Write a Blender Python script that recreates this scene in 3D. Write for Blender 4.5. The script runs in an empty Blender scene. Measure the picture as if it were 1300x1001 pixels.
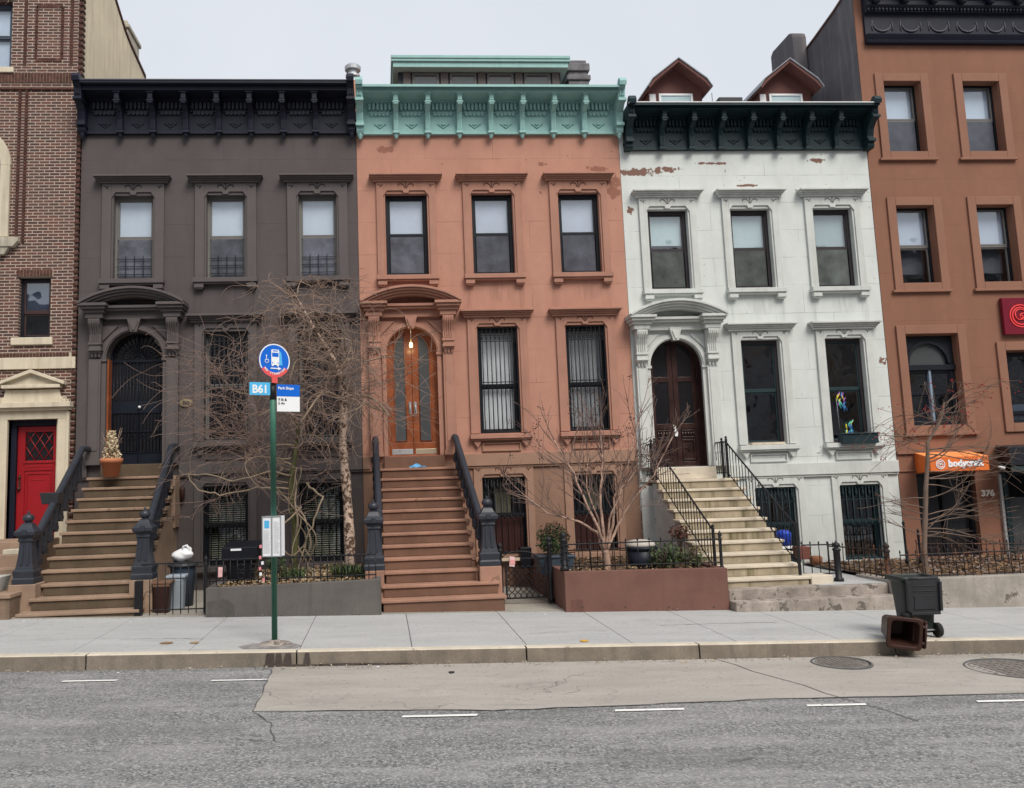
import bpy, bmesh, math, random
from mathutils import Matrix, Vector, noise
R = math.radians
sc = bpy.context.scene
col = sc.collection
# ------------------------------------------------------------------ camera
F_PX, PX, PY, EYE = 1075.0, 560.0, 480.0, 1.95
def _cd(x, y): return Vector((x - PX, PY - y, -F_PX))
_Y = _cd(485, 614).normalized()
_Z = _cd(280, -8300); _Z -= _Y * _Z.dot(_Y); _Z.normalize()
_X = _Y.cross(_Z)
CAMR = Matrix((_X, _Y, _Z))
cam_d = bpy.data.cameras.new('camera'); cam = bpy.data.objects.new('camera', cam_d); col.objects.link(cam)
cam.matrix_world = Matrix.Translation((0, 0, EYE)) @ CAMR.to_4x4()
cam_d.sensor_width = 36; cam_d.sensor_fit = 'HORIZONTAL'; cam_d.lens = F_PX / 1300 * 36
cam_d.shift_x = 90 / 1300; cam_d.shift_y = -20.5 / 1300
cam_d.clip_start = .1; cam_d.clip_end = 3000
sc.camera = cam
# ------------------------------------------------------------------ world: bright overcast sky
SUN_EL, SUN_AZ = R(55), R(205)
w = bpy.data.worlds.new('World'); sc.world = w; w.use_nodes = True
nt = w.node_tree; nt.nodes.clear()
out = nt.nodes.new('ShaderNodeOutputWorld'); mix = nt.nodes.new('ShaderNodeMixShader')
b1 = nt.nodes.new('ShaderNodeBackground'); b2 = nt.nodes.new('ShaderNodeBackground')
sky = nt.nodes.new('ShaderNodeTexSky'); sky.sky_type = 'NISHITA'; sky.sun_disc = False
sky.sun_elevation = SUN_EL; sky.sun_rotation = SUN_AZ; sky.air_density = 1.5; sky.dust_density = 4
nt.links.new(sky.outputs[0], b1.inputs[0]); b1.inputs[1].default_value = .1
tc = nt.nodes.new('ShaderNodeTexCoord'); nz = nt.nodes.new('ShaderNodeTexNoise'); nz.inputs['Scale'].default_value = 1.6; nz.inputs['Detail'].default_value = 5
cr = nt.nodes.new('ShaderNodeValToRGB'); cr.color_ramp.elements[0].position = .3; cr.color_ramp.elements[1].position = .75
cr.color_ramp.elements[0].color = (.40, .423, .462, 1); cr.color_ramp.elements[1].color = (.492, .508, .54, 1)
nt.links.new(tc.outputs['Generated'], nz.inputs[0]); nt.links.new(nz.outputs[0], cr.inputs[0]); nt.links.new(cr.outputs[0], b2.inputs[0]); b2.inputs[1].default_value = 1.0
mix.inputs[0].default_value = .9
nt.links.new(b1.outputs[0], mix.inputs[1]); nt.links.new(b2.outputs[0], mix.inputs[2]); nt.links.new(mix.outputs[0], out.inputs[0])
sd = bpy.data.lights.new('sun', 'SUN'); sun = bpy.data.objects.new('sun', sd); col.objects.link(sun)
sd.energy = 1.95; sd.angle = R(30); sd.color = (1, .945, .86)
# sun stands behind the camera, to its left and high
sdir = Vector((.42, -1.0, 1.22)).normalized(); sun.rotation_euler = sdir.to_track_quat('Z', 'Y').to_euler(); sun.location = (-8, -10, 25)
sky.sun_elevation = math.asin(sdir.z); sky.sun_rotation = math.atan2(sdir.x, sdir.y)
sc.view_settings.view_transform = 'Standard'; sc.view_settings.look = 'None'; sc.view_settings.exposure = .75; sc.view_settings.gamma = 1
# ------------------------------------------------------------------ helpers
def at(px, py, Y):
    r = CAMR @ _cd(px, py); t = Y / r.y
    return (r.x * t, EYE + r.z * t)
FY = 15.5
def zc(z, Y): return EYE + (z - EYE) * Y / FY
def g(x): return .085 - .028 * x
ORG = {}
def thing(name, label, cat, loc=(0, 0, 0), group=None):
    o = bpy.data.objects.new(name, None); col.objects.link(o); o.location = loc
    o.empty_display_size = .2
    o['label'] = label; o['category'] = cat
    if group: o['group'] = group
    ORG[o.name] = Vector(loc); return o
def tag(o, label, cat, group=None):
    o['label'] = label; o['category'] = cat
    if group: o['group'] = group
    return o
class MB:
    def __init__(s, M=None): s.v = []; s.f = []; s.m = []; s.sm = []; s.M = M
    def add(s, vs, fs, mat=0, smooth=False):
        b = len(s.v)
        s.v += [(s.M @ Vector(v)) if s.M else Vector(v) for v in vs]
        for f in fs: s.f.append([b + i for i in f]); s.m.append(mat); s.sm.append(smooth)
        return s
    def box(s, x0, x1, y0, y1, z0, z1, mat=0):
        return s.add([(x0,y0,z0),(x1,y0,z0),(x1,y1,z0),(x0,y1,z0),(x0,y0,z1),(x1,y0,z1),(x1,y1,z1),(x0,y1,z1)],
            [(0,3,2,1),(4,5,6,7),(0,1,5,4),(1,2,6,5),(2,3,7,6),(3,0,4,7)], mat)
    def hexa(s, b, t, mat=0):   # bottom 4 and top 4 points, ccw from above
        return s.add(list(b) + list(t), [(0,3,2,1),(4,5,6,7),(0,1,5,4),(1,2,6,5),(2,3,7,6),(3,0,4,7)], mat)
    def prism(s, poly, ax, a0, a1, mat=0, smooth=False):   # ax 'y': poly (x,z); 'x': poly (y,z); 'z': poly (x,y)
        def P(p, a): return {'y': (p[0], a, p[1]), 'x': (a, p[0], p[1]), 'z': (p[0], p[1], a)}[ax]
        n = len(poly); vs = [P(p, a0) for p in poly] + [P(p, a1) for p in poly]
        area = sum(poly[i][0]*poly[(i+1)%n][1] - poly[(i+1)%n][0]*poly[i][1] for i in range(n))
        o = list(range(n)); fl = (area > 0) == (ax == 'y'); 
        if ax == 'x' or ax == 'z': fl = area < 0
        if a1 < a0: fl = not fl
        A = o if fl else o[::-1]; B = [n+i for i in (o[::-1] if fl else o)]
        sides = [((i, n+i, n+(i+1)%n, (i+1)%n) if fl else (i, (i+1)%n, n+(i+1)%n, n+i)) for i in range(n)]
        s.add(vs, [A, B], mat)
        b = len(s.v) - 2*n
        for q in sides: s.f.append([b+i for i in q]); s.m.append(mat); s.sm.append(smooth)
        return s
    def tube(s, pts, rad, n=6, mat=0, cap=True, smooth=True):
        pts = [Vector(p) for p in pts]; N = len(pts)
        if not hasattr(rad, '__len__'): rad = [rad]*N
        vs = []; prev = None
        for i, p in enumerate(pts):
            d = (pts[min(i+1,N-1)] - pts[max(i-1,0)])
            if d.length < 1e-9: d = Vector((0,0,1))
            d.normalize()
            if prev is None:
                a = Vector((0,0,1)) if abs(d.z) < .9 else Vector((1,0,0)); u = d.cross(a).normalized()
            else:
                u = prev - d*prev.dot(d)
                if u.length < 1e-6: u = d.cross(Vector((.3,.5,.8)))
                u.normalize()
            prev = u; v = d.cross(u)
            for k in range(n):
                t = 2*math.pi*k/n; vs.append(p + (u*math.cos(t) + v*math.sin(t))*rad[i])
        fs = [(i*n+k, i*n+(k+1)%n, (i+1)*n+(k+1)%n, (i+1)*n+k) for i in range(N-1) for k in range(n)]
        if cap: fs += [tuple(range(n))[::-1], tuple((N-1)*n+k for k in range(n))]
        return s.add(vs, fs, mat, smooth)
    def lathe(s, prof, cx, cy, n=16, mat=0, smooth=True, rot=0, capb=True, capt=True, sx=1, sy=1):
        vs = [(cx + r*sx*math.cos(rot+2*math.pi*k/n), cy + r*sy*math.sin(rot+2*math.pi*k/n), z) for r, z in prof for k in range(n)]
        N = len(prof)
        fs = [(i*n+k, i*n+(k+1)%n, (i+1)*n+(k+1)%n, (i+1)*n+k) for i in range(N-1) for k in range(n)]
        if capb: fs.append(tuple(range(n))[::-1])
        if capt: fs.append(tuple((N-1)*n+k for k in range(n)))
        return s.add(vs, fs, mat, smooth)
    def arc(s, cx, cz, r0, r1, y0, y1, a0=0, a1=180, n=24, mat=0):
        for i in range(n):
            t0 = R(a0+(a1-a0)*i/n); t1 = R(a0+(a1-a0)*(i+1)/n)
            c = [(cx+r*math.cos(t), y, cz+r*math.sin(t)) for y in (y0, y1) for (r, t) in ((r0,t0),(r1,t0),(r1,t1),(r0,t1))]
            fs = [(0,1,2,3),(7,6,5,4),(1,5,6,2),(3,7,4,0)]
            if i == 0: fs.append((0,4,5,1))
            if i == n-1: fs.append((3,2,6,7))
            s.add(c, fs, mat)
        return s
    def wall(s, x0, x1, z0, z1, y, holes, depth=.3, mat=0, rmat=None):
        xs = sorted(set([x0, x1] + [min(max(h[i],x0),x1) for h in holes for i in (0,1)]))
        zs = sorted(set([z0, z1] + [min(max(h[i],z0),z1) for h in holes for i in (2,3)]))
        idx = {}; vs = []
        def V(a, b):
            if (a,b) not in idx: idx[(a,b)] = len(vs); vs.append((a, y, b))
            return idx[(a,b)]
        fs = []
        for i in range(len(xs)-1):
            for j in range(len(zs)-1):
                mx, mz = (xs[i]+xs[i+1])/2, (zs[j]+zs[j+1])/2
                if any(h[0] < mx < h[1] and h[2] < mz < h[3] for h in holes): continue
                fs.append((V(xs[i],zs[j]), V(xs[i+1],zs[j]), V(xs[i+1],zs[j+1]), V(xs[i],zs[j+1])))
        s.add(vs, fs, mat)
        rm = mat if rmat is None else rmat
        for a, b, c, d in [h[:4] for h in holes]:
            y2 = y + depth
            s.add([(a,y,c),(b,y,c),(b,y,d),(a,y,d),(a,y2,c),(b,y2,c),(b,y2,d),(a,y2,d)],
                  [(0,1,5,4),(2,3,7,6),(1,2,6,5),(3,0,4,7)], rm)
        return s
    def quad(s, c, u, v, mat=0):
        c = Vector(c); u = Vector(u); v = Vector(v)
        return s.add([c-u-v, c+u-v, c+u+v, c-u+v], [(0,1,2,3)], mat)
    def build(s, name, mats, parent=None, bevel=0, label=None):
        me = bpy.data.meshes.new(name)
        off = Vector((0,0,0)); root = parent
        if parent is not None:
            while root.parent is not None: root = root.parent
            off = ORG.get(root.name, Vector((0,0,0)))
        me.from_pydata([v - off for v in s.v], [], s.f)
        if not isinstance(mats, (list, tuple)): mats = [mats]
        for m in mats: me.materials.append(m)
        if len(mats) > 1: me.polygons.foreach_set('material_index', s.m)
        me.polygons.foreach_set('use_smooth', s.sm)
        me.validate(); me.update()
        if len(s.f) < 6000:
            bm = bmesh.new(); bm.from_mesh(me); bmesh.ops.recalc_face_normals(bm, faces=bm.faces); bm.to_mesh(me); bm.free()
        o = bpy.data.objects.new(name, me); col.objects.link(o)
        if parent is not None: o.parent = parent
        if bevel:
            b = o.modifiers.new('bevel', 'BEVEL'); b.width = bevel; b.segments = 2; b.limit_method = 'ANGLE'; b.angle_limit = R(35)
        if label: o['label'] = label
        return o
def structure(o): o['kind'] = 'structure'; return o
def copy_tree(o, parent=None):
    c = o.copy(); col.objects.link(c)
    if parent is not None: c.parent = parent
    else: ORG[c.name] = Vector(o.location)
    for ch in list(o.children): copy_tree(ch, c)
    return c
def text(s, txt, size, M, mat=0, bold=.0, align='CENTER', depth=.003, sx=1.0):
    cu = bpy.data.curves.new('t', 'FONT'); cu.body = txt; cu.size = size; cu.align_x = align; cu.extrude = depth; cu.offset = bold; cu.resolution_u = 4
    ob = bpy.data.objects.new('t', cu); col.objects.link(ob)
    me = bpy.data.meshes.new_from_object(ob)
    s.add([M @ Vector((v.co.x*sx, -v.co.z, v.co.y)) for v in me.vertices], [tuple(p.vertices) for p in me.polygons], mat)
    bpy.data.objects.remove(ob); bpy.data.curves.remove(cu); bpy.data.meshes.remove(me)
# ------------------------------------------------------------------ materials
class N:
    def __init__(s, name):
        s.m = bpy.data.materials.new(name); s.m.use_nodes = True; s.t = s.m.node_tree; s.t.nodes.clear()
        s.out = s.t.nodes.new('ShaderNodeOutputMaterial'); s.b = s.t.nodes.new('ShaderNodeBsdfPrincipled')
        s.t.links.new(s.b.outputs[0], s.out.inputs[0]); s.tc = s.t.nodes.new('ShaderNodeTexCoord').outputs['Object']
    def n(s, typ, **kw):
        nd = s.t.nodes.new(typ)
        for k, v in kw.items():
            if k.startswith('i_'): 
                key = k[2:]; key = int(key) if key.isdigit() else key.replace('_', ' ')
                if hasattr(v, 'is_linked') or isinstance(v, bpy.types.NodeSocket): s.t.links.new(v, nd.inputs[key])
                else: nd.inputs[key].default_value = v
            else: setattr(nd, k, v)
        return nd
    def math(s, op, a, b=0.0, c=None, clamp=False):
        nd = s.t.nodes.new('ShaderNodeMath'); nd.operation = op; nd.use_clamp = clamp
        for i, v in enumerate([a, b] + ([c] if c is not None else [])):
            if isinstance(v, bpy.types.NodeSocket): s.t.links.new(v, nd.inputs[i])
            else: nd.inputs[i].default_value = v
        return nd.outputs[0]
    def noise(s, scale, detail=4, vec=None, stretch=None, rough=.6):
        v = vec or s.tc
        if stretch: v = s.n('ShaderNodeMapping', i_0=v, i_3=stretch).outputs[0]
        return s.n('ShaderNodeTexNoise', i_0=v, i_Scale=scale, i_Detail=detail, i_Roughness=rough).outputs[0]
    def ramp(s, v, a, b, ca=0, cb=1):
        nd = s.t.nodes.new('ShaderNodeMapRange'); nd.clamp = True
        s.t.links.new(v, nd.inputs[0])
        for i, x in enumerate((a, b, ca, cb)): nd.inputs[i+1].default_value = x
        return nd.outputs[0]
    def mix(s, fac, a, b, mode='MIX'):
        nd = s.t.nodes.new('ShaderNodeMix'); nd.data_type = 'RGBA'; nd.blend_type = mode
        for i, v in ((0, fac), (6, a), (7, b)):
            if isinstance(v, bpy.types.NodeSocket): s.t.links.new(v, nd.inputs[i])
            else: nd.inputs[i].default_value = v if i == 0 else (*v, 1)
        return nd.outputs[2]
    def col(s, v):
        if isinstance(v, bpy.types.NodeSocket): s.t.links.new(v, s.b.inputs['Base Color'])
        else: s.b.inputs['Base Color'].default_value = (*v, 1)
    def bump(s, h, strength=.3, dist=.01):
        nd = s.n('ShaderNodeBump', i_Height=h, i_Strength=strength, i_Distance=dist)
        s.t.links.new(nd.outputs[0], s.b.inputs['Normal'])
def scl(c, k): return tuple(min(1, x*k) for x in c)
def mat(name, c, rough=.8, var=.15, scale=2.5, fine=40, bump=.25, metal=0, spec=.25, streak=0, streakc=None, spot=None, spots=(0, 0)):
    n = N(name)
    a = n.noise(scale, 5); cc = n.mix(n.ramp(a, .3, .7), scl(c, 1-var), scl(c, 1+var))
    f = n.noise(fine, 3); cc = n.mix(n.ramp(f, .3, .7, 0, .35), cc, scl(c, 1-var*1.6))
    if streak:
        st = n.noise(1.0, 4, stretch=(7, 7, .5)); cc = n.mix(n.math('MULTIPLY', n.ramp(st, .5, .72), streak), cc, streakc or scl(c, .5))
    if spot:
        sp = n.noise(spots[0], 6, rough=.7); cc = n.mix(n.ramp(sp, spots[1], spots[1]+.02), cc, spot)
    n.col(cc); n.b.inputs['Roughness'].default_value = rough; n.b.inputs['Metallic'].default_value = metal
    n.b.inputs['Specular IOR Level'].default_value = spec
    if bump: n.bump(f, bump, .01)
    return n.m
def facade_mat(name, c, ashlar=.35, var=.10, patch=None, base_dirt=.35, peel=None, peelc=(.2,.11,.08), course=.62, width=1.3, thr=.55, gthr=None, stains=None):
    n = N(name)
    sep = n.n('ShaderNodeSeparateXYZ', i_0=n.tc)
    vec = n.n('ShaderNodeCombineXYZ', i_0=sep.outputs[0], i_1=sep.outputs[2]).outputs[0]
    a = n.noise(.9, 6); cc = n.mix(n.ramp(a, .3, .7), scl(c, 1-var), scl(c, 1+var*.8))
    b = n.noise(5, 5); cc = n.mix(n.ramp(b, .35, .75, 0, .5), cc, scl(c, 1-var*1.8))
    st = n.noise(1.2, 5, stretch=(2.2, 2.2, .5)); cc = n.mix(n.ramp(st, .46, .74, 0, .45), cc, scl(c, .70)); fi = n.noise(1.0, 6, stretch=(22, 22, .8)); cc = n.mix(n.ramp(fi, .56, .75, 0, .12), cc, scl(c, .66)); sm = n.noise(2.4, 7, rough=.7); cc = n.mix(n.ramp(sm, .60, .74, 0, .5), cc, scl(c, 1.18)); cc = n.mix(n.ramp(n.noise(9, 6, rough=.75), .62, .68, 0, .5), cc, scl(c, .62))
    f = n.noise(70, 3)
    h = f
    if ashlar:
        br = n.n('ShaderNodeTexBrick', i_0=vec, i_Scale=1.0); br.inputs['Brick Width'].default_value = width; br.inputs['Row Height'].default_value = course
        br.inputs['Mortar Size'].default_value = .007; br.inputs['Mortar Smooth'].default_value = .3
        br.inputs['Color1'].default_value = (1,1,1,1); br.inputs['Color2'].default_value = (.93,.93,.93,1); br.inputs['Mortar'].default_value = (0,0,0,1)
        fac = br.outputs['Fac']
        bk = n.ramp(n.noise(1.7, 3), .42, .6)
        k = n.math('MULTIPLY', n.math('MULTIPLY', fac, bk), ashlar)
        cc = n.mix(1.0, cc, br.outputs['Color'], 'MULTIPLY') if False else cc
        cc = n.mix(k, cc, scl(c, .45))
        h = n.math('SUBTRACT', n.math('MULTIPLY', f, .3), fac)
    if patch:
        p = n.noise(2.2, 3); cc = n.mix(n.ramp(p, .62, .66, 0, .5), cc, patch)
    if base_dirt:
        low = n.ramp(sep.outputs[2], 1.2, .1)
        cc = n.mix(n.math('MULTIPLY', n.math('MULTIPLY', low, n.ramp(n.noise(3, 4), .35, .7)), base_dirt), cc, scl(c, .4))
    if stains:
        tt = None
        for (x, z, rx, rz) in stains:
            dx = n.math('DIVIDE', n.math('SUBTRACT', sep.outputs[0], x), rx); dz = n.math('DIVIDE', n.math('SUBTRACT', sep.outputs[2], z), rz)
            d = n.math('SUBTRACT', 1.0, n.math('ADD', n.math('MULTIPLY', dx, dx), n.math('MULTIPLY', dz, dz)), clamp=True)
            tt = d if tt is None else n.math('MAXIMUM', tt, d)
        sn = n.ramp(n.noise(1.0, 5, stretch=(16, 16, 1.2)), .40, .62)
        cc = n.mix(n.math('MULTIPLY', n.math('MULTIPLY', tt, sn), .55), cc, scl(c, .52))
    if peel:
        tot = None
        for (x, z, rx, rz) in peel:
            dx = n.math('DIVIDE', n.math('SUBTRACT', sep.outputs[0], x), rx); dz = n.math('DIVIDE', n.math('SUBTRACT', sep.outputs[2], z), rz)
            d = n.math('SUBTRACT', 1.0, n.math('ADD', n.math('MULTIPLY', dx, dx), n.math('MULTIPLY', dz, dz)), clamp=True)
            tot = d if tot is None else n.math('MAXIMUM', tot, d)
        pn = n.noise(7, 6, rough=.65)
        e = n.math('ADD', pn, n.math('MULTIPLY', tot, .28))
        cc = n.mix(n.ramp(e, .655, .67), cc, scl(c, .62)); cc = n.mix(n.ramp(e, .672, .68), cc, peelc)
        if gthr:
            q = n.noise(3.1, 8, rough=.72); cc = n.mix(n.ramp(q, gthr, gthr+.02), cc, peelc)
    n.col(cc); n.b.inputs['Roughness'].default_value = .85; n.b.inputs['Specular IOR Level'].default_value = .12
    n.bump(h, .35, .008)
    return n.m
def brick_mat(name):
    n = N(name)
    sep = n.n('ShaderNodeSeparateXYZ', i_0=n.tc)
    vec = n.n('ShaderNodeCombineXYZ', i_0=n.math('ADD', sep.outputs[0], sep.outputs[1]), i_1=sep.outputs[2]).outputs[0]
    br = n.n('ShaderNodeTexBrick', i_0=vec, i_Scale=1.0); br.inputs['Brick Width'].default_value = .185; br.inputs['Row Height'].default_value = .0575
    br.inputs['Mortar Size'].default_value = .0075; br.inputs['Mortar Smooth'].default_value = .05; br.inputs['Bias'].default_value = .05
    br.inputs['Color1'].default_value = (.125,.045,.034,1); br.inputs['Color2'].default_value = (.042,.022,.022,1); br.inputs['Mortar'].default_value = (.46,.385,.315,1)
    d = n.noise(.8, 4); cc = n.mix(n.ramp(d, .3, .7, 0, .35), br.outputs['Color'], (.16,.09,.07))
    cc = cc
    n.col(cc); n.b.inputs['Roughness'].default_value = .9
    n.bump(n.math('SUBTRACT', 1.0, br.outputs['Fac']), .6, .006)
    return n.m
def glass_mat(name, tint=(.75,.8,.82), refl=1.6, wob=.6):
    n = N(name); n.t.nodes.remove(n.b)
    lw = n.n('ShaderNodeLayerWeight', i_Blend=.5).outputs[1]
    fr = n.math('ADD', n.math('MULTIPLY', n.math('POWER', lw, 5.0), .95), .055)
    bp = n.n('ShaderNodeBump', i_Height=n.noise(1.5, 2), i_Strength=wob, i_Distance=.02)
    gl = n.n('ShaderNodeBsdfGlossy', i_Color=(.95,.97,1,1), i_Roughness=.02); n.t.links.new(bp.outputs[0], gl.inputs['Normal'])
    tr = n.n('ShaderNodeBsdfTransparent', i_Color=(*tint,1))
    mx = n.n('ShaderNodeMixShader'); n.t.links.new(n.math('MULTIPLY', fr, refl, clamp=True), mx.inputs[0])
    n.t.links.new(tr.outputs[0], mx.inputs[1]); n.t.links.new(gl.outputs[0], mx.inputs[2]); n.t.links.new(mx.outputs[0], n.out.inputs[0])
    return n.m
def curtain_mat(name, c):
    return mat(name, c, .9, .08, 3, 30, 0)
M = {}
def sill_stains(bays, dz):
    o = []
    for b in bays:
        o += [(b-.52, 5.30+dz, .10, .42), (b+.50, 5.34+dz, .08, .38), (b+.1, 5.45+dz, .3, .22)]
    for b in bays[1:]: o += [(b-.5, 2.0+dz, .10, .30), (b+.45, 2.05+dz, .12, .3)]
    return o
M['dark_wall'] = facade_mat('dark_wall', (.102,.088,.088), ashlar=.4, var=.08, stains=sill_stains([.96, 2.64, 4.33], 0))
M['dark_trim'] = mat('dark_trim', (.104,.090,.089), .75, .10, 2, 60, .15)
M['dark_trim2'] = mat('dark_trim_light', (.135,.122,.115), .7, .08, 2, 60, .1)
M['pink_wall'] = facade_mat('pink_wall', (.46,.240,.178), ashlar=.6, var=.08, stains=sill_stains([.915, 2.55, 4.22], 0), peel=[(.52,8.25,.30,.10),(3.55,7.95,.12,.06),(4.92,7.5,.20,.35),(4.62,7.85,.3,.08)], peelc=(.27,.125,.09))
M['pink_trim'] = mat('pink_trim', (.385,.198,.145), .8, .12, 2, 60, .2, streak=.25)
M['pink_base'] = facade_mat('brown_base', (.275,.165,.118), ashlar=.2, var=.1)
M['pink_base_trim'] = mat('brown_base_trim', (.325,.195,.140), .8, .12, 2, 60, .2)
M['white_wall'] = facade_mat('white_wall', (.61,.64,.62), ashlar=.6, var=.05, stains=sill_stains([.87, 2.51, 4.17], -.35), course=.55, width=1.15, peelc=(.20,.115,.09),
    peel=[(.35,7.78,.55,.12),(.9,7.82,.5,.10),(1.9,7.95,.5,.04),(.15,7.0,.12,.15),(4.92,4.0,.12,.12),(2.05,5.4,.1,.1),(2.2,6.0,.07,.2),(3.95,8.0,.25,.07),(.1,1.0,.5,.5),(.4,1.8,.3,.3),(4.8,1.9,.2,.15),(2.5,7.5,.3,.04)], thr=.5)
M['white_trim'] = mat('white_trim', (.55,.57,.55), .7, .10, 3, 50, .15, streak=.35, streakc=(.30,.29,.26), spot=(.25,.16,.12), spots=(4.5, .735))
M['white_patch'] = mat('white_patched_stucco', (.56,.57,.55), .9, .15, 3, 30, .4, spot=(.17,.13,.11), spots=(5, .62))
M['brown_wall'] = facade_mat('brown_wall', (.255,.125,.085), ashlar=.30, var=.08, course=.95, width=2.4)
M['brown_trim'] = mat('brown_trim', (.262,.130,.088), .8, .08, 2, 60, .15)
M['brick'] = brick_mat('brick')
M['brick_dark'] = mat('soldier_brick', (.10,.045,.035), .9, .5, 14, 60, .3)
M['mortar'] = mat('mortar', (.46,.40,.32), .9, .15, 3, 60, .2)
M['lime'] = mat('limestone', (.60,.53,.41), .8, .12, 2, 50, .25, streak=.5, streakc=(.30,.25,.19))
M['lime_dirty'] = mat('dirty_limestone', (.46,.42,.34), .85, .2, 3, 40, .3, streak=.6, streakc=(.16,.14,.11))
M['beige'] = mat('beige_render', (.66,.575,.42), .9, .14, 1, 40, .3, streak=.55, streakc=(.36,.30,.22))
M['tar'] = mat('tarred_wall', (.11,.105,.115), .9, .2, 1.5, 30, .4, streak=.6, streakc=(.20,.18,.18))
M['teal'] = mat('teal_paint', (.28,.475,.46), .55, .08, 4, 50, .08, streak=.25, streakc=(.15,.34,.31))
M['teal_dark'] = mat('teal_groove', (.12,.30,.27), .6, .1)
M['navy'] = mat('blue_black_paint', (.011,.013,.026), .5, .15, 4, 50, .08)
M['navy_grey'] = mat('blue_grey_paint', (.10,.10,.125), .5, .15, 4, 50, .08)
M['green_black'] = mat('green_black_paint', (.012,.028,.036), .5, .25, 4, 50, .08)
M['charcoal'] = mat('charcoal_paint', (.030,.032,.046), .5, .15, 4, 50, .08)
M['iron'] = mat('black_iron', (.016,.016,.019), .45, .2, 20, 90, .2)
M['iron_rust'] = mat('rusty_iron', (.030,.022,.020), .7, .3, 8, 60, .4, spot=(.13,.055,.03), spots=(9, .56))
M['cast'] = mat('cast_iron_blue_grey', (.030,.034,.046), .42, .15, 6, 60, .12, spec=.35)
M['frame_black'] = mat('black_window_frame', (.012,.014,.020), .4, .1)
M['frame_grey'] = mat('grey_window_frame', (.16,.155,.15), .6, .1)
M['frame_plum'] = mat('plum_window_frame', (.045,.038,.044), .5, .15)
M['frame_green'] = mat('green_window_frame', (.02,.04,.045), .5, .15)
M['shade'] = mat('pale_blind_reflection', (.50,.59,.72), .9, .06, 1, 8, 0)
M['shade_dim'] = mat('grey_blind_reflection', (.46,.53,.66), .9, .05, 1, 8, 0)
M['shade_teal'] = mat('teal_blind_reflection', (.42,.53,.57), .9, .06, 1, 8, 0)
M['screen'] = mat('screen_reflection', (.085,.093,.120), .7, .25, 3, 60, 0)
M['screen2'] = mat('grey_green_screen', (.075,.085,.080), .7, .3, 4, 50, 0)
M['void'] = mat('dark_interior', (.012,.012,.014), .9, .2)
M['sheer'] = curtain_mat('sheer_curtain', (.78,.80,.84))
M['sheer2'] = curtain_mat('grey_curtain', (.42,.43,.46))
M['venetian'] = mat('venetian_blind', (.45,.46,.38), .7, .05)
M['glass'] = glass_mat('window_glass', (.97,.98,.98), 1.6, .3)
M['glass_dark'] = glass_mat('dark_window_glass', (.62,.64,.67), 2.8, .35)
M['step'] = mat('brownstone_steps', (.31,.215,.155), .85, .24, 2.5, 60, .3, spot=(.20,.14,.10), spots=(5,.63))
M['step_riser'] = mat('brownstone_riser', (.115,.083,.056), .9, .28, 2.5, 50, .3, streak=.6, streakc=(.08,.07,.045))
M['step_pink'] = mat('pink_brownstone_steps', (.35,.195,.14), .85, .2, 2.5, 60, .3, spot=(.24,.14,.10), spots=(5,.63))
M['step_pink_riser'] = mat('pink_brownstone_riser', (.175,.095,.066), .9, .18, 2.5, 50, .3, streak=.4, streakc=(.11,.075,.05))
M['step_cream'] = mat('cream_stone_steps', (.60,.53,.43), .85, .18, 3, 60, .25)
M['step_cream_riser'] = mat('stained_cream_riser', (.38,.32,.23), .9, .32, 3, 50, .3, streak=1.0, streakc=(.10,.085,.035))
M['conc_old'] = mat('old_concrete', (.34,.295,.26), .95, .35, 3.5, 30, .6, streak=.5, streakc=(.14,.12,.10), spot=(.13,.115,.10), spots=(5, .57))
M['conc_wall'] = mat('concrete_wall', (.36,.325,.29), .95, .28, 2.2, 30, .6, streak=.4, streakc=(.19,.165,.14), spot=(.15,.125,.10), spots=(4.5, .61))
M['wall_charcoal'] = mat('charcoal_stucco', (.125,.115,.108), .9, .22, 2, 40, .4, streak=.3, streakc=(.05,.045,.04))
M['wall_red'] = mat('red_brown_stucco', (.175,.088,.070), .9, .18, 2, 40, .35, streak=.5, streakc=(.15,.075,.06))
M['soil'] = mat('soil', (.09,.06,.04), 1, .3, 6, 40, .6)
M['red_door'] = mat('red_gloss_paint', (.29,.007,.012), .35, .12, 2, 60, .05, spec=.5)
M['red_dark'] = mat('red_shadowed_groove', (.20,.006,.01), .4, .1)
M['wood_orange'] = mat('varnished_orange_wood', (.275,.080,.030), .26, .3, 5, 40, .05, spec=.5, streak=.4, streakc=(.17,.035,.012))
M['wood_plum'] = mat('dark_mahogany', (.040,.019,.017), .3, .4, 5, 40, .08, spec=.35, streak=.4, streakc=(.085,.03,.028))
M['wood_black'] = mat('blue_black_door', (.012,.015,.024), .35, .2, 4, 40, .05)
M['brass'] = mat('pale_brass', (.62,.52,.38), .35, .1, 4, 40, .02, metal=.7)
M['steel'] = mat('galvanised_steel', (.5,.52,.54), .4, .1, 6, 40, .1, metal=.6)
M['white_paint'] = mat('white_paint', (.72,.73,.74), .5, .06)
M['rust_red'] = mat('dormer_red_paint', (.125,.052,.045), .7, .15, 3, 40, .15)
M['shingle'] = mat('roof_felt', (.30,.31,.34), .9, .2, 4, 40, .3)
M['pole_green'] = mat('green_pole_paint', (.05,.16,.115), .45, .12, 3, 40, .05, spot=(.01,.04,.035), spots=(2.2, .60))
M['blue'] = mat('sign_blue', (.006,.13,.62), .4, .03)
M['light_blue'] = mat('sign_light_blue', (.09,.45,.78), .4, .03)
M['sign_red'] = mat('sign_red', (.72,.10,.10), .45, .04)
M['sign_white'] = mat('sign_white', (.80,.82,.85), .45, .03)
M['ink'] = mat('sign_ink', (.03,.03,.035), .6, .05)
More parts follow.
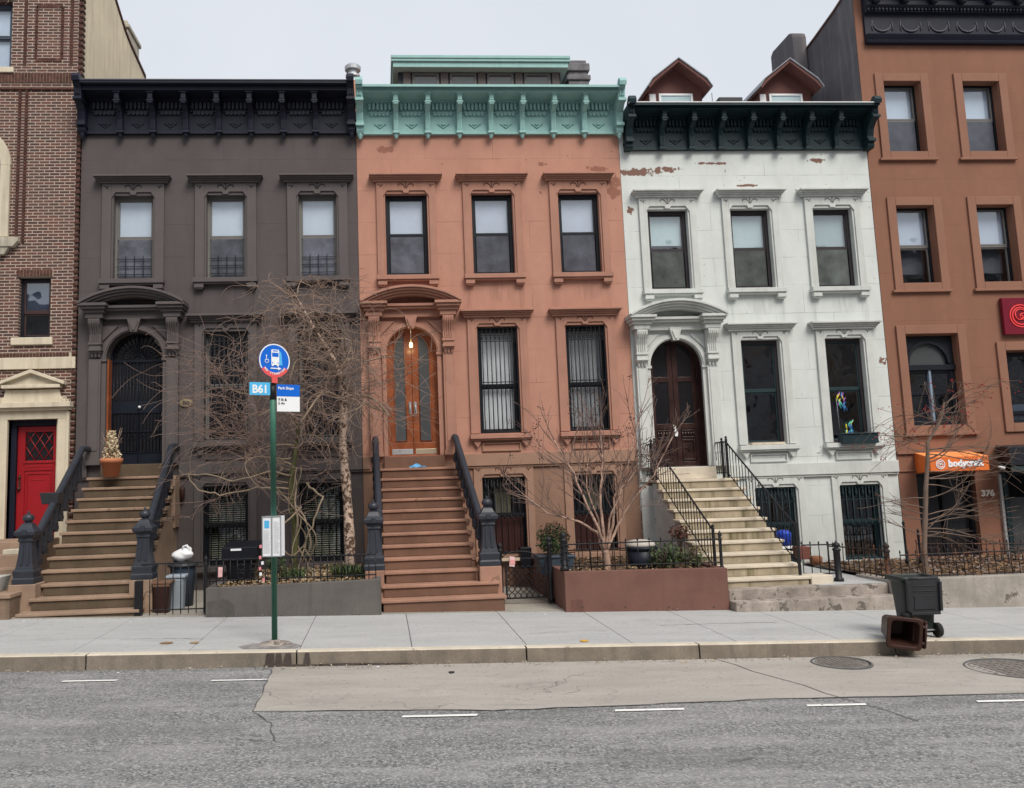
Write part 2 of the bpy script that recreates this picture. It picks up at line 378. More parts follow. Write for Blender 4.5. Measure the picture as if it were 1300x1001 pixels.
M['red_panel'] = mat('dark_red_sign_board', (.16,.010,.025), .35, .05)
M['red_neon'] = mat('bright_red_tube', (.85,.07,.07), .4, .03)
M['orange'] = mat('orange_awning_canvas', (.72,.165,.035), .7, .10, 3, 50, .2)
M['orange_top'] = mat('lit_orange_canvas', (.85,.30,.10), .7, .10, 3, 50, .2)  # awning top: light from above put into the canvas colour
M['black_canvas'] = mat('black_awning_canvas', (.016,.018,.024), .5, .2, 3, 40, .1)
M['bin_green'] = mat('green_black_plastic', (.028,.036,.034), .45, .15, 5, 60, .08)
M['bin_grey'] = mat('dark_grey_plastic', (.035,.037,.042), .4, .15, 5, 60, .08)
M['bin_brown'] = mat('brown_plastic', (.045,.020,.016), .4, .2, 5, 60, .08)
M['bin_blue'] = mat('slate_blue_plastic', (.050,.068,.095), .5, .12, 5, 60, .08)
M['bin_pale'] = mat('pale_grey_plastic', (.32,.37,.42), .5, .1, 5, 60, .08)
M['bin_black'] = mat('black_plastic', (.010,.011,.016), .35, .1, 5, 60, .05)
M['rubber'] = mat('tyre_rubber', (.02,.02,.02), .8, .1)
M['bag'] = mat('white_plastic_bag', (.75,.76,.78), .35, .06, 5, 20, .5)
M['terracotta'] = mat('terracotta', (.50,.19,.095), .8, .12, 5, 60, .2)
M['bark_flaky'] = mat('flaky_birch_bark', (.52,.39,.31), .95, .3, 6, 40, .9, spot=(.09,.055,.04), spots=(13, .50))
M['bark_moss'] = mat('mossy_bark', (.085,.085,.035), .95, .35, 6, 40, .8)
M['bark_vine'] = mat('vine_bark', (.245,.19,.135), .95, .25, 6, 40, .5)
M['twig'] = mat('tan_twig', (.29,.205,.165), .9, .3, 3, 30, 0)
M['twig_red'] = mat('reddish_twig', (.225,.155,.13), .9, .3, 3, 30, 0)
M['bark_crape'] = mat('smooth_pink_bark', (.42,.28,.22), .8, .35, 5, 30, .2, spot=(.22,.13,.10), spots=(9,.55))
M['twig_crape'] = mat('reddish_grey_twig', (.20,.135,.115), .9, .3)
M['bark_grey'] = mat('grey_brown_bark', (.17,.12,.095), .9, .25, 6, 40, .5)
M['berry'] = mat('red_berry', (.30,.015,.02), .5, .2)
M['seed'] = mat('dry_seed_head', (.07,.04,.035), .9, .2)
M['leaf'] = mat('dark_green_leaf', (.045,.075,.030), .6, .35, 9, 30, 0)
M['leaf_red'] = mat('reddish_leaf', (.13,.055,.04), .6, .35, 9, 30, 0)
M['leaf_light'] = mat('strap_leaf', (.11,.15,.06), .6, .35, 6, 30, 0)
M['leaf_dry'] = mat('dry_cream_leaf', (.68,.57,.38), .8, .15, 9, 30, 0)
M['litter'] = mat('fallen_leaves', (.36,.24,.12), .9, .55, 14, 60, 0)
M['litter_red'] = mat('red_brown_fallen_leaves', (.24,.15,.105), .9, .6, 14, 60, 0)
M['lamp'] = N('lamp_glow').m
_b = M['lamp'].node_tree.nodes['Principled BSDF']; _b.inputs['Emission Color'].default_value = (1,.72,.25,1); _b.inputs['Emission Strength'].default_value = 3
for i, (nm, c) in enumerate({'toy_yellow': (.75,.6,.05), 'toy_blue': (.05,.2,.5), 'toy_teal': (.1,.5,.4), 'toy_purple': (.3,.1,.4)}.items()): M[nm] = mat(nm, c, .5, .05)
M['blue_plastic'] = mat('blue_plastic', (.02,.06,.45), .4, .1)
# ------------------------------------------------------------------ ground, road, sidewalk
def slab_pts(x0, x1, y0, y1, dz=0): return [(x0, y0, g(x0)+dz), (x1, y0, g(x1)+dz), (x1, y1, g(x1)+dz), (x0, y1, g(x0)+dz)]
def slab(mb, x0, x1, y0, y1, dz, th, m=0):
    mb.hexa(slab_pts(x0, x1, y0, y1, dz-th), slab_pts(x0, x1, y0, y1, dz), m)
def road_mat():
    n = N('asphalt'); v = n.noise(95, 2, rough=.8); c = n.mix(n.ramp(v, .36, .62), (.115,.116,.12), (.25,.25,.25)); vv = n.n('ShaderNodeTexVoronoi', i_Vector=n.tc, i_Scale=60.0).outputs[1]; hs_ = n.n('ShaderNodeSeparateColor', i_0=vv).outputs[0]; c = n.mix(n.ramp(hs_, .72, .9, 0, .75), c, (.38,.375,.365)); c = n.mix(n.ramp(hs_, .25, .08, 0, .7), c, (.045,.045,.048))
    c = n.mix(n.ramp(n.noise(1.3, 6, stretch=(.6, 3, 1)), .46, .62, 0, .38), c, (.36,.355,.35))
    c = n.mix(n.ramp(n.noise(.9, 6, stretch=(.5, 2, 1)), .50, .72, 0, .5), c, (.12,.12,.12))
    ck = n.n('ShaderNodeTexVoronoi', feature='DISTANCE_TO_EDGE', i_Vector=n.n('ShaderNodeMapping', i_0=n.n('ShaderNodeVectorMath', operation='ADD', i_0=n.tc, i_1=n.n('ShaderNodeTexNoise', i_0=n.tc, i_Scale=3.0).outputs[1]).outputs[0], i_3=(.22,.6,1)).outputs[0], i_Scale=1.0); c = n.mix(n.math('MULTIPLY', n.ramp(ck.outputs[0], .008, .001), n.ramp(n.noise(.7, 3), .50, .62)), c, (.07,.07,.07))
    n.col(c); n.b.inputs['Roughness'].default_value = .85; n.bump(v, .5, .01); return n.m
def conc_mat(name, c, c2, sc_=1.0, crack=True, fine=60, joints=None):
    n = N(name); v = n.noise(fine, 3)
    cc = n.mix(n.ramp(n.noise(.8*sc_, 7, stretch=(.7, 2.5, 1)), .3, .7), c, c2)
    cc = n.mix(n.ramp(v, .35, .7, 0, .35), cc, scl(c, .6))
    cc = n.mix(n.ramp(n.noise(2.6*sc_, 6, stretch=(.5, 3, 1)), .58, .74, 0, .5), cc, scl(c, .62))
    cc = n.mix(n.ramp(n.noise(22, 2), .66, .69, 0, .6), cc, scl(c, .4)); cc = n.mix(n.ramp(n.noise(1.6, 7, rough=.75), .56, .70, 0, .55), cc, scl(c, .70)); cc = n.mix(n.ramp(n.noise(5, 6, stretch=(.3, 2, 1)), .60, .72, 0, .5), cc, scl(c, 1.25))
    if crack:
        vo = n.n('ShaderNodeTexVoronoi', feature='DISTANCE_TO_EDGE', i_Vector=n.n('ShaderNodeMapping', i_0=n.n('ShaderNodeVectorMath', operation='ADD', i_0=n.tc, i_1=n.n('ShaderNodeTexNoise', i_0=n.tc, i_Scale=2.0).outputs[1]).outputs[0], i_3=(.28,.35,1)).outputs[0], i_Scale=1.0)
        cc = n.mix(n.math('MULTIPLY', n.ramp(vo.outputs[0], .006, .001), n.ramp(n.noise(.6, 2), .45, .6)), cc, scl(c, .45))
    n.col(cc); n.b.inputs['Roughness'].default_value = .9; n.bump(v, .4, .008); return n.m
M['asphalt'] = road_mat()
M['pad'] = conc_mat('road_concrete', (.32,.295,.265), (.43,.40,.365))
M['sidewalk'] = conc_mat('sidewalk_concrete', (.375,.378,.378), (.455,.455,.45), crack=False)
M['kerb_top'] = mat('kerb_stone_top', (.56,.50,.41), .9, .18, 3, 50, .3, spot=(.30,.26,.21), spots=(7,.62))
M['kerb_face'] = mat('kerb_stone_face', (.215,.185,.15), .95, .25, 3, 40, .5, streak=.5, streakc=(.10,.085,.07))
M['joint'] = mat('joint_dirt', (.10,.10,.10), 1, .2)
M['paint'] = mat('worn_road_paint', (.78,.78,.76), .7, .08, 6, 60, .2, spot=(.25,.25,.25), spots=(16, .64))
M['yard'] = conc_mat('yard_concrete', (.31,.285,.25), (.38,.35,.30), crack=False)
RZ = -.165
ys = []
m = MB(); m.add(slab_pts(-300, 300, -250, 320, RZ), [(0,1,2,3)]); structure(m.build('road', M['asphalt']))
# concrete bus pad in the kerb lane
m = MB()
padp = [(-1.25, 9.86), (-1.20, 8.02), (1.1, 7.86), (3.6, 8.04), (14, 8.03), (14, 9.86)]
m.add([(x, y, g(x)+RZ+.004) for x, y in padp], [tuple(range(6))]); structure(m.build('bus_pad', M['pad']))
m = MB()
for a, b in (((3.77, 9.86), (4.52, 7.2)), ((-4.2, 9.3), (-3.3, 9.86))):
    pts = []
    for i in range(9):
        t = i/8; x = a[0]+(b[0]-a[0])*t + .03*math.sin(i*2.1); y = a[1]+(b[1]-a[1])*t
        pts.append((x, y))
    for i in range(8):
        (xa, ya), (xb, yb) = pts[i], pts[i+1]; wd = .006
        m.add([(xa-wd, ya, g(xa)+RZ+.008), (xa+wd, ya, g(xa)+RZ+.008), (xb+wd, yb, g(xb)+RZ+.008), (xb-wd, yb, g(xb)+RZ+.008)], [(0,1,2,3)])
structure(m.build('road_joint', M['joint']))
# painted lane dashes (kerb lane, then travel lane)
for i, (x0, x1, y, wd) in enumerate([(-3.36,-2.80,9.34,.024), (-1.82,-1.25,9.24,.020), (.12,.78,7.71,.028), (2.02,2.65,7.75,.028), (3.80,4.36,7.77,.028), (5.43,6.1,7.78,.028), (7.1,7.75,7.8,.028), (-4.95,-4.35,9.42,.022)]):
    m = MB(); m.add([(x0, y-wd, g(x0)+RZ+.009), (x1, y-wd, g(x1)+RZ+.009), (x1+.02, y+wd, g(x1)+RZ+.009), (x0+.02, y+wd, g(x0)+RZ+.009)], [(0,1,2,3)])
    structure(m.build('lane_marking', M['paint']))
# manhole covers
for (px, py, rx, lab) in ((1068, 843.5, .28, 'small round chequered manhole cover set in the pale concrete lane'), (1288, 850, .44, 'large dark round manhole cover at the right edge of the concrete lane')):
    z0 = g(5.2 if px < 1200 else 6.7) + RZ
    r = CAMR @ _cd(px, py); t = (z0-EYE)/r.z; cx, cy = r.x*t, r.y*t
    th = thing('manhole_cover', lab, 'manhole cover', (cx, cy, g(cx)+RZ))
    m = MB(); zt = g(cx)+RZ+.012
    m.lathe([(rx, zt-.004), (rx, zt+.002), (rx-.03, zt+.004), (rx-.03, zt)], cx, cy, 32, smooth=False)
    for a in range(-4, 5):
        for b in range(-4, 5):
            x, y = a*rx/5.2, b*rx/5.2
            if math.hypot(x, y) < rx-.05: m.box(cx+x-.018, cx+x+.018, cy+y-.018, cy+y+.018, zt, zt+.006)
    mm = m.build('lid', mat('manhole_iron_%d' % px, (.19,.17,.155), .8, .25, 8, 50, .3), th)
    m = MB(); m.arc(cx, 0, 0, 0, 0, 0, n=1) if False else None
    pts = [(cx+(rx+.03)*math.cos(2*math.pi*k/32), cy+(rx+.03)*math.sin(2*math.pi*k/32), zt-.004) for k in range(33)]
    m.tube(pts, .016, 5); m.build('ring', M['joint'], th)
# kerb: separate stones
ks = [-30, -14, -7.2, -3.30, -1.0, 1.60, 3.62, 5.98, 9.2, 16, 30]
for a, b in zip(ks[:-1], ks[1:]):
    m = MB(); g2 = .008
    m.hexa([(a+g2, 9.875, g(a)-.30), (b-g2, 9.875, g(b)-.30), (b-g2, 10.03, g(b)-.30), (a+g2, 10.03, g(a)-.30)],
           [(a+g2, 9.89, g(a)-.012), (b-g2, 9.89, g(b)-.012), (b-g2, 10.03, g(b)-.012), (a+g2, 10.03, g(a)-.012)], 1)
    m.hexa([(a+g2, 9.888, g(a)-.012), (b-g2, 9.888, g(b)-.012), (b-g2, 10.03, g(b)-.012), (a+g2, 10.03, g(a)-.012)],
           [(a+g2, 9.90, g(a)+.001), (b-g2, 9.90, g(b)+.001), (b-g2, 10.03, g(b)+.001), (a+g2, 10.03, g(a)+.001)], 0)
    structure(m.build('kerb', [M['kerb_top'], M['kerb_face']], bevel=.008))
# sidewalk flags between joints
m = MB()
jx = [-30, -22, -14, -9, -6.0, -4.75, -3.52, -2.22, -.98, .30, 1.63, 2.88, 4.13, 5.4, 6.70, 8.0, 9.3, 12, 20, 30]
for a, b in zip(jx[:-1], jx[1:]):
    slab(m, a+.0035, b-.0035, 10.036, 12.56, 0, .1)
structure(m.build('sidewalk', M['sidewalk'], bevel=.006))
m = MB(); m.add(slab_pts(-30, 30, 9.9, 16, -.02), [(0,1,2,3)]); structure(m.build('sidewalk_bed', M['joint']))
m = MB(); slab(m, -30, 7.6, 12.566, 15.6, .012, .1); slab(m, 7.6, 30, 12.566, 15.6, .012, .1); structure(m.build('front_yards', M['yard']))
# dark drips on the kerb face below the bus stop and a broken patch at the pole
m = MB()
for x0, x1, xb0, xb1 in ((-1.33, -1.25, -1.35, -1.24), (-1.22, -1.17, -1.24, -1.15), (-1.12, -1.06, -1.16, -1.05), (-.90, -.86, -.93, -.84)):
    zt, zb = g(x0)-.018, g(x0)+RZ+.002; m.prism([(xb0, zb), (xb1, zb), (x1, zt), (x0, zt)], 'y', 9.868, 9.90)
m.prism([(-1.36, g(-1.3)+RZ), (.3, g(.3)+RZ), (.3, g(.3)+RZ+.018), (-.5, g(-.5)+RZ+.03), (-.8, g(-.8)+RZ+.022), (-1.36, g(-1.3)+RZ+.03)], 'y', 9.867, 9.90)
structure(m.build('kerb_stain', mat('damp_kerb_stain', (.075,.06,.055), .6, .3, 20, 60, .2)))
m = MB(); pp = [(-1.62, 10.06), (-1.2, 10.045), (-1.02, 10.05), (-.97, 10.22), (-1.12, 10.42), (-1.3, 10.36), (-1.55, 10.40), (-1.7, 10.22)]
m.add([(x, y, g(x)+.003) for x, y in pp], [tuple(range(8))]); structure(m.build('sidewalk_patch', mat('broken_patch', (.27,.25,.245), .95, .45, 9, 40, .6)))
def crack(path, wd, Z, name='sidewalk_crack', seed=1):
    rr = random.Random(seed); m = MB(); P = []
    for (a, b) in zip(path[:-1], path[1:]):
        for k in range(6): t = k/6; P.append((a[0]+(b[0]-a[0])*t+rr.uniform(-.012, .012), a[1]+(b[1]-a[1])*t+rr.uniform(-.02, .02)))
    P.append(path[-1])
    for i in range(len(P)-1):
        (xa, ya), (xb, yb) = P[i], P[i+1]; w_ = wd*rr.uniform(.5, 1.2); dx, dy = xb-xa, yb-ya; L_ = math.hypot(dx, dy) or 1; nx, ny = -dy/L_*w_, dx/L_*w_
        m.add([(xa-nx, ya-ny, g(xa)+Z), (xb-nx, yb-ny, g(xb)+Z), (xb+nx, yb+ny, g(xb)+Z), (xa+nx, ya+ny, g(xa)+Z)], [(0,1,2,3)])
    structure(m.build(name, M['joint']))
crack([(3.6, 11.2), (4.1, 11.25), (4.7, 11.3), (5.2, 11.28)], .006, .0035, seed=3)
crack([(-3.2, 10.8), (-2.7, 10.85), (-2.2, 10.75)], .005, .0035, seed=5)
crack([(5.9, 10.35), (6.3, 10.15), (6.6, 10.1)], .006, .0035, seed=8)
crack([(1.7, 10.7), (2.2, 10.9), (2.8, 10.85)], .004, .0035, seed=9)
crack([(-1.25, 9.7), (-1.22, 8.9), (-1.20, 8.02), (-1.0, 7.6), (-.9, 7.1)], .006, RZ+.007, 'road_crack', 11)
crack([(-1.2, 8.0), (.2, 7.93), (1.1, 7.86), (2.4, 7.95), (3.6, 8.04), (6, 8.04), (9, 8.04)], .010, RZ+.007, 'road_crack', 12)
# ------------------------------------------------------------------ facade elements
def carving(mb, cx, z, Y, s=1.0, mat=0):
    for sg in (-1, 1):
        mb.tube([(cx+sg*.012*s, Y, z-.045*s), (cx+sg*.03*s, Y, z+.0*s), (cx+sg*.07*s, Y, z+.028*s), (cx+sg*.115*s, Y, z+.012*s), (cx+sg*.115*s, Y, z-.018*s)], [.005,.009,.012,.009,.005], 4, mat)
    mb.tube([(cx, Y, z-.05*s), (cx, Y, z+.045*s)], [.006, .010], 4, mat)
def corner_carving(mb, cx, z, Y, sg, s=.6, mat=0):
    mb.tube([(cx, Y, z-.05*s), (cx+sg*.02*s, Y, z), (cx+sg*.06*s, Y, z+.03*s), (cx+sg*.10*s, Y, z+.01*s)], .006, 4, mat)
    mb.tube([(cx, Y, z-.05*s), (cx-sg*.02*s, Y, z+.02*s), (cx-sg*.06*s, Y, z+.02*s)], .006, 4, mat)
def panel_frame(mb, x0, x1, z0, z1, t, y0, y1, mat=0):
    mb.box(x0, x0+t, y0, y1, z0, z1, mat); mb.box(x1-t, x1, y0, y1, z0, z1, mat)
    mb.box(x0+t, x1-t, y0, y1, z0, z0+t, mat); mb.box(x0+t, x1-t, y0, y1, z1-t, z1, mat)
def cap_profile(z, h, p):    # stepped cap: list of (p0, z0, z1)
    return [(p*.45, z-h, z-h*.72), (p*.62, z-h*.72, z-h*.5), (p*.80, z-h*.5, z-h*.28), (p, z-h*.28, z)]
def curtain(mb, x0, x1, z0, z1, Y, amp=.02, waves=9, seed=0):
    rr = random.Random(seed); n = waves*8; cols = []
    ph = rr.random()*6
    for i in range(n+1):
        t = i/n; x = x0+(x1-x0)*t
        cols.append((x, Y + amp*math.sin(t*waves*2*math.pi+ph)*(.6+.4*math.sin(t*5+ph))))
    vs = [(x, y, z) for (x, y) in cols for z in (z0, z1)]
    mb.add(vs, [(2*i, 2*i+2, 2*i+3, 2*i+1) for i in range(n)], 0, True)
def grille(parent, x0, x1, z0, z1, Y, n=7, top='plain', material=None, mid=None, second=None):
    m = MB(); r = .0095
    m.box(x0-.012, x0+.008, Y-.012, Y+.012, z0, z1); m.box(x1-.008, x1+.012, Y-.012, Y+.012, z0, z1)
    m.box(x0, x1, Y-.008, Y+.008, z0, z0+.02); m.box(x0, x1, Y-.008, Y+.008, z1-.02, z1)
    for i in range(1, n):
        x = x0+(x1-x0)*i/n; m.tube([(x, Y, z0), (x, Y, z1)], r, 5)
    bands = []
    if top == 'scroll':
        for k in range(n):
            x = x0+(x1-x0)*(k+.5)/n; rr_ = (x1-x0)/n*.36
            for zz in (z1-.09, z1-.20):
                m.tube([(x+rr_*math.cos(a*math.pi/4), Y, zz+rr_*math.sin(a*math.pi/4)) for a in range(9)], .005, 4)
        for zz in (z1-.145, z1-.26): m.box(x0, x1, Y-.007, Y+.007, zz-.006, zz+.006)
        bands = []
    if top == 'spear':
        for zz in ([z1-.25] + ([second] if second else [])):
            m.box(x0, x1, Y-.009, Y+.009, zz-.008, zz+.008)
            for k in range(n+1 if False else n):
                x = x0+(x1-x0)*(k+.5)/n
                m.lathe([(.004, zz-.10 if zz != z1-.25 else zz+.02), (.006, (zz-.09) if zz != z1-.25 else zz+.04), (.026, (zz-.06) if zz != z1-.25 else zz+.08), (.030, (zz-.045) if zz != z1-.25 else zz+.13), (.012, (zz-.02) if zz != z1-.25 else zz+.17), (.02, (zz-.01) if zz != z1-.25 else zz+.20), (.004, zz if zz != z1-.25 else zz+.23)], x, Y, 6)
    for zz in (mid or []): m.box(x0, x1, Y-.009, Y+.009, zz-.008, zz+.008)
    return m.build('grille', material or M['iron'], parent)
def sash_window(house, cx, z0, z1, w, st, kind='upper', seed=0, depth=.11, wallY=FY):
    """st: style dict with frame, trim, groove, shade, screen materials"""
    x0, x1 = cx-w/2, cx+w/2; Yf = wallY+depth; fw = st.get('fw', .06); zm = (z0+z1)/2 + st.get('rail', .0)
    win = MB(); win.box(x0-.02, x0+fw, Yf, Yf+.10, z0-.02, z1+.02); win.box(x1-fw, x1+.02, Yf, Yf+.10, z0-.02, z1+.02)
    win.box(x0+fw, x1-fw, Yf, Yf+.10, z1-fw*1.1, z1+.02); win.box(x0+fw, x1-fw, Yf, Yf+.10, z0-.02, z0+fw*.9)
    W = win.build('window', st['frame'], house, bevel=.004)
    a, b = x0+fw, x1-fw; c, d = z0+fw*.9, z1-fw*1.1; sf = .028
    m = MB(); m.box(a, b, Yf+.025, Yf+.06, zm-.018, zm+.018)
    panel_frame(m, a, b, zm+.018, d, sf, Yf+.022, Yf+.055); panel_frame(m, a, b, c, zm-.018, sf, Yf+.045, Yf+.078)
    m.build('sash', st.get('sash', st['frame']), W)
    m = MB(); m.box(a+sf, b-sf, Yf+.036, Yf+.040, zm+.018, d-sf); m.build('pane', st.get('glass', M['glass']), W)
    m = MB(); m.box(a+sf, b-sf, Yf+.060, Yf+.064, c+sf, zm-.018-sf+.02); m.build('pane', st.get('glass', M['glass']), W)
    m = MB(); m.box(x0-.1, x1+.1, Yf+.45, Yf+.46, z0-.1, z1+.1); m.box(x0-.1, x0-.09, Yf+.1, Yf+.45, z0-.1, z1+.1); m.box(x1+.09, x1+.1, Yf+.1, Yf+.45, z0-.1, z1+.1)
    m.box(x0-.09, x1+.09, Yf+.1, Yf+.45, z1+.09, z1+.1); m.box(x0-.09, x1+.09, Yf+.1, Yf+.45, z0-.1, z0-.09)
    m.build('interior', M['void'], W)
    rr = random.Random(seed)
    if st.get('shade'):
        m = MB(); zb = st.get('shade_to', zm); m.box(a+.01, b-.01, Yf+.085, Yf+.092, zb, d+.02); m.build('blind_reflection', st['shade'], W)  # in upper windows this pale sheet carries the sky reflection as colour
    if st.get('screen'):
        m = MB(); m.box(a+sf-.005, b-sf+.005, Yf+.018, Yf+.021, c+sf*.5, zm-.02); m.build('screen_reflection', st['screen'], W)  # dark lower sheet: mirrored rooftops put into its colour
    if st.get('curtain'):
        for (u0, u1, cm, wv) in st['curtain']:
            m = MB(); curtain(m, a+(b-a)*u0, a+(b-a)*u1, c-.02, d+.02, Yf+.14, .018, wv, seed); m.build('curtain', cm, W)
    return W, (a, b, c, d, zm, Yf)
def surround(W, cx, z0, z1, w, aw, st, wallY=FY, cap=True, sill=True, sill_br=True, capw=1.38, zcap=None, p=.05, drop=True):
    """architrave, cap and sill; aw = outer width"""
    t = st['trim']; gr = st['groove']; Y1 = wallY; Y0 = wallY-p
    ztop = zcap[1] if cap else z1+.20
    m = MB(); x0, x1 = cx-w/2, cx+w/2; a0, a1 = cx-aw/2, cx+aw/2
    m.box(a0, x0-.03, Y0, Y1-.002, z0, ztop); m.box(x1+.03, a1, Y0, Y1-.002, z0, ztop); m.box(x0-.03, x1+.03, Y0, Y1-.002, z1+.05, ztop)
    # inner stepped moulding with clipped corners
    m.box(x0-.031, x0+.005, Y0+.025, Y1+.105, z0, z1-.006); m.box(x1-.005, x1+.031, Y0+.025, Y1+.105, z0, z1-.006); m.box(x0-.029, x1+.029, Y0+.028, Y1+.103, z1-.006, z1+.051)
    if drop:
        m.prism([(cx-.07, z1+.06), (cx-.045, z1-.0), (cx+.045, z1-.0), (cx+.07, z1+.06)], 'y', Y0-.006, Y0+.05)
        m.prism([(x0-.032, z1+.055), (x0-.032, z1-.06), (x0+.01, z1+.0), (x0+.05, z1+.055)], 'y', Y0-.003, Y0+.05); m.prism([(x1+.032, z1+.055), (x1-.05, z1+.055), (x1-.01, z1+.0), (x1+.032, z1-.06)], 'y', Y0-.003, Y0+.05)
    m.build('architrave', t, W, bevel=.005)
    m = MB(); zz = (z1+.06+ztop)/2+.01
    carving(m, cx, zz, Y0-.004, 1.25); corner_carving(m, a0+.09, zz, Y0-.004, -1); corner_carving(m, a1-.09, zz, Y0-.004, 1)
    m.build('carving', gr, W)  # carved lines drawn darker: dirt and groove shade put into the colour
    if cap:
        m = MB()
        for k, (pp, za, zb) in enumerate(cap_profile(zcap[0], zcap[0]-zcap[1], .20)):
            ex = .20-pp; m.box(cx-capw/2+ex*.55, cx+capw/2-ex*.55, wallY-pp, wallY-.002, za, zb)
        m.build('lintel', t, W, bevel=.006)
    if sill:
        m = MB(); m.box(a0-.02, a1+.02, wallY-.13, wallY+.12, z0-.10, z0-.015); m.box(a0, a1, wallY-.10, wallY+.1, z0-.13, z0-.10)
        if sill_br == 'v':
            for sx in (a0+.02, a1-.20): m.prism([(sx, z0-.13), (sx+.09, z0-.26), (sx+.18, z0-.13)], 'y', wallY-.07, wallY-.001)
        elif sill_br:
            for sx in (a0+.0, a1-.17): m.box(sx, sx+.17, wallY-.11, wallY-.001, z0-.20, z0-.13); m.box(sx+.015, sx+.155, wallY-.09, wallY-.001, z0-.225, z0-.20)
        m.build('sill', t, W, bevel=.006)
def cornice(house, x0, x1, zt, zb, matc, groove, nb=7, pend=True, flash=None, paint=None, endw=.15, pan=None):
    """zt/zb: heights as seen projected on the facade plane"""
    pr = .52; top = zc(zt, FY-pr); bot = zb
    m = MB(); H = top-bot
    prof = [(0, bot), (.07, bot), (.07, bot+.045), (.045, bot+.05), (.045, bot+.60), (.12, bot+.62), (.12, bot+.66), (.42, bot+.69), (.42, bot+.80), (.45, bot+.82), (.45, bot+.87), (.49, bot+.90), (.52, top-.05), (.52, top), (0, top)]
    prof = [(p, min(z, top)) for p, z in prof]
    m.prism([(FY-p, z) for p, z in prof], 'x', x0+.02, x1-.02)
    C = m.build('cornice', matc, house, bevel=.004)
    fb = bot+.05
    # scalloped fringe, two rows, and a diamond in each bay
    bx = [x0+endw+(x1-x0-2*endw)*(i+1)/(nb+1) for i in range(nb)]
    edges = [x0+endw] + bx + [x1-endw]
    m = MB(); m2 = MB()
    for i in range(len(edges)-1):
        a, b = edges[i]+.075, edges[i+1]-.075; k = 6; s_ = (b-a)/k
        for j in range(k):
            c = a+(j+.5)*s_
            m.prism([(c-s_*.30, bot+.60), (c-s_*.30, bot+.50), (c-s_*.16, bot+.465), (c+s_*.16, bot+.465), (c+s_*.30, bot+.50), (c+s_*.30, bot+.60)], 'y', FY-.115, FY-.04)
        for j in range(k+1):
            c = a+j*s_; hw = s_*.46
            if j in (0, k): continue
            m.prism([(c+hw*math.cos(R(t)), bot+.40+hw*1.0*math.sin(R(t))) for t in range(180, 361, 30)] + [(c+hw, bot+.45), (c-hw, bot+.45)], 'y', FY-.080, FY-.042)
        m.box(a-.01, b+.01, FY-.07, FY-.04, bot+.425, bot+.45)
        c = (a+b)/2; m2.tube([(c-.11, FY-.05, bot+.205), (c, FY-.05, bot+.12), (c+.11, FY-.05, bot+.205)], .011, 4); m2.tube([(c-.04, FY-.05, bot+.205), (c, FY-.05, bot+.175), (c+.04, FY-.05, bot+.205)], .011, 4)
    m.build('scallop_trim', pan or matc, C); m2.build('diamond_ornament', groove, C)
    if flash:
        m = MB(); m.box(x0+.01, x1-.01, FY-pr-.012, FY+.3, top, top+.018); m.build('flashing', flash, C)
    def br(cx):
        q = MB(); w_ = .044
        q.prism([(FY-p, z) for p, z in [(.04, bot+.01), (.15, bot+.01), (.16, bot+.06), (.155, bot+.25), (.20, bot+.38), (.30, bot+.45), (.38, bot+.47), (.38, bot+.685), (.04, bot+.685)]], 'x', cx-w_, cx+w_)
        q.box(cx-.068, cx+.068, FY-.40, FY-.1, bot+.66, bot+.688); q.box(cx-.062, cx+.062, FY-.39, FY-.1, bot+.50, bot+.525); q.box(cx-.066, cx+.066, FY-.17, FY-.04, bot-.01, bot+.03)
        q.box(cx-.035, cx+.035, FY-.388, FY-.1, bot+.55, bot+.63)
        for dx in (-.026, 0, .026): q.tube([(cx+dx, FY-.16, bot+.06), (cx+dx, FY-.16, bot+.25), (cx+dx, FY-.205, bot+.38)], .008, 4)
        if pend: q.lathe([(.0, bot-.11), (.022, bot-.10), (.03, bot-.08), (.045, bot-.05), (.05, bot-.01)], cx, FY-.10, 8); 
        return q.build('bracket', matc, C, bevel=.003)
    for b in bx: br(b)
    for k, cx in enumerate((x0+.075, x1-.075)):
        q = MB(); w_ = .066
        q.prism([(FY-p, z) for p, z in [(.0, bot-.02), (.17, bot-.02), (.20, bot+.03), (.20, bot+.22), (.24, bot+.36), (.34, bot+.46), (.42, bot+.50), (.44, bot+.72), (.50, bot+.80), (.56, top-.02), (.58, top+.06), (.54, top+.13), (.46, top+.14), (.38, top+.06), (.34, top), (0, top)]], 'x', cx-w_, cx+w_)
        q.box(cx-.078, cx+.078, FY-.26, FY-.0, bot+.10, bot+.16); q.box(cx-.078, cx+.078, FY-.47, FY-.0, bot+.50, bot+.55)
        for dx in (-.033, 0, .033): q.box(cx+dx-.009, cx+dx+.009, FY-.46, FY-.1, bot+.60, bot+.72)
        if pend: q.lathe([(.0, bot-.13), (.025, bot-.12), (.035, bot-.09), (.05, bot-.06), (.055, bot-.02)], cx, FY-.12, 8)
        q.build('end_bracket', matc, C, bevel=.004)
    return C
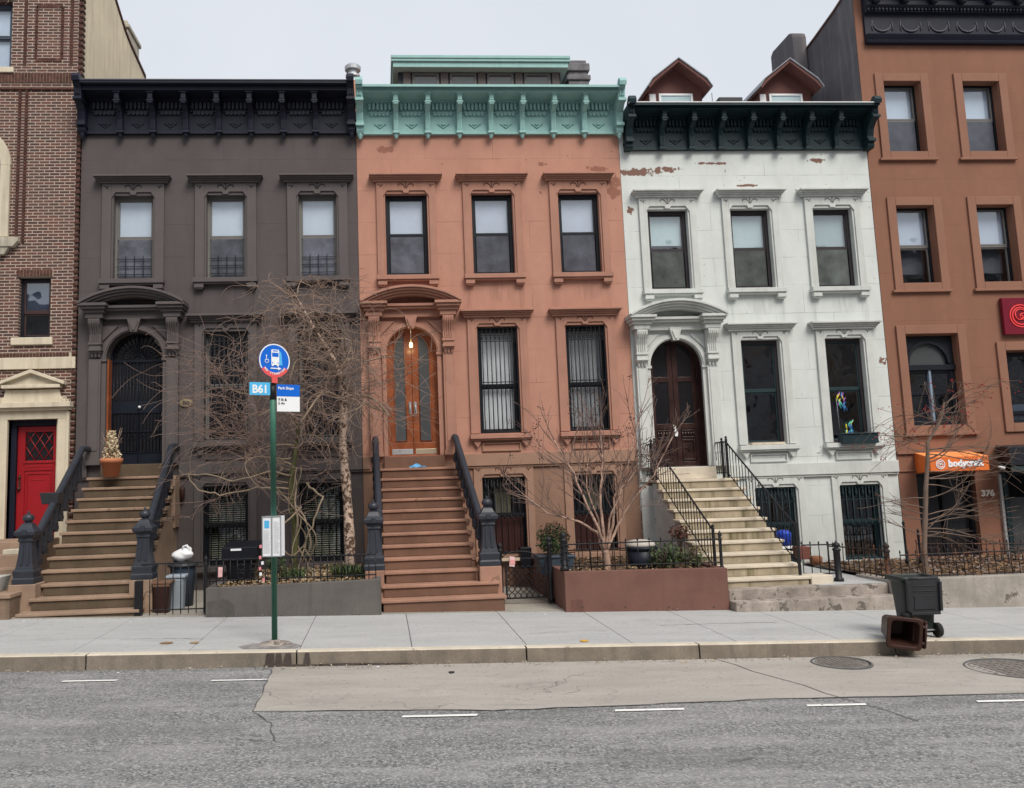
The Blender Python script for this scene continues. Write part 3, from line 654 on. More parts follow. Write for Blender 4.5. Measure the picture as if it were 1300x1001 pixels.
def door_hood(house, cx, dz, st, ztop=5.54):
    t = st['trim']; hw = .93; zt = ztop+dz; zs = 5.05+dz   # zs: underside of end blocks
    rise = .27; ch = hw; Ro = (ch*ch+rise*rise)/(2*rise); cz = zt-Ro; a = math.degrees(math.asin(ch/Ro))
    m = MB()
    for (r0, r1, pp) in ((Ro-.045, Ro, .42), (Ro-.085, Ro-.045, .38), (Ro-.13, Ro-.085, .33), (Ro-.17, Ro-.13, .28)):
        m.arc(cx, cz, r0, r1, FY-pp, FY-.001, 90-a, 90+a, 22)
    ze = cz + (Ro-.10)*math.cos(math.asin(ch/Ro)) 
    ze = zt-rise-.02
    for sg in (-1, 1):
        x = cx+sg*.68
        for k, (pp, za, zb, ww) in enumerate([(.40, ze-.05, ze-.0, .25), (.36, ze-.10, ze-.05, .22), (.30, ze-.16, ze-.10, .185), (.26, ze-.25, ze-.16, .15)]):
            m.box(x-ww if sg > 0 else x-ww, x+ww, FY-pp, FY-.001, za, zb)
    m.box(cx-.62, cx+.62, FY-.24, FY-.001, ze-.07, ze-.02); m.box(cx-.62, cx+.62, FY-.20, FY-.001, ze-.11, ze-.07); m.box(cx-.6, cx+.6, FY-.10, FY-.001, ze-.25, ze-.11)
    Hd = m.build('door_hood', t, house, bevel=.006)
    for sg in (-1, 1):
        q = MB(); x = cx+sg*.68; w_ = .10; zt_ = ze-.25
        q.prism([(FY-p, z) for p, z in [(.06, zt_-.62), (.15, zt_-.62), (.17, zt_-.56), (.16, zt_-.28), (.20, zt_-.18), (.26, zt_-.10), (.27, zt_-.03), (.24, zt_), (.06, zt_)]], 'x', x-w_, x+w_)
        q.box(x-.115, x+.115, FY-.19, FY-.06, zt_-.47, zt_-.43); q.box(x-.115, x+.115, FY-.20, FY-.06, zt_-.58, zt_-.545)
        for dx in (-.06, -.02, .02, .06):
            q.tube([(x+dx, FY-.165, zt_-.42), (x+dx, FY-.165, zt_-.28), (x+dx, FY-.21, zt_-.17), (x+dx, FY-.265, zt_-.09), (x+dx, FY-.265, zt_-.03)], .014, 5)
        for dx in (-.06, 0, .06): q.lathe([(0, zt_-.70), (.02, zt_-.69), (.032, zt_-.64), (.03, zt_-.60)], x+dx, FY-.11, 6)
        q.build('console', t, Hd, bevel=.003)
    return ze
def door_surround(house, cx, dz, st, hw, zsp, zb, ztop_, Yd):
    t = st['trim']; m = MB(); r = hw
    # spandrel plate with arch cut, filling the rectangular hole
    n = 24; za = zsp+dz; zt = ztop_
    m.arc(cx, za, r, r+.012, FY-.0, Yd, 0, 180, n)
    for i in range(n):
        t0, t1 = math.pi*i/n, math.pi*(i+1)/n
        p0 = (cx+r*math.cos(t0), za+r*math.sin(t0)); p1 = (cx+r*math.cos(t1), za+r*math.sin(t1))
        m.prism([p0, p1, (p1[0], zt), (p0[0], zt)], 'y', FY-.004, FY+.05)
    m.arc(cx, za, r, r+.10, FY-.055, FY-.001, 0, 180, n)
    m.arc(cx, za, r+.02, r+.055, FY-.075, FY-.05, 0, 180, n)
    # jamb strips, imposts
    for sg in (-1, 1):
        xa, xb = sorted((cx+sg*r, cx+sg*(r+.075)))
        m.box(xa, xb, FY-.045, FY+.0-.001, zb, za-.05); m.box(xa-.015, xb+.015, FY-.075, FY-.001, za-.05, za)
        xa, xb = sorted((cx+sg*.575, cx+sg*.785)); ztp = za-.02
        m.box(xa, xb, FY-.10, FY-.001, zb-.0, 4.32+dz); m.box(xa+.035, xb-.035, FY-.112, FY-.1, zb+.25, 4.25+dz)
        m.box(xa-.02, xb+.02, FY-.13, FY-.001, zb, zb+.09)
        # spandrel triangle panels
        q = [(cx+sg*.60, za+.60), (cx+sg*.60, za+.30), (cx+sg*.30, za+.60)]
        m.prism(q, 'y', FY-.03, FY-.003)
    # keystone
    m.prism([(cx-.055, za+r-.03), (cx+.055, za+r-.03), (cx+.12, za+r+.22), (cx-.12, za+r+.22)], 'y', FY-.13, FY-.001)
    m.prism([(cx-.02, za+r+.0), (cx+.02, za+r+.0), (cx+.075, za+r+.15), (cx-.075, za+r+.15)], 'y', FY-.15, FY-.13)
    return m.build('door_surround', t, house, bevel=.004)
def stoop(house, name_cx, xs, z0, rise, run, Y0, n, mt, mr, low=None, ztop=2.21, side=None, sidem=None, gap=.05):
    """xs(i)->(x0,x1) of step i; nosing heights z0+i*rise; front of first riser at Y0"""
    m = MB(); 
    S = None
    x0, x1 = xs(n-1)
    # core under the stairs
    core = [(Y0+.03, -.4), (FY-.01, -.4), (FY-.01, z0+(n-1)*rise-.06)]
    for i in range(n-1, -1, -1):
        zt = z0+i*rise-.05; y = Y0+run*i+.05
        core.append((y, zt)); core.append((y, zt-rise if i else -.4))
    m.prism(core, 'x', x0+gap, x1-gap)
    S = m.build('stoop', sidem or mr, house)
    for i in range(n):
        a, b = xs(i); zt = z0+i*rise; y = Y0+run*i; zb = zt-rise
        if i == 0: zb = min(g(a), g(b))-.05
        q = MB(); yb = y+run+.06 if i < n-1 else FY-.005
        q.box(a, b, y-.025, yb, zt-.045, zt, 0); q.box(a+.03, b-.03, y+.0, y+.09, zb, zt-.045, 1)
        q.build('step', [mt, mr], S, bevel=.010)
    return S
def cast_newel(parent, cx, cy, zb, hgt=1.05, m_=None, tip=True):
    q = MB(); k = hgt/1.05; f = lambda z: zb+z*k; r2 = math.sqrt(2)
    L = lambda pr: q.lathe([(r*r2, f(z)) for r, z in pr], cx, cy, 4, rot=math.pi/4, smooth=False)
    L([(.155, 0), (.155, .07), (.140, .09), (.145, .14), (.150, .16), (.150, .19), (.135, .205)])
    L([(.130, .2), (.115, .27), (.098, .40), (.088, .55), (.088, .60), (.105, .61), (.105, .63), (.10, .635), (.10, .66), (.145, .70), (.15, .75), (.10, .80), (.07, .86), (.045, .88)])
    q.box(cx-.035, cx+.035, cy-.168, cy-.14, f(.70), f(.78))
    for sx in (-1, 1): q.hexa([(cx+sx*.045-.018, cy-.128, f(.27)), (cx+sx*.045+.018, cy-.128, f(.27)), (cx+sx*.045+.018, cy-.09, f(.27)), (cx+sx*.045-.018, cy-.09, f(.27))], [(cx+sx*.035-.012, cy-.098, f(.58)), (cx+sx*.035+.012, cy-.098, f(.58)), (cx+sx*.035+.012, cy-.07, f(.58)), (cx+sx*.035-.012, cy-.07, f(.58))])
    q.lathe([(.04, f(.86)), (.045, f(.885)), (.06, f(.895)), (.08, f(.925)), (.082, f(.95)), (.065, f(.985)), (.03, f(1.0)), (.015, f(1.01)), (.02, f(1.03)), (.0, f(1.05))], cx, cy, 14)
    return q.build('newel', m_ or M['cast'], parent, bevel=.004)
def cast_rail(parent, p0, p1, step_i, m_=None, drop=.5):
    """heavy moulded handrail from p0 (low) to p1 (high) with a row of stepped cast ornament under it"""
    q = MB(); p0 = Vector(p0); p1 = Vector(p1); d = (p1-p0).normalized()
    prof = [(-.045, -.05), (.045, -.05), (.055, -.015), (.05, .02), (.025, .045), (-.025, .045), (-.05, .02), (-.055, -.015)]
    end = [p0 + Vector((0, -.06, .0)), p0, p1, p1 + Vector((0, .12, .02)), Vector((p1.x, FY-.02, p1.z+.02))]
    vs = []; up = Vector((0, -d.z, d.y)).normalized()
    ups = [up, up, (up+Vector((0,0,1))).normalized(), Vector((0,0,1)), Vector((0,0,1))]
    for P, u in zip(end, ups):
        for (a, b) in prof: vs.append(P + Vector((a, 0, 0)) + u*b)
    n = 8; fs = [(i*n+k, i*n+(k+1)%n, (i+1)*n+(k+1)%n, (i+1)*n+k) for i in range(len(end)-1) for k in range(n)]; fs += [tuple(range(n))[::-1], tuple(range((len(end)-1)*n, len(end)*n))]
    q.add(vs, fs)
    r = q.build('handrail', m_ or M['cast'], parent, bevel=.004)
    q = MB(); k = step_i
    for i in range(k):
        t = (i+.5)/k; P = p0+(p1-p0)*t; h = drop
        for (hw, za, zb) in ((.085, -.05, -.12), (.065, -.12, -.20), (.045, -.20, -h+.14), (.06, -h+.14, -h+.09), (.075, -h+.09, -h+.03), (.055, -h+.03, -h)):
            q.box(P.x-.035, P.x+.035, P.y-hw*1.2, P.y+hw*1.2, P.z+zb, P.z+za)
        q.lathe([(.03, P.z-h+.13), (.05, P.z-.32), (.03, P.z-.2)], P.x-.03, P.y, 8)
    q.build('balustrade', m_ or M['cast'], parent, bevel=.004)
# ------------------------------------------------------------------ row houses
M['door_glass'] = N('door_glass').m
_b = M['door_glass'].node_tree.nodes['Principled BSDF']; _b.inputs['Base Color'].default_value = (.07,.075,.08,1); _b.inputs['Roughness'].default_value = .06; _b.inputs['Specular IOR Level'].default_value = .9
M['door_glass_dark'] = M['door_glass'].copy(); M['door_glass_dark'].name = 'dark_door_glass'; M['door_glass_dark'].node_tree.nodes['Principled BSDF'].inputs['Base Color'].default_value = (.012,.012,.015,1)
DARK = dict(wall=M['dark_wall'], base=M['dark_wall'], trim=M['dark_trim'], groove=M['frame_black'], frame=M['frame_grey'], sash=M['frame_grey'], shade=M['shade'], screen=M['screen'], fw=.045)
PINK = dict(wall=M['pink_wall'], base=M['pink_base'], trim=M['pink_trim'], groove=mat('pink_groove', (.13,.06,.045)), frame=M['frame_black'], shade=M['shade_dim'], screen=M['screen'], fw=.065)
WHITE = dict(wall=M['white_wall'], base=M['white_wall'], trim=M['white_trim'], groove=mat('grey_groove', (.22,.22,.20)), frame=M['frame_plum'], shade=M['shade_teal'], screen=M['screen2'], fw=.065)
HOUSES = {}
def rowhouse(key, name_lab, xL, dz, bays, st, ow, par_w, base_bays, door_cx, door_hw, ck):
    xR = xL+(5.08 if dz == 0 else 5.005)
    h = thing('row_house', name_lab, 'house', (xL, FY, 0), 'row houses in the terrace'); HOUSES[key] = h
    holes = []
    up = [(b, 5.80+dz, 7.38+dz, ow) for b in bays]; par = [(b, 2.80+dz, 4.80+dz, par_w) for b in bays[1:]]
    bas = [(b, .60+dz, 2.0+dz, .80) for b in base_bays]
    for (c, a, b, w_) in up+par: holes.append((c-w_/2, c+w_/2, a, b))
    zsp = 4.33; dzb = 2.43+dz
    dh = (door_cx-door_hw, door_cx+door_hw, dzb, zsp+dz+door_hw+.012); holes.append(dh)
    top = 9.25+dz
    m = MB(); m.wall(xL+.003, xR-.003, 2.3+dz, top, FY, holes, .12)
    m.box(xL+.003, xR-.003, FY+11.9, FY+12, -.5, top); m.box(xL+.003, xR-.003, FY+.13, FY+12, top-.35, top-.3)
    m.box(xL+.003, xL+.05, FY+.5, FY+12, -.5, top); m.box(xR-.05, xR-.003, FY+.5, FY+12, -.5, top)
    m.build('wall', st['wall'], h)
    m = MB(); m.wall(xL+.003, xR-.003, -.5, 2.3+dz, FY-.002 if st['base'] != st['wall'] else FY, [(c-w_/2, c+w_/2, a, b) for (c, a, b, w_) in bas], .14)
    m.build('basement_wall', st['base'], h)
    m = MB(); bt = st.get('belt', st['trim'])
    m.box(xL+.005, door_cx-.80, FY-.07, FY-.001, 2.21+dz, 2.43+dz); m.box(door_cx+.80, xR-.005, FY-.07, FY-.001, 2.21+dz, 2.43+dz)
    m.box(xL+.005, xR-.005, FY-.045, FY-.001, 2.17+dz, 2.209+dz)
    m.build('belt_course', bt, h, bevel=.006)
    for i, (c, a, b, w_) in enumerate(up):
        s2 = dict(st); vr = random.Random(key+str(i)); s2['shade_to'] = (a+b)/2 - vr.choice([0, .0, .05, -.12, .02]); k_ = vr.uniform(.86, 1.18)
        s2['shade'] = mat('reflection_blind_'+key+'_%d' % i, scl({'dark': (.53,.60,.70), 'pink': (.47,.52,.63), 'white': (.43,.53,.56)}[key], k_), .9, .08, 1.2, 8, 0)  # pale blind tone stands in for sky reflected in the upper pane
        s2['screen'] = mat('reflection_screen_'+key+'_%d' % i, scl({'dark': (.10,.108,.135), 'pink': (.085,.09,.115), 'white': (.075,.085,.082)}[key], vr.uniform(.8, 1.25)), .7, .45, 3, 60, 0)  # dark screen tone stands in for rooftops reflected in the lower pane
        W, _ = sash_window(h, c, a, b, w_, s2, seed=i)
        surround(W, c, a, b, w_, 1.12, st, zcap=(zc(7.80+dz, FY-.2), 7.60+dz), capw=1.38)
        ck(h, W, _, i)
    return h, par, bas, top
def sidewalls(): pass
def frieze_gap(): pass
PINK['btrim'] = PINK['belt'] = M['pink_base_trim']; M['board_dark'] = mat('dark_red_boards', (.055,.020,.018), .6, .25); M['dim_curtain'] = mat('dim_curtain', (.20,.19,.13), .9)
# ---- dark house
def dk(h, W, gm, i):
    a, b, c, d, zm, Yf = gm; m = MB()     # low safety bars behind the lower sash
    for zz in (c+.07, c+.22, c+.36): m.box(a, b, Yf-.018, Yf-.008, zz-.006, zz+.006)
    for k in (1, 2, 3): x = a+(b-a)*k/4; m.box(x-.006, x+.006, Yf-.02, Yf-.01, c, c+.42)
    m.build('window_guard', M['frame_black'], W)
def nock(*a): pass
hD, parD, basD, topD = rowhouse('dark', 'dark charcoal brown brownstone row house with a black cornice, beside the brick building', -5.42, 0, [-4.46, -2.78, -1.09], DARK, .72, .80, [-2.79, -1.1], -4.40, .50, dk)
hP, parP, basP, topP = rowhouse('pink', 'salmon pink brownstone row house with a teal green cornice and orange wood doors', -.34, 0, [.575, 2.21, 3.88], PINK, .80, .77, [2.22, 3.89], .60, .47, nock)
hW, parW, basW, topW = rowhouse('white', 'white painted row house with peeling paint, dark cornice and two red dormers', 4.74, -.35, [5.61, 7.25, 8.91], WHITE, .80, .77, [7.33, 8.97], 5.59, .50, nock)
def par_win(h, st, lst, dz, style):
    for i, (c, a, b, w_) in enumerate(lst):
        s2 = dict(st); s2['shade'] = None; s2['screen'] = None
        if style == 'pink': s2['curtain'] = [(.0, 1, M['sheer'] if i == 0 else M['sheer2'], 8 if i == 0 else 10)]; s2['rail'] = -.12
        if style == 'dark': s2['shade'] = M['screen']; s2['shade_to'] = a+.1; s2['glass'] = M['glass_dark']
        if style == 'white': s2['glass'] = M['glass_dark']; s2['rail'] = .02; s2['sash'] = M['frame_green'];
        W, gm = sash_window(h, c, a, b, w_, s2, seed=i+5)
        surround(W, c, a, b, w_, 1.12, st, zcap=(zc(5.14+dz, FY-.2), 4.96+dz), capw=1.38, sill_br='v')
        m = MB(); panel_frame(m, c-.36, c+.36, 2.47+dz, 2.63+dz, .025, FY-.035, FY-.001); m.build('panel', st.get('btrim', st['trim']), W, bevel=.003)
        if style == 'pink': grille(W, c-w_/2+.02, c+w_/2-.02, a+.02, b-.02, FY+.03, 9, 'scroll', mid=[(a+b)/2-.05])
        if style == 'dark': grille(W, c-w_/2+.02, c+w_/2-.02, a+.02, b-.02, FY+.03, 9, 'scroll', mid=[(a+b)/2])
        if style == 'white' and i == 0:
            m = MB(); m.box(c-.34, c+.30, FY-.10, FY+.06, a-.01, a+.035); m.build('sill_board', M['lime'], W, bevel=.004)
par_win(hD, DARK, parD, 0, 'dark'); par_win(hP, PINK, parP, 0, 'pink'); par_win(hW, WHITE, parW, -.35, 'white')
def bas_win(h, st, lst, style):
    for i, (c, a, b, w_) in enumerate(lst):
        s2 = dict(st); s2['shade'] = None; s2['screen'] = None; s2['frame'] = M['frame_black']; s2['sash'] = M['frame_black']; s2['fw'] = .05
        if style == 'white': s2['frame'] = s2['sash'] = M['frame_green']; s2['glass'] = M['glass_dark']
        W, gm = sash_window(h, c, a, b, w_, s2, seed=i+9, depth=.13)
        aa, bb, cc_, dd, zm, Yf = gm
        if style == 'dark':
            m = MB(); n_ = 34
            for k in range(n_):
                z = cc_+(dd-cc_)*k/n_; m.hexa([(aa,Yf+.10,z),(bb,Yf+.10,z),(bb,Yf+.125,z+.012),(aa,Yf+.125,z+.012)], [(aa,Yf+.10,z+.003),(bb,Yf+.10,z+.003),(bb,Yf+.125,z+.015),(aa,Yf+.125,z+.015)])
            m.build('venetian_blind', M['venetian'], W)
            m = MB(); m.box(aa-.05, bb+.05, Yf-.045, Yf-.005, zm-.035, zm+.035); m.build('meeting_bar', M['iron'], W)
            grille(W, c-w_/2+.01, c+w_/2-.01, a+.02, b-.02, FY+.03, 6, 'spear', second=zm+.02)
        elif style == 'pink':
            m = MB(); m.box(aa, bb, Yf+.02, Yf+.022, cc_, zm-.03)
            for k in range(1, 7): x = aa+(bb-aa)*k/7; m.box(x-.004, x+.004, Yf+.012, Yf+.02, cc_, zm-.03)
            m.build('board_panel', M['board_dark'], W)
            m = MB(); curtain(m, aa+.22, bb-.2, zm, dd, Yf+.13, .015, 5, i); m.build('curtain', M['dim_curtain'], W)
            grille(W, c-w_/2+.01, c+w_/2-.01, a+.02, b-.02, FY+.03, 7, 'spear', second=zm+.02)
        else:
            m = MB()
            for u in (.12, .62): m.box(aa+(bb-aa)*u, aa+(bb-aa)*(u+.26), Yf+.10, Yf+.11, cc_, zm)
            m.build('board_panel', mat('weathered_board', (.16,.10,.07), .8, .3), W)
            grille(W, c-w_/2+.01, c+w_/2-.01, a+.02, b-.02, FY+.03, 6, 'spear', M['green_black'], second=zm+.02)
        surround(W, c, a, b, w_, 1.10, dict(trim=st.get('btrim', st['trim']), groove=st['groove']), cap=False, sill=True, sill_br=False, p=.035)
bas_win(hD, DARK, basD, 'dark'); bas_win(hP, PINK, basP, 'pink'); bas_win(hW, WHITE, basW, 'white')
# cornices
cornice(hD, -5.44, -.345, 9.64, 8.55, M['navy'], M['frame_black'], pan=M['charcoal'], flash=M['navy_grey'])
cornice(hP, -.335, 4.80, 9.57, 8.53, M['teal'], M['teal_dark'])
cornice(hW, 4.82, 9.80, 9.20, 8.20, M['green_black'], M['frame_black'], pend=False, flash=M['white_paint'])
# hoods
for h, cx, dz, st, hw, zt in ((hD, -4.38, 0, DARK, .50, 5.58), (hP, .60, 0, PINK, .47, 5.53), (hW, 5.58, -.35, WHITE, .50, 5.54)):
    door_hood(h, cx, dz, st, zt); door_surround(h, cx if h is not hD else -4.40, dz, st, hw, 4.33, 2.43+dz, 4.33+dz+hw+.012, FY+.22)
# ---- doors
def double_door(h, cx, hw, zb, zt, Yd, mw, kind, reveal=None):
    m = MB(); m.box(cx-hw-.03, cx-hw+.04, Yd-.03, Yd+.08, zb, zt); m.box(cx+hw-.04, cx+hw+.03, Yd-.03, Yd+.08, zb, zt); m.box(cx-hw+.04, cx+hw-.04, Yd-.02, Yd+.06, zb-.02, zb+.02)
    m.box(cx-hw-.05, cx+hw+.05, Yd+.10, Yd+.12, zb, zt+.05)
    if reveal:
        m.box(cx-hw-.012, cx-hw+.012, FY+.05, Yd, zb, zt-hw); m.box(cx+hw-.012, cx+hw+.012, FY+.05, Yd, zb, zt-hw); m.arc(cx, zt-hw-.01, hw-.02, hw+.005, FY+.055, Yd-.005, 0, 180, 20)
    D = m.build('door', mw, h, bevel=.004)
    for sg in (-1, 1):
        x0, x1 = sorted((cx+sg*.004, cx+sg*(hw-.04))); m = MB(); m.box(x0, x1, Yd+.02, Yd+.07, zb+.02, zt+.02)
        xi, xo = (x1, x0) if sg < 0 else (x0, x1)   # inner edge near centre
        if kind == 'pink':
            m.box(x0, x1, Yd+.002, Yd+.02, zb+.02, zb+.25)
            gx0, gx1 = sorted((cx+sg*.125, cx+sg*.335))
            m.box(x0, gx0, Yd+.002, Yd+.02, zb+.25, zt); m.box(gx1, x1, Yd+.002, Yd+.02, zb+.25, zt)
            L_ = m.build('door_leaf', mw, D, bevel=.003)
            zt_ = zt-hw-.02; n = 8
            if sg > 0: arc_ = [(gx1-(gx1-gx0)*(1-math.cos(R(90*k/n))), zt_+.36*math.sin(R(90*k/n))) for k in range(n+1)]
            else: arc_ = [(gx0+(gx1-gx0)*(1-math.cos(R(90*k/n))), zt_+.36*math.sin(R(90*k/n))) for k in range(n+1)]
            poly = ([(gx0, zb+.28)] + [(gx1, zb+.28)] + arc_) if sg > 0 else ([(gx1, zb+.28), (gx0, zb+.28)] + arc_)
            m = MB(); m.prism(poly, 'y', Yd+.008, Yd+.019); m.build('pane', M['door_glass'], D)
            m = MB(); pp = [(x, Yd+.006, z) for x, z in poly]; m.tube(pp+[pp[0]], .012, 5); m.build('moulding', mw, D)
            m = MB(); m.box(x0+.03, x1-.012, Yd-.004, Yd+.002, zb+.035, zb+.13); m.build('kick_plate', M['steel'] if sg < 0 else M['brass'], D, bevel=.002)
            m = MB(); x = cx+sg*.05; m.box(x-.022, x+.022, Yd-.008, Yd+.004, zb+.78, zb+1.0); m.tube([(x, Yd-.004, zb+.80), (x, Yd-.045, zb+.84), (x, Yd-.045, zb+.92), (x, Yd-.004, zb+.95)], .010, 6); m.build('handle', M['steel'], D)
        elif kind == 'white':
            zs = zt-hw-.28
            gx0, gx1 = sorted((cx+sg*.10, cx+sg*.37))
            m.box(gx0, gx1, Yd+.001, Yd+.02, zb+.02, zb+.10); m.box(gx0, gx1, Yd+.001, Yd+.02, zb+.72, zb+.82); m.box(gx0-.01, gx1+.01, Yd-.01, Yd+.02, zs, zs+.09)
            m.box(x0, gx0, Yd, Yd+.02, zb+.02, zt+.01); m.box(gx1, x1, Yd, Yd+.02, zb+.02, zt+.01)
            # carved lower panels
            panel_frame(m, gx0+.01, gx1-.01, zb+.12, zb+.52, .03, Yd-.005, Yd+.02); panel_frame(m, gx0+.01, gx1-.01, zb+.55, zb+.70, .02, Yd-.005, Yd+.02)
            for k in range(5): t = (k+.5)/5; m.lathe([(0, zb+.60), (.02, zb+.60), (.025, zb+.63), (.012, zb+.66), (0, zb+.67)], gx0+(gx1-gx0)*t, Yd+.0, 6)
            carving(m, (gx0+gx1)/2, zb+.34, Yd+.012, 1.1)
            L_ = m.build('door_leaf', mw, D, bevel=.003)
            m = MB(); m.box(gx0, gx1, Yd+.012, Yd+.018, zb+.83, zs-.0); m.box(gx0, gx1, Yd+.012, Yd+.018, zs+.09, zt+.0); m.build('pane', M['door_glass_dark'], D)
            if sg > 0:
                m = MB(); m.lathe([(0, 0), (.02, .0)], 0, 0, 4) if False else None
                m.tube([(cx-.035, Yd-.04, zb+.78), (cx-.035, Yd, zb+.78)], [.022, .012], 8); m.build('handle', M['brass'], D)
                m = MB(); m.prism([(cx-.06, zb+.80), (cx-.01, zb+.78), (cx+.0, zb+.69), (cx+.03, zb+.66), (cx+.02, zb+.58), (cx-.03, zb+.58), (cx-.035, zb+.68)], 'y', Yd-.03, Yd-.026); m.build('door_hanger', M['sign_white'], D)
        else:
            m.box(x0, x1, Yd+.0, Yd+.02, zb+.02, zb+.22); m.box(x0, x1, Yd-.012, Yd+.02, zb+.93, zb+1.15)
            L_ = m.build('door_leaf', mw, D, bevel=.003)
            m = MB()
            for k in range(8):
                x = x0+.02+(x1-x0-.04)*k/7; m.tube([(x, Yd-.01, zb+.22), (x, Yd-.01, zt-hw)], .006, 5)
            for zz in (zb+.22, zb+.60, zb+1.9): m.box(x0, x1, Yd-.018, Yd-.004, zz-.008, zz+.008)
            for k in range(4):
                x = x0+.08+(x1-x0-.16)*k/3
                for zz in (zb+.5, zb+1.45): m.tube([(x+.03*math.cos(a_*math.pi/4), Yd-.012, zz+.05*math.sin(a_*math.pi/4)) for a_ in range(9)], .005, 4)
            m.build('iron_grille', M['wood_black'], D)
            m = MB(); m.box(x0+.03, x1-.03, Yd+.012, Yd+.019, zb+.24, zb+.92); m.box(x0+.03, x1-.03, Yd+.012, Yd+.019, zb+1.16, zt); m.build('pane', M['door_glass_dark'], D)
    if kind == 'dark':
        m = MB()
        for k in range(1, 16):
            t = math.pi*k/16; m.tube([(cx+.10*math.cos(t), Yd-.012, zt-hw+.10*math.sin(t)), (cx+(hw-.02)*math.cos(t), Yd-.012, zt-hw+(hw-.02)*math.sin(t))], .006, 4)
        for r_ in (.10, .30): m.arc(cx, zt-hw, r_, r_+.015, Yd-.02, Yd-.008, 0, 180, 16)
        m.box(cx-hw, cx+hw, Yd-.02, Yd, zt-hw-.03, zt-hw+.0); m.build('fanlight_grille', M['wood_black'], D)
        m = MB(); m.lathe([(0, 0)], 0, 0) if False else None
        m.tube([(cx+.03, Yd-.05, zb+1.04), (cx+.03, Yd-.01, zb+1.04)], [.026, .02], 10); m.build('door_knob', M['sign_white'], D)
        m = MB(); m.box(cx-hw-.014, cx-hw+.03, FY+.03, Yd-.01, zb+.0, zt-hw); m.build('door_jamb', M['wood_orange'], D)
    return D
double_door(hP, .60, .47, 2.43, 4.80, FY+.12, M['wood_orange'], 'pink', True)
double_door(hW, 5.59, .50, 2.08, 4.48, FY+.24, M['wood_plum'], 'white', True)
double_door(hD, -4.40, .50, 2.43, 4.83, FY+.24, M['wood_black'], 'dark')
# entrance lamp in the pink doorway
m = MB(); m.tube([(.59, FY-.10, 4.80), (.59, FY-.10, 4.52)], .006, 5); L_ = m.build('hanging_lamp', M['brass'], hP)
m = MB(); m.lathe([(0, 4.41), (.025, 4.42), (.033, 4.45), (.025, 4.50), (0, 4.52)], .59, FY-.10, 10); m.build('bulb', M['lamp'], L_)
pl = bpy.data.lights.new('lamp_light', 'POINT'); plo = bpy.data.objects.new('lamp_light', pl); col.objects.link(plo); pl.energy = 1; pl.color = (1, .75, .4); pl.shadow_soft_size = .05; plo.parent = L_; plo.location = Vector((.59, FY-.16, 4.43)) - ORG[hP.name]
# ---- roof structures on the pink house: long clerestory with teal fascia
m = MB(); Yc = 17.5; m.box(.55, 4.13, Yc, Yc+4, 9.0, 10.93); C = m.build('clerestory', M['charcoal'], hP)
m = MB(); m.box(.40, 4.30, Yc-.28, Yc+4.3, 10.94, 11.0); m.box(.44, 4.26, Yc-.24, Yc+4.2, 10.82, 10.94); m.box(.40, 4.30, Yc-.30, Yc+4.3, 11.0, 11.07); m.build('fascia', M['teal'], C, bevel=.01)
m = MB(); m.box(.62, 4.06, Yc-.02, Yc, 10.84, 10.90)
for k in range(5): x = .66+.82*k; m.box(x, x+.16, Yc-.03, Yc, 9.2, 10.85)
m.build('mullion', mat('grey_mullion', (.14,.125,.12)), C)
for k in range(4):
    x = .86+.82*k; m = MB(); panel_frame(m, x, x+.58, 9.3, 10.80, .05, Yc-.025, Yc-.001); w_ = m.build('window', M['frame_grey'], C)
    m = MB(); m.box(x+.05, x+.53, Yc-.012, Yc-.006, 9.35, 10.75); m.build('pane', M['door_glass'], w_)
# grey flat stack with clay pot
m = MB(); x0, z0_ = at(722, 108, 18.0); x1, _z = at(748, 108, 18.0)
for k, (e, za, zb) in enumerate([(0, 9, 10.9), (-.04, 10.9, 11.02), (.02, 11.02, 11.12), (-.03, 11.12, 11.30), (.03, 11.30, 11.40)]): m.box(x0+e, x1-e, 18+e, 18.7-e, za, zb)
C = m.build('chimney', mat('grey_painted_brick', (.17,.165,.175), .9, .3, 6, 30, .5), hP, bevel=.02)
m = MB(); m.lathe([(.09, 11.3), (.085, 11.62), (.10, 11.64), (.10, 11.70)], x0+.02, 18.5, 10); m.build('chimney_pot', mat('rusty_pot', (.33,.17,.09), .9, .4, 5, 20, .3), C)
# dark house: brick flue with metal cowl at the party wall
m = MB(); cx, _z = at(448, 100, 16.5); m.box(cx-.13, cx+.13, 16.4, 16.66, 9.0, 9.98); m.box(cx-.1, cx+.1, 16.42, 16.62, 9.98, 10.12)
C = m.build('chimney', mat('orange_brick_flue', (.55,.28,.19), .9, .2, 8, 40, .4), hD, bevel=.015)
m = MB(); m.lathe([(.10, 10.1), (.10, 10.2), (.15, 10.205), (.15, 10.25), (.095, 10.255), (.095, 10.35), (.16, 10.355), (.165, 10.43), (.13, 10.465), (0, 10.48)], cx, 16.52, 18, smooth=False); m.build('cowl', M['steel'], C)
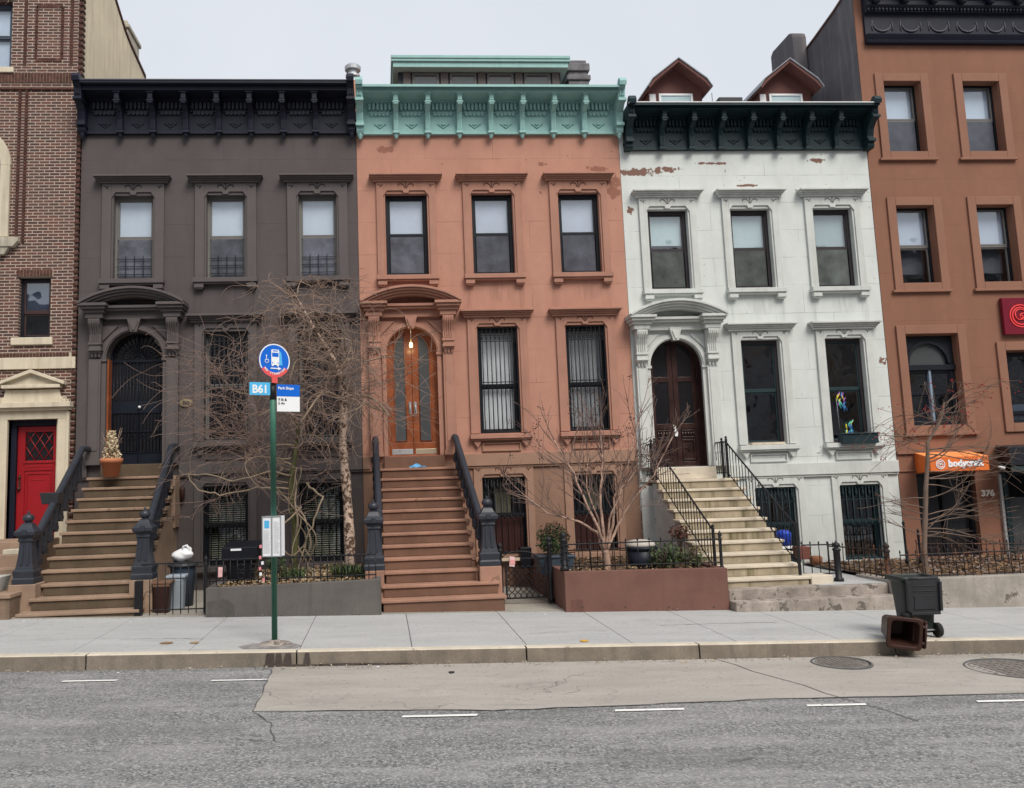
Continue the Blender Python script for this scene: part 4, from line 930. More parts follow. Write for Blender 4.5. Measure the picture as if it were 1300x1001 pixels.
# ---- dormers on the white house
def dormer(cx):
    Y = 16.4; z0_, ze, zr = 9.0, 9.98, 10.42; hw = .57
    m = MB(); m.prism([(cx-hw, z0_), (cx+hw, z0_), (cx+hw, ze), (cx, zr-.03), (cx-hw, ze)], 'y', Y, Y+3); D = m.build('dormer', M['rust_red'], hW)
    m = MB()
    for sg in (-1, 1):
        a, b = (cx, zr), (cx+sg*(hw-.02), ze+.0); e = (cx+sg*(hw+.09), ze-.16)
        poly = [a, b, e, (e[0]-sg*.03, e[1]-.03), (b[0]-sg*.03, b[1]-.055), (a[0], a[1]-.07)]
        m.prism(poly, 'y', Y-.32, Y+3)
    m.build('dormer_roof', M['rust_red'], D, bevel=.006)
    m = MB()
    for sg in (-1, 1):
        a, b, e = (cx, zr+.025), (cx+sg*(hw-.0), ze+.025), (cx+sg*(hw+.11), ze-.15)
        m.prism([a, b, e, (e[0], e[1]-.02), (b[0], b[1]-.023), (a[0], a[1]-.023)], 'y', Y-.345, Y+3)
    m.build('roofing', M['shingle'], D)
    m = MB(); panel_frame(m, cx-.36, cx+.36, 9.1, 9.80, .045, Y-.04, Y-.002); W = m.build('window', M['white_paint'], D, bevel=.004)
    m = MB(); m.box(cx-.315, cx+.315, Y-.02, Y-.014, 9.15, 9.755); m.build('pane', M['shade_teal'], W)
    m = MB(); m.box(cx-.55, cx-.42, Y-.012, Y-.002, 9.1, 9.80); m.build('side_light', M['white_paint'], D)
xa, _ = at(855, 90, 16.4); xb, _ = at(994, 92, 16.4)
dormer(xa); dormer(xb)
# small vent between the dormers
m = MB(); x, z = at(928, 127, 16.2); m.box(x-.25, x+.25, 16.2, 16.6, 9.0, z+.06); m.tube([(at(903,110,16.1)[0], 16.1, 9), (at(903,110,16.1)[0], 16.1, at(903,118,16.1)[1])], .01, 4); m.build('roof_vent', M['bin_grey'], hW, bevel=.03)
# white house exposed left flank of the basement next to the stoop, patched
m = MB(); m.box(4.76, 5.0, FY-.035, FY-.001, -.3, 1.75); m.build('patched_wall', M['white_patch'], hW)
# ---- stoops
def xsP(i):
    return {0: (-.05, 1.78), 1: (-.04, 1.72)}.get(i, (.00, 1.43)) if i < 3 else (-.03, 1.40)
def xsD(i): return {0: (-5.17, -3.47), 1: (-5.09, -3.47)}.get(i, (-5.02, -3.70)) if i < 3 else (-5.12, -3.67)
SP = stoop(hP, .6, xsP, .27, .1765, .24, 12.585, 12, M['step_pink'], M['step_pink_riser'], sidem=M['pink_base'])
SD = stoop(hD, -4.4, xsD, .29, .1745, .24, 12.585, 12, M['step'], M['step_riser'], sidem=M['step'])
for S, h, (a, b), (c, d), mm in ((SP, hP, (-.28, .0), (1.43, 1.76), M['step_pink']), (SD, hD, (-5.40, -5.02), (-3.70, -3.37), M['step'])):
    for (x0, x1) in ((a, b), (c, d)):
        m = MB(); m.box(x0, x1, 12.86, 13.24, -.2, .665); m.build('newel_block', mm, S, bevel=.01)
# landings (threshold below the doors)
for S, x0, x1, zb, mm in ((SP, .05, 1.15, 2.21, M['step_pink_riser']), (SD, -4.95, -3.85, 2.21, M['step_riser'])):
    m = MB(); m.box(x0, x1, FY-.10, FY+.13, zb, zb+.215); m.build('threshold', mm, S, bevel=.008)
# stepped, bracketed cheek on the right flank of both stoops
for S, x, zt0, rise, mm in ((SD, -3.64, .29, .1745, M['step']), (SP, 1.38, .27, .1765, M['step_pink'])):
    m = MB()
    for i in range(3, 12):
        y = 12.585+.24*i; z = zt0+rise*i
        m.box(x-.02, x+.05, y-.03, y+.26, z-.07, z-.006); m.box(x-.02, x+.03, y+.0, y+.25, z-.12, z-.07)
    m.prism([(13.0, .1), (FY-.01, .1), (FY-.01, 2.05), (13.3, .45)], 'x', x-.03, x+.0)
    m.box(x-.02, x+.06, 15.1, FY-.01, 1.5, 2.13); m.box(x-.02, x+.04, 15.2, FY-.01, 1.3, 1.5)
    m.build('cheek', mm, S, bevel=.006)
for S, (xa_, xb_) in ((SP, (-.14, 1.595)), (SD, (-5.21, -3.53))):
    cast_newel(S, xa_, 13.04, .665); cast_newel(S, xb_, 13.04, .665)
cast_rail(SP, (-.05, 13.20, 1.32), (-.10, 15.10, 2.73), 9); cast_rail(SP, (1.52, 13.20, 1.32), (1.33, 15.10, 2.73), 9)
cast_rail(SD, (-5.16, 13.20, 1.32), (-5.16, 15.05, 2.70), 9); cast_rail(SD, (-3.56, 13.20, 1.32), (-3.64, 15.05, 2.70), 9)
# white stoop
def xsW(i): return (4.93, 6.47) if i else (4.93, 6.80)
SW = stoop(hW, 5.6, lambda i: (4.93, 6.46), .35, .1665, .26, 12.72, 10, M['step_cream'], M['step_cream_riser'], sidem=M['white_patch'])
m = MB(); m.box(6.46, 6.80, 12.70, 13.05, .1, .35); m.build('end_block', M['step_cream'], SW, bevel=.01)
m = MB(); m.box(5.0, 6.15, FY-.20, FY+.24, 1.849, 2.07); m.build('threshold', M['step_cream'], SW, bevel=.008)
def picket_rail(S, side, xt, xb, bend=0):
    m = MB(); top = (xt, 14.95, 2.52); bot = (xb, 12.80, 1.10)
    for (x, y, zb, zt) in ((xt, 15.1, 1.85, 2.53), (xt, 14.9, 1.85, 2.55), (xb, 12.80, .36, 1.12)):
        m.box(x-.018, x+.018, y-.018, y+.018, zb, zt); m.lathe([(.0, zt), (.022, zt+.01), (.026, zt+.03), (.012, zt+.05), (0, zt+.055)], x, y, 8)
    m.tube([(xt, FY, 2.50), (xt, 14.92, 2.50), (xb, 12.80, 1.08)], .016, 5, smooth=False); m.tube([(xt, FY, 1.95), (xt, 14.92, 1.95), (xb, 12.80, .50)], .010, 4, smooth=False)
    n = 20
    for i in range(1, n):
        t = i/n; x = xt+(xb-xt)*t; y = 14.9-(2.1)*t; z0_ = 1.95-(1.45)*t; z1_ = 2.50-1.42*t
        m.tube([(x, y, z0_-.03), (x, y, z1_)], .0075, 4)
    for y in (15.0, 15.2, 15.3, 15.4): m.tube([(xt, y, 1.92), (xt, y, 2.5)], .0075, 4)
    return m.build('railing', M['iron'], S)
picket_rail(SW, -1, 4.88, 5.02); picket_rail(SW, 1, 6.20, 6.34)
# house number plaque on the dark house, oval
m = MB(); cx, cz = at(236.5, 512, FY); m.lathe([(0, 0), (0, 0)], 0, 0) if False else None
pts = [(cx+.125*math.cos(t*math.pi/10), cz+.07*math.sin(t*math.pi/10)) for t in range(20)]; m.prism(pts, 'y', FY-.03, FY-.001); P_ = m.build('number_plaque', mat('old_gold_plaque', (.27,.22,.13), .6, .3, 12, 40), hD, bevel=.004)
m = MB(); text(m, '382', .085, Matrix.Translation((cx, FY-.033, cz-.03)) @ Matrix.Rotation(0, 4, 'X'), bold=.003); m.build('numerals', M['ink'], P_)
# wall lantern under the stoop of the dark house
m = MB(); cx, cz = at(231, 627, FY-.1); m.lathe([(0, cz-.12), (.04, cz-.10), (.05, cz+.08), (.03, cz+.12), (0, cz+.14)], cx, FY-.08, 8); m.box(cx-.02, cx+.02, FY-.06, FY, cz, cz+.05); m.build('wall_lantern', M['bin_brown'], hD)
# ------------------------------------------------------------------ brick building on the left
hL = thing('brick_building', 'dark red brick apartment building with limestone trim and a red door, at the left edge', 'building', (-5.45, FY, 0))
BY = FY-.03
holes = [(-6.46, -5.90, 4.75, 5.86), (-7.55, -6.72, 9.86, 11.17), (-6.56, -5.70, .9, 3.27)]
m = MB(); m.wall(-14, -5.447, -.6, 13.2, BY, holes, .15)
m.box(-14, -5.46, FY+11, FY+11.1, -.6, 12.4); m.build('wall', M['brick'], hL)
# rendered flank wall stepping down to the rear
m = MB(); m.prism([(FY+.0, -.5), (FY+12, -.5), (FY+12, 11.5), (19.75, 11.55), (19.7, 11.78), (18.5, 11.95), (18.1, 12.05), (17.35, 12.38), (17.2, 12.9), (16.9, 13.2), (FY+.0, 13.2)], 'x', -5.75, -5.45)
m.build('flank_wall', M['beige'], hL)
m = MB()
path = [(19.75, 11.56), (19.7, 11.80), (18.5, 11.97), (18.1, 12.07), (17.35, 12.40), (17.2, 12.92)]
for (y0, z0_), (y1, z1_) in zip(path[:-1], path[1:]):
    m.hexa([(-5.78, y0, z0_), (-5.42, y0, z0_), (-5.42, y1, z1_), (-5.78, y1, z1_)], [(-5.78, y0, z0_+.05), (-5.42, y0, z0_+.05), (-5.42, y1, z1_+.05), (-5.78, y1, z1_+.05)])
m.build('coping', mat('dark_red_coping', (.14,.075,.065), .8, .2), hL)
m = MB(); m.box(-5.95, -5.50, 18.5, 19.4, 11.5, 12.36); m.box(-6.0, -5.46, 18.45, 19.45, 12.36, 12.46); m.box(-5.9, -5.55, 18.6, 19.3, 12.46, 12.62)
m.build('chimney', M['lime_dirty'], hL, bevel=.02)
# corner quoin strip with projecting bricks, soldier courses and panel
m = MB(); k = 0; z = .0
while z < 13:
    if k % 2: m.box(-5.50, -5.425, BY-.03, FY+.1, z, z+.052)
    z += .0575; k += 1
m.build('quoin', M['brick_dark'], hL)
def soldier(x0, x1, z0_, h, Y, w_=.052):
    q = MB(); n = int((x1-x0)/.0575)
    for i in range(n): q.box(x0+i*.0575+.004, x0+i*.0575+w_, Y-.02, Y+.02, z0_+.004, z0_+h-.004)
    q.box(x0, x1, Y-.008, Y+.02, z0_, z0_+h, 1); return q.build('soldier_course', [M['brick_dark'], M['mortar']], hL)
soldier(-9, -5.5, 9.56, .19, BY); soldier(-6.50, -5.86, 5.87, .12, BY); soldier(-9, -5.5, 4.385, .08, BY); soldier(-7.6, -6.7, 11.2, .14, BY)
m = MB()
for x0, x1, za, zb in ((-6.28, -5.80, 11.05, 11.12), (-6.28, -5.80, 9.98, 10.05)):
    n = int((x1-x0)/.04)
    for i in range(n): m.box(x0+i*.04, x0+i*.04+.03, BY-.012, BY, za, zb)
for x0 in (-6.30, -5.83):
    z = 10.05; 
    while z < 11.05: m.box(x0, x0+.05, BY-.012, BY, z, z+.035); z += .045
for x0 in (-6.50, -5.66):
    z = 9.9
    while z < 11.6: m.box(x0, x0+.06, BY-.010, BY, z, z+.045); z += .0575
for x0 in (-6.56, -6.44):
    z = 6.5
    while z < 9.4: m.box(x0, x0+.05, BY-.022, BY, z, z+.045); z += .0575
m.box(-9, -5.5, BY-.035, BY, 9.42, 9.46)
m.build('brick_panel', M['brick_dark'], hL)
LST = dict(frame=M['frame_black'], sash=mat('dark_bronze_sash', (.06,.035,.035), .4), fw=.05, rail=-.08, glass=M['glass_dark'])
W, gm = sash_window(hL, -6.18, 4.75, 5.86, .56, LST, wallY=BY)
m = MB(); m.box(gm[0], gm[1], gm[5]+.10, gm[5]+.11, gm[4], gm[3]); m.build('blind_reflection', M['shade_dim'], W)
m = MB(); m.box(-6.56, -5.84, BY-.05, BY+.1, 4.61, 4.745); m.build('sill', M['lime'], W, bevel=.01)
LS2 = dict(frame=mat('slate_blue_frame', (.06,.075,.10), .5), fw=.07, shade=M['shade'], screen=None)
W, gm = sash_window(hL, -7.135, 9.86, 11.17, .83, LS2, wallY=BY); m = MB(); m.box(gm[0], gm[1], gm[5]+.10, gm[5]+.11, gm[2], gm[4]); m.build('blind_reflection', M['shade_dim'], W)
m = MB(); m.box(-7.6, -6.66, BY-.05, BY+.1, 9.75, 9.855); m.build('sill', M['lime'], W, bevel=.01)
# arched limestone window surround cut by the left frame edge
m = MB(); m.arc(-7.45, 7.95, .62, .80, BY-.06, BY-.001, 0, 180, 20); m.box(-6.83, -6.66, BY-.06, BY-.001, 6.6, 7.95); m.box(-8.24, -8.07, BY-.06, BY-.001, 6.6, 7.95)
A_ = m.build('arched_window', M['lime'], hL, bevel=.006)
m = MB(); m.box(-8.08, -6.82, BY-.012, BY-.002, 6.6, 7.95); m.arc(-7.45, 7.95, 0, .64, BY-.014, BY-.002, 0, 180, 16); m.build('pane', M['door_glass'], A_)
m = MB(); m.prism([(-8.5, 6.40), (-6.55, 6.40), (-6.46, 6.50), (-6.46, 6.58), (-8.5, 6.58)], 'y', BY-.12, BY-.001); m.prism([(-6.85, 6.26), (-6.70, 6.26), (-6.62, 6.40), (-6.9, 6.40)], 'y', BY-.10, BY-.001); m.build('sill', M['lime_dirty'], A_, bevel=.01)
# limestone band, door surround and broken pediment
m = MB(); m.box(-9, -5.50, BY-.05, BY-.001, 4.17, 4.38); m.box(-5.50, -5.43, BY-.045, BY, 4.17, 4.38); m.build('band_course', M['lime'], hL, bevel=.008)
m = MB()
m.box(-6.78, -6.56, BY-.07, BY+.14, .0, 3.27); m.box(-5.70, -5.52, BY-.07, BY+.14, .0, 3.27); m.box(-6.78, -5.52, BY-.07, BY-.001, 3.27, 3.42)
m.box(-6.80, -6.75, BY-.09, BY-.0, .0, 3.40); m.box(-5.55, -5.50, BY-.09, BY-.0, .0, 3.40)
m.box(-6.85, -5.47, BY-.14, BY-.001, 3.42, 3.47); m.box(-6.88, -5.45, BY-.20, BY-.001, 3.47, 3.56)
m.box(-6.52, -5.79, BY-.05, BY-.001, 3.56, 3.80)
for sg in (-1, 1):
    c = -6.155+sg*.44; m.prism([(c-sg*.08, 3.80), (c-sg*.08, 3.56), (c+sg*.20, 3.56), (c+sg*.17, 3.62), (c+sg*.05, 3.67), (c+sg*.02, 3.80)], 'y', BY-.06, BY-.001); m.tube([(c+sg*.12+.04*math.cos(a*.7), BY-.065, 3.62+.04*math.sin(a*.7)) for a in range(10)], .012, 5)
m.box(-6.66, -5.65, BY-.15, BY-.001, 3.82, 3.88)
m.prism([(-6.70, 3.88), (-5.61, 3.88), (-6.155, 4.10)], 'y', BY-.08, BY-.001)
for sg in (-1, 1):
    m.prism([(-6.155, 4.085), (-6.155, 4.15), (-6.155+sg*.58, 3.93), (-6.155+sg*.58, 3.87)], 'y', BY-.17, BY-.001)
S_ = m.build('door_surround', M['lime'], hL, bevel=.008)
# red door
m = MB(); Yd = BY+.16
m.box(-6.56, -6.47, Yd-.06, Yd+.06, 1.0, 3.27); m.box(-5.745, -5.70, Yd-.06, Yd+.06, 1.0, 3.27); m.box(-6.56, -5.70, Yd-.05, Yd+.06, 3.17, 3.27); m.box(-6.56, -5.7, Yd+.1, Yd+.12, .9, 3.3)
D = m.build('door', M['navy'], hL, bevel=.004)
x0, x1 = -6.465, -5.75
m = MB(); z0_ = 1.22; m.box(x0, x0+.13, Yd, Yd+.05, z0_, 3.16); m.box(x1-.10, x1, Yd, Yd+.05, z0_, 3.16); m.box(x0+.13, x1-.10, Yd, Yd+.05, 3.06, 3.16); m.box(x0+.13, x1-.10, Yd, Yd+.05, 2.37, 2.55)
m.box(x0+.13, x1-.10, Yd+.015, Yd+.05, z0_, 2.37); panel_frame(m, x0+.16, x1-.13, 1.36, 2.33, .022, Yd+.0, Yd+.02); m.box(x0+.24, x1-.24, Yd+.008, Yd+.016, 2.20, 2.215)
for k in range(9): m.box(x0+.17+k*.05, x0+.20+k*.05, Yd-.008, Yd, 2.43, 2.455)
m.box(x0+.10, x1-.07, Yd-.015, Yd, 2.50, 2.53)
m.build('door_leaf', M['red_door'], D, bevel=.004)
m = MB(); m.box(x0+.12, x1-.09, Yd+.03, Yd+.04, 2.54, 3.07); m.build('pane', M['door_glass_dark'], D)
m = MB(); a, b, c, d = x0+.13, x1-.10, 2.55, 3.06
wd, hg = b-a, d-c
for k in range(-2, 4):
    for sg in (1, -1):
        # clipped diagonals
        pts = []
        for t in [i/24 for i in range(25)]:
            u = (k+t*2)/3.0; v = t if sg > 0 else 1-t
            if 0 <= u <= 1: pts.append((a+u*wd, Yd+.02, c+v*hg))
        if len(pts) > 1: m.tube([pts[0], pts[-1]], .008, 4)
m.build('lattice', M['red_door'], D)
m = MB(); m.box(x0+.03, x0+.07, Yd-.012, Yd, 2.02, 2.30); m.tube([(x0+.05, Yd-.05, 2.06), (x0+.05, Yd, 2.06)], [.028, .02], 8); m.tube([(x0+.05, Yd-.03, 2.26), (x0+.05, Yd, 2.26)], .022, 8); m.build('handle', mat('dark_bronze', (.10,.04,.03), .4, .2, metal=.4), D)
# stone steps and landing in front of the red door
m = MB(); m.box(-9, -5.62, 14.3, BY-.001, .3, 1.20); m.box(-9, -5.50, 13.9, 14.3, .3, 1.02); m.box(-9, -5.5, 13.5, 13.9, .25, .84); m.build('landing', M['step'], hL, bevel=.01)
m = MB(); m.box(-5.98, -5.70, 14.0, 14.25, 1.02, 1.10); m.build('stone_block', M['lime_dirty'], hL, bevel=.01)
# low walls left of the dark stoop
t = thing('boundary_wall', 'low weathered brownstone wall beside the stairs at the far left', 'wall', (-5.6, 12.6, .1))
m = MB(); m.box(-7.5, -5.22, 12.50, 12.85, -.1, .52); m.build('wall_body', mat('stained_brownstone', (.20,.14,.10), .95, .3, 3, 40, .4, streak=.5, streakc=(.09,.08,.06)), t, bevel=.01)
m = MB(); m.box(-7.6, -5.20, 12.47, 12.90, .52, .58); m.build('coping', M['step'], t, bevel=.01)
t = thing('planter_trough', 'pale grey stone trough with black rails at the far left', 'planter', (-5.75, 12.9, .58))
m = MB(); m.hexa([(-6.8, 12.75, .58), (-5.50, 12.75, .58), (-5.50, 13.05, .58), (-6.8, 13.05, .58)], [(-6.9, 12.72, .80), (-5.45, 12.72, .80), (-5.45, 13.1, .80), (-6.9, 13.1, .80)]); m.build('trough', mat('pale_concrete', (.45,.45,.42), .9, .15), t, bevel=.01)
m = MB(); 
for k in range(9): m.tube([(-6.4+.09*k, 12.95, .80), (-6.4+.09*k, 12.95, 1.1)], .008, 5)
m.box(-6.45, -5.6, 12.94, 12.96, 1.08, 1.10); m.build('rail', M['iron'], t)
m = MB(); x, z = at(66, 632, 13.9); m.hexa([(x-.12,13.8,z-.10),(x+.12,13.8,z-.10),(x+.12,14.0,z-.10),(x-.12,14.0,z-.10)],[(x-.15,13.78,z+.08),(x+.15,13.78,z+.08),(x+.15,14.02,z+.08),(x-.15,14.02,z+.08)]); tag(m.build('planter', M['bin_grey'], None, bevel=.01), 'small empty black planter box on the landing in front of the red door', 'planter')
# ------------------------------------------------------------------ brown corner building on the right
hR = thing('brown_building', 'tall reddish brown rendered building with a black cornice, at the right edge', 'building', (9.75, FY, 0))
RY = FY-.0
cols = [(10.60, .76), (12.26, .76), (13.92, .76)]
holes = [(c-w_/2, c+w_/2, a, b) for c, w_ in cols for a, b in ((8.15, 9.64), (5.48, 7.06))]
holes += [(10.13, 11.19, 2.72, 4.47), (12.15, 13.2, 2.72, 4.12), (10.10, 11.26, .25, 1.80), (11.76, 14.5, -.2, 2.15)]
m = MB(); m.wall(9.753, 16, -.6, 12.9, RY, holes, .26); m.box(15.9, 16, RY+.01, RY+14, -.6, 12); m.build('wall', M['brown_wall'], hR)
m = MB(); m.prism([(RY+.02, -.5), (RY+.02, 11.72), (15.8, 11.62), (16.2, 11.52), (17.0, 11.38), (17.7, 11.28), (19.0, 11.15), (26, 11.0), (26, -.5)], 'x', 9.758, 10.0); m.build('flank_wall', M['tar'], hR)
m = MB(); pth = [(15.52, 11.73), (15.8, 11.63), (16.2, 11.53), (17.0, 11.39), (17.7, 11.29), (19.0, 11.16)]
for (y0, z0_), (y1, z1_) in zip(pth[:-1], pth[1:]): m.hexa([(9.73, y0, z0_), (10.02, y0, z0_), (10.02, y1, z1_), (9.73, y1, z1_)], [(9.73, y0, z0_+.04), (10.02, y0, z0_+.04), (10.02, y1, z1_+.04), (9.73, y1, z1_+.04)])
m.build('coping', mat('brown_coping', (.14,.08,.07)), hR)
m = MB(); m.prism([(17.35, 9), (17.35, 11.62), (17.38, 11.72), (17.5, 11.78), (18.3, 11.78), (18.42, 11.70), (18.42, 9)], 'x', 9.42, 9.757); m.build('chimney', M['tar'], hR, bevel=.04)
RST = dict(frame=M['frame_black'], fw=.035, trim=M['brown_trim'], groove=M['brown_trim'], shade=M['white_paint'], screen=M['screen'])
M['sill_rt'] = M['brown_trim']
for c, w_ in cols:
    for (a, b, lab) in ((8.15, 9.64, 0), (5.48, 7.06, 1)):
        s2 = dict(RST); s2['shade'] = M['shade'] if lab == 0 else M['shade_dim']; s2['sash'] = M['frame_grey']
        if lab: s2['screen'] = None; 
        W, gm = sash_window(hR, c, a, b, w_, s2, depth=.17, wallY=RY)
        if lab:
            m = MB(); m.box(gm[0], gm[1], gm[5]+.20, gm[5]+.21, gm[2]+.25, gm[4]); m.build('blind_reflection', M['screen'], W)
        m = MB(); panel_frame(m, c-.56, c+.56, a-.15, b+.17, .17 if False else .17, RY-.04, RY-.001); m.box(c-.62, c+.58, RY-.07, RY-.0, a-.17, a-.12); m.build('architrave', M['brown_trim'], W, bevel=.008)
# parlour windows
W, gm = sash_window(hR, 10.66, 2.72, 3.86, 1.06, dict(frame=M['frame_black'], fw=.10, glass=M['glass_dark'], rail=.05), depth=.14, wallY=RY)
m = MB(); m.box(10.66-.022, 10.66+.022, RY+.12, RY+.2, 2.78, 3.80); m.build('mullion', mat('pale_blue_mullion', (.20,.26,.35)), W)
m = MB(); m.box(10.13, 11.19, RY+.10, RY+.22, 3.80, 3.90); 
n = 20; r = .42; cz_ = 3.93
for i in range(n):
    t0, t1 = math.pi*i/n, math.pi*(i+1)/n
    p0 = (10.66+r*math.cos(t0), cz_+r*math.sin(t0)); p1 = (10.66+r*math.cos(t1), cz_+r*math.sin(t1)); m.prism([p0, p1, (p1[0], 4.47), (p0[0], 4.47)], 'y', RY+.14, RY+.24)
m.box(10.13, 10.66-r, RY+.14, RY+.24, 3.9, 4.47); m.box(10.66+r, 11.19, RY+.14, RY+.24, 3.9, 4.47); m.arc(10.66, cz_, r-.03, r+.03, RY+.11, RY+.2, 0, 180, 20)
m.build('fanlight_frame', M['frame_black'], W); m = MB(); m.box(10.2, 11.1, RY+.18, RY+.185, 3.9, 4.4); m.build('pane', M['door_glass'], W); m = MB(); m.box(10.1, 11.2, RY+.3, RY+.31, 3.8, 4.5); m.build('interior', M['void'], W)
m = MB(); panel_frame(m, 9.97, 11.37, 2.55, 4.66, .17, RY-.045, RY-.001); m.box(9.93, 11.41, RY-.08, RY, 2.52, 2.58); m.build('architrave', M['brown_trim'], W, bevel=.008)
W, gm = sash_window(hR, 12.67, 2.72, 4.12, 1.05, dict(frame=M['frame_black'], fw=.05, glass=M['glass_dark'], rail=-.5), depth=.22, wallY=RY)
m = MB(); m.box(12.15, 13.2, gm[5]+.1, gm[5]+.11, 2.8, 3.1); m.build('blind_reflection', M['shade'], W)
m = MB(); panel_frame(m, 11.97, 13.38, 2.55, 4.30, .17, RY-.045, RY-.001); m.build('architrave', M['brown_trim'], W, bevel=.008)
# shopfront bay, street level
m = MB(); m.box(10.10, 11.26, RY+.2, RY+.24, .2, 1.82); W = m.build('shop_window', M['door_glass_dark'], hR)
m = MB(); panel_frame(m, 10.10, 11.26, .25, 1.80, .05, RY+.12, RY+.2); m.box(10.66, 10.70, RY+.14, RY+.2, .3, 1.75); m.build('frame', M['frame_black'], W)
m = MB(); m.box(9.76, 16, RY-.04, RY-.001, 2.10, 2.16) if False else m.box(9.757, 11.5, RY-.03, RY-.001, 1.86, 1.90); m.box(9.757, 11.5, RY-.05, RY-.001, 2.19, 2.24); m.build('belt_course', M['brown_trim'], hR)
m = MB(); m.box(11.7, 14.5, RY+.22, RY+.25, -.3, 2.15); D = m.build('shopfront', M['void'], hR)
m = MB(); m.box(11.765, 11.82, RY-.08, RY+.2, -.2, 2.2); m.box(11.9, 11.95, RY+.05, RY+.2, -.1, 2.0); m.box(12.7, 12.78, RY+.05, RY+.2, -.1, 2.0); m.box(11.82, 14.5, RY+.05, RY+.2, 1.72, 1.80); m.build('frame', M['green_black'], D)
m = MB(); m.box(12.0, 12.65, RY+.15, RY+.16, .1, 1.3); m.build('pane', M['door_glass'], D)
m = MB(); text(m, '376', .155, Matrix.Translation((0, 0, 0)) @ Matrix.Translation((at(1254.5, 628.5, RY-.02)[0], RY-.012, at(1254.5, 628.5, RY-.02)[1]-.02)), bold=.007, depth=.008, sx=1.15); m.build('house_number', mat('pale_numerals', (.75,.70,.64)), hR)
m = MB(); m.box(11.70, 11.75, RY-.06, RY-.01, .2, 1.75); m.build('drain_pipe', M['steel'], hR)
# cornice
m = MB(); b0 = 10.42
for k in range(80): x = 9.94+k*.075; m.box(x, x+.042, RY-.185, RY-.13, b0+.655, b0+.70)
m.prism([(RY-p, z) for p, z in [(0, b0), (.10, b0), (.12, b0+.05), (.09, b0+.06), (.13, b0+.13), (.15, b0+.17), (.06, b0+.19), (.06, b0+.62), (.14, b0+.64), (.14, b0+.70), (.20, b0+.76), (.20, b0+.85), (.60, b0+1.35), (.66, b0+1.6), (.66, b0+1.8), (0, b0+1.8)]], 'x', 9.92, 16)
C = m.build('cornice', M['navy'], hR, bevel=.005)
for k in range(9):
    c = 10.28+k*.60; m = MB(); m.tube([(c+.18*math.cos(R(t)), RY-.068, b0+.42+.16*math.sin(R(t))) for t in range(185, 356, 17)], [.008+.014*math.sin(math.pi*i/10) for i in range(11)], 5)
    for sx in (-1, 1): m.tube([(c+sx*.20, RY-.065, b0+.48), (c+sx*.22, RY-.065, b0+.38), (c+sx*.21, RY-.065, b0+.28)], .012, 5); m.lathe([(0, 0)]*2, 0, 0, 3) if False else None
    m.build('swag', M['navy_grey'], C)
for k in range(10):
    c = 10.10+k*.60; m = MB(); m.prism([(RY-p, z) for p, z in [(.10, b0+.80), (.26, b0+.82), (.36, b0+.95), (.50, b0+1.05), (.60, b0+1.2), (.60, b0+1.4), (.1, b0+1.4)]], 'x', c-.085, c+.085); m.lathe([(0, b0+.74), (.06, b0+.77), (.07, b0+.82), (.04, b0+.86)], c, RY-.26, 8); m.build('bracket', M['navy'], C, bevel=.004)
# ---- red sign board with a double spiral, hung on the wall
x0, zt = at(1269.5, 378.5, RY-.10); zb_ = at(1277, 425, RY-.10)[1]; wd = .74; cx = x0+wd/2+.03; cz = (zt+zb_)/2
t = thing('sign_board', 'square dark red sign with a bright red spiral on the brown wall', 'sign', (cx, RY-.06, cz))
hh = (zt-zb_)/2; m = MB(); m.box(cx-wd/2, cx+wd/2, RY-.10, RY-.02, cz-hh, cz+hh); m.build('board', M['red_panel'], t, bevel=.006)
m = MB()
c2 = cx-wd/2+.35
for r_ in (.225, .175): m.arc(c2, cz-.0, r_-.018, r_+.004, RY-.112, RY-.10, 0, 360, 40)
pts = [(c2+(.13-.0155*a)*math.cos(a*.6+2.6), RY-.108, cz+(.13-.0155*a)*math.sin(a*.6+2.6)) for a in range(9)]; m.tube(pts, .013, 6)
pts = [(c2+.13*math.cos(a*.4-.8), RY-.108, cz+.13*math.sin(a*.4-.8)) for a in range(10)]; m.tube(pts, .012, 6)
pts = [(c2+.05+.07*math.cos(a*.55+1), RY-.108, cz-.01+.06*math.sin(a*.55+1)) for a in range(8)]; m.tube(pts, .011, 6)
m.build('spiral_mark', M['red_neon'], t)
# ---- orange awning
t = thing('awning', 'bright orange canvas awning with white lettering over the shop window', 'awning', (10.5, RY-.5, 2.0))
yb, yf = RY-.002, RY-.62
xl, ztl = at(1183, 575.5, yf); xl2, zbl = at(1183, 598.5, yf); xr, _z = at(1256, 580, yf); xr2, _z2 = at(1256, 597, yf)
zt_, zb_ = at(1200, 580.5, yf)[1], at(1220, 598, yf)[1]
XL, XR = 10.02, 11.30
fx0, fx1 = at(1181, 590, yf)[0], at(1255.5, 590, yf)[0]
m = MB()
zt_b = 2.21
m.add([(fx0, yf, zt_), (fx1, yf, zt_), (XR-.12, yb, zt_b), (XL+.08, yb, zt_b)], [(0,1,2,3)], 1)
m.add([(fx0, yf, zb_), (fx1, yf, zb_), (fx1, yf, zt_), (fx0, yf, zt_)], [(0,1,2,3)], 0)
m.add([(fx0, yf, zb_), (fx0, yf, zt_), (XL+.08, yb, zt_b), (XL+.08, yb, zb_-.02)], [(0,1,2,3)], 0); m.add([(fx1, yf, zb_), (fx1, yf, zt_), (XR-.12, yb, zt_b), (XR, yb, zb_-.02)], [(0,1,2,3)], 0)
o = m.build('canopy', [M['orange'], M['orange_top']], t); so = o.modifiers.new('solid', 'SOLIDIFY'); so.thickness = .008
m = MB(); s_ = (fx1-fx0); zm = (zt_+zb_)/2
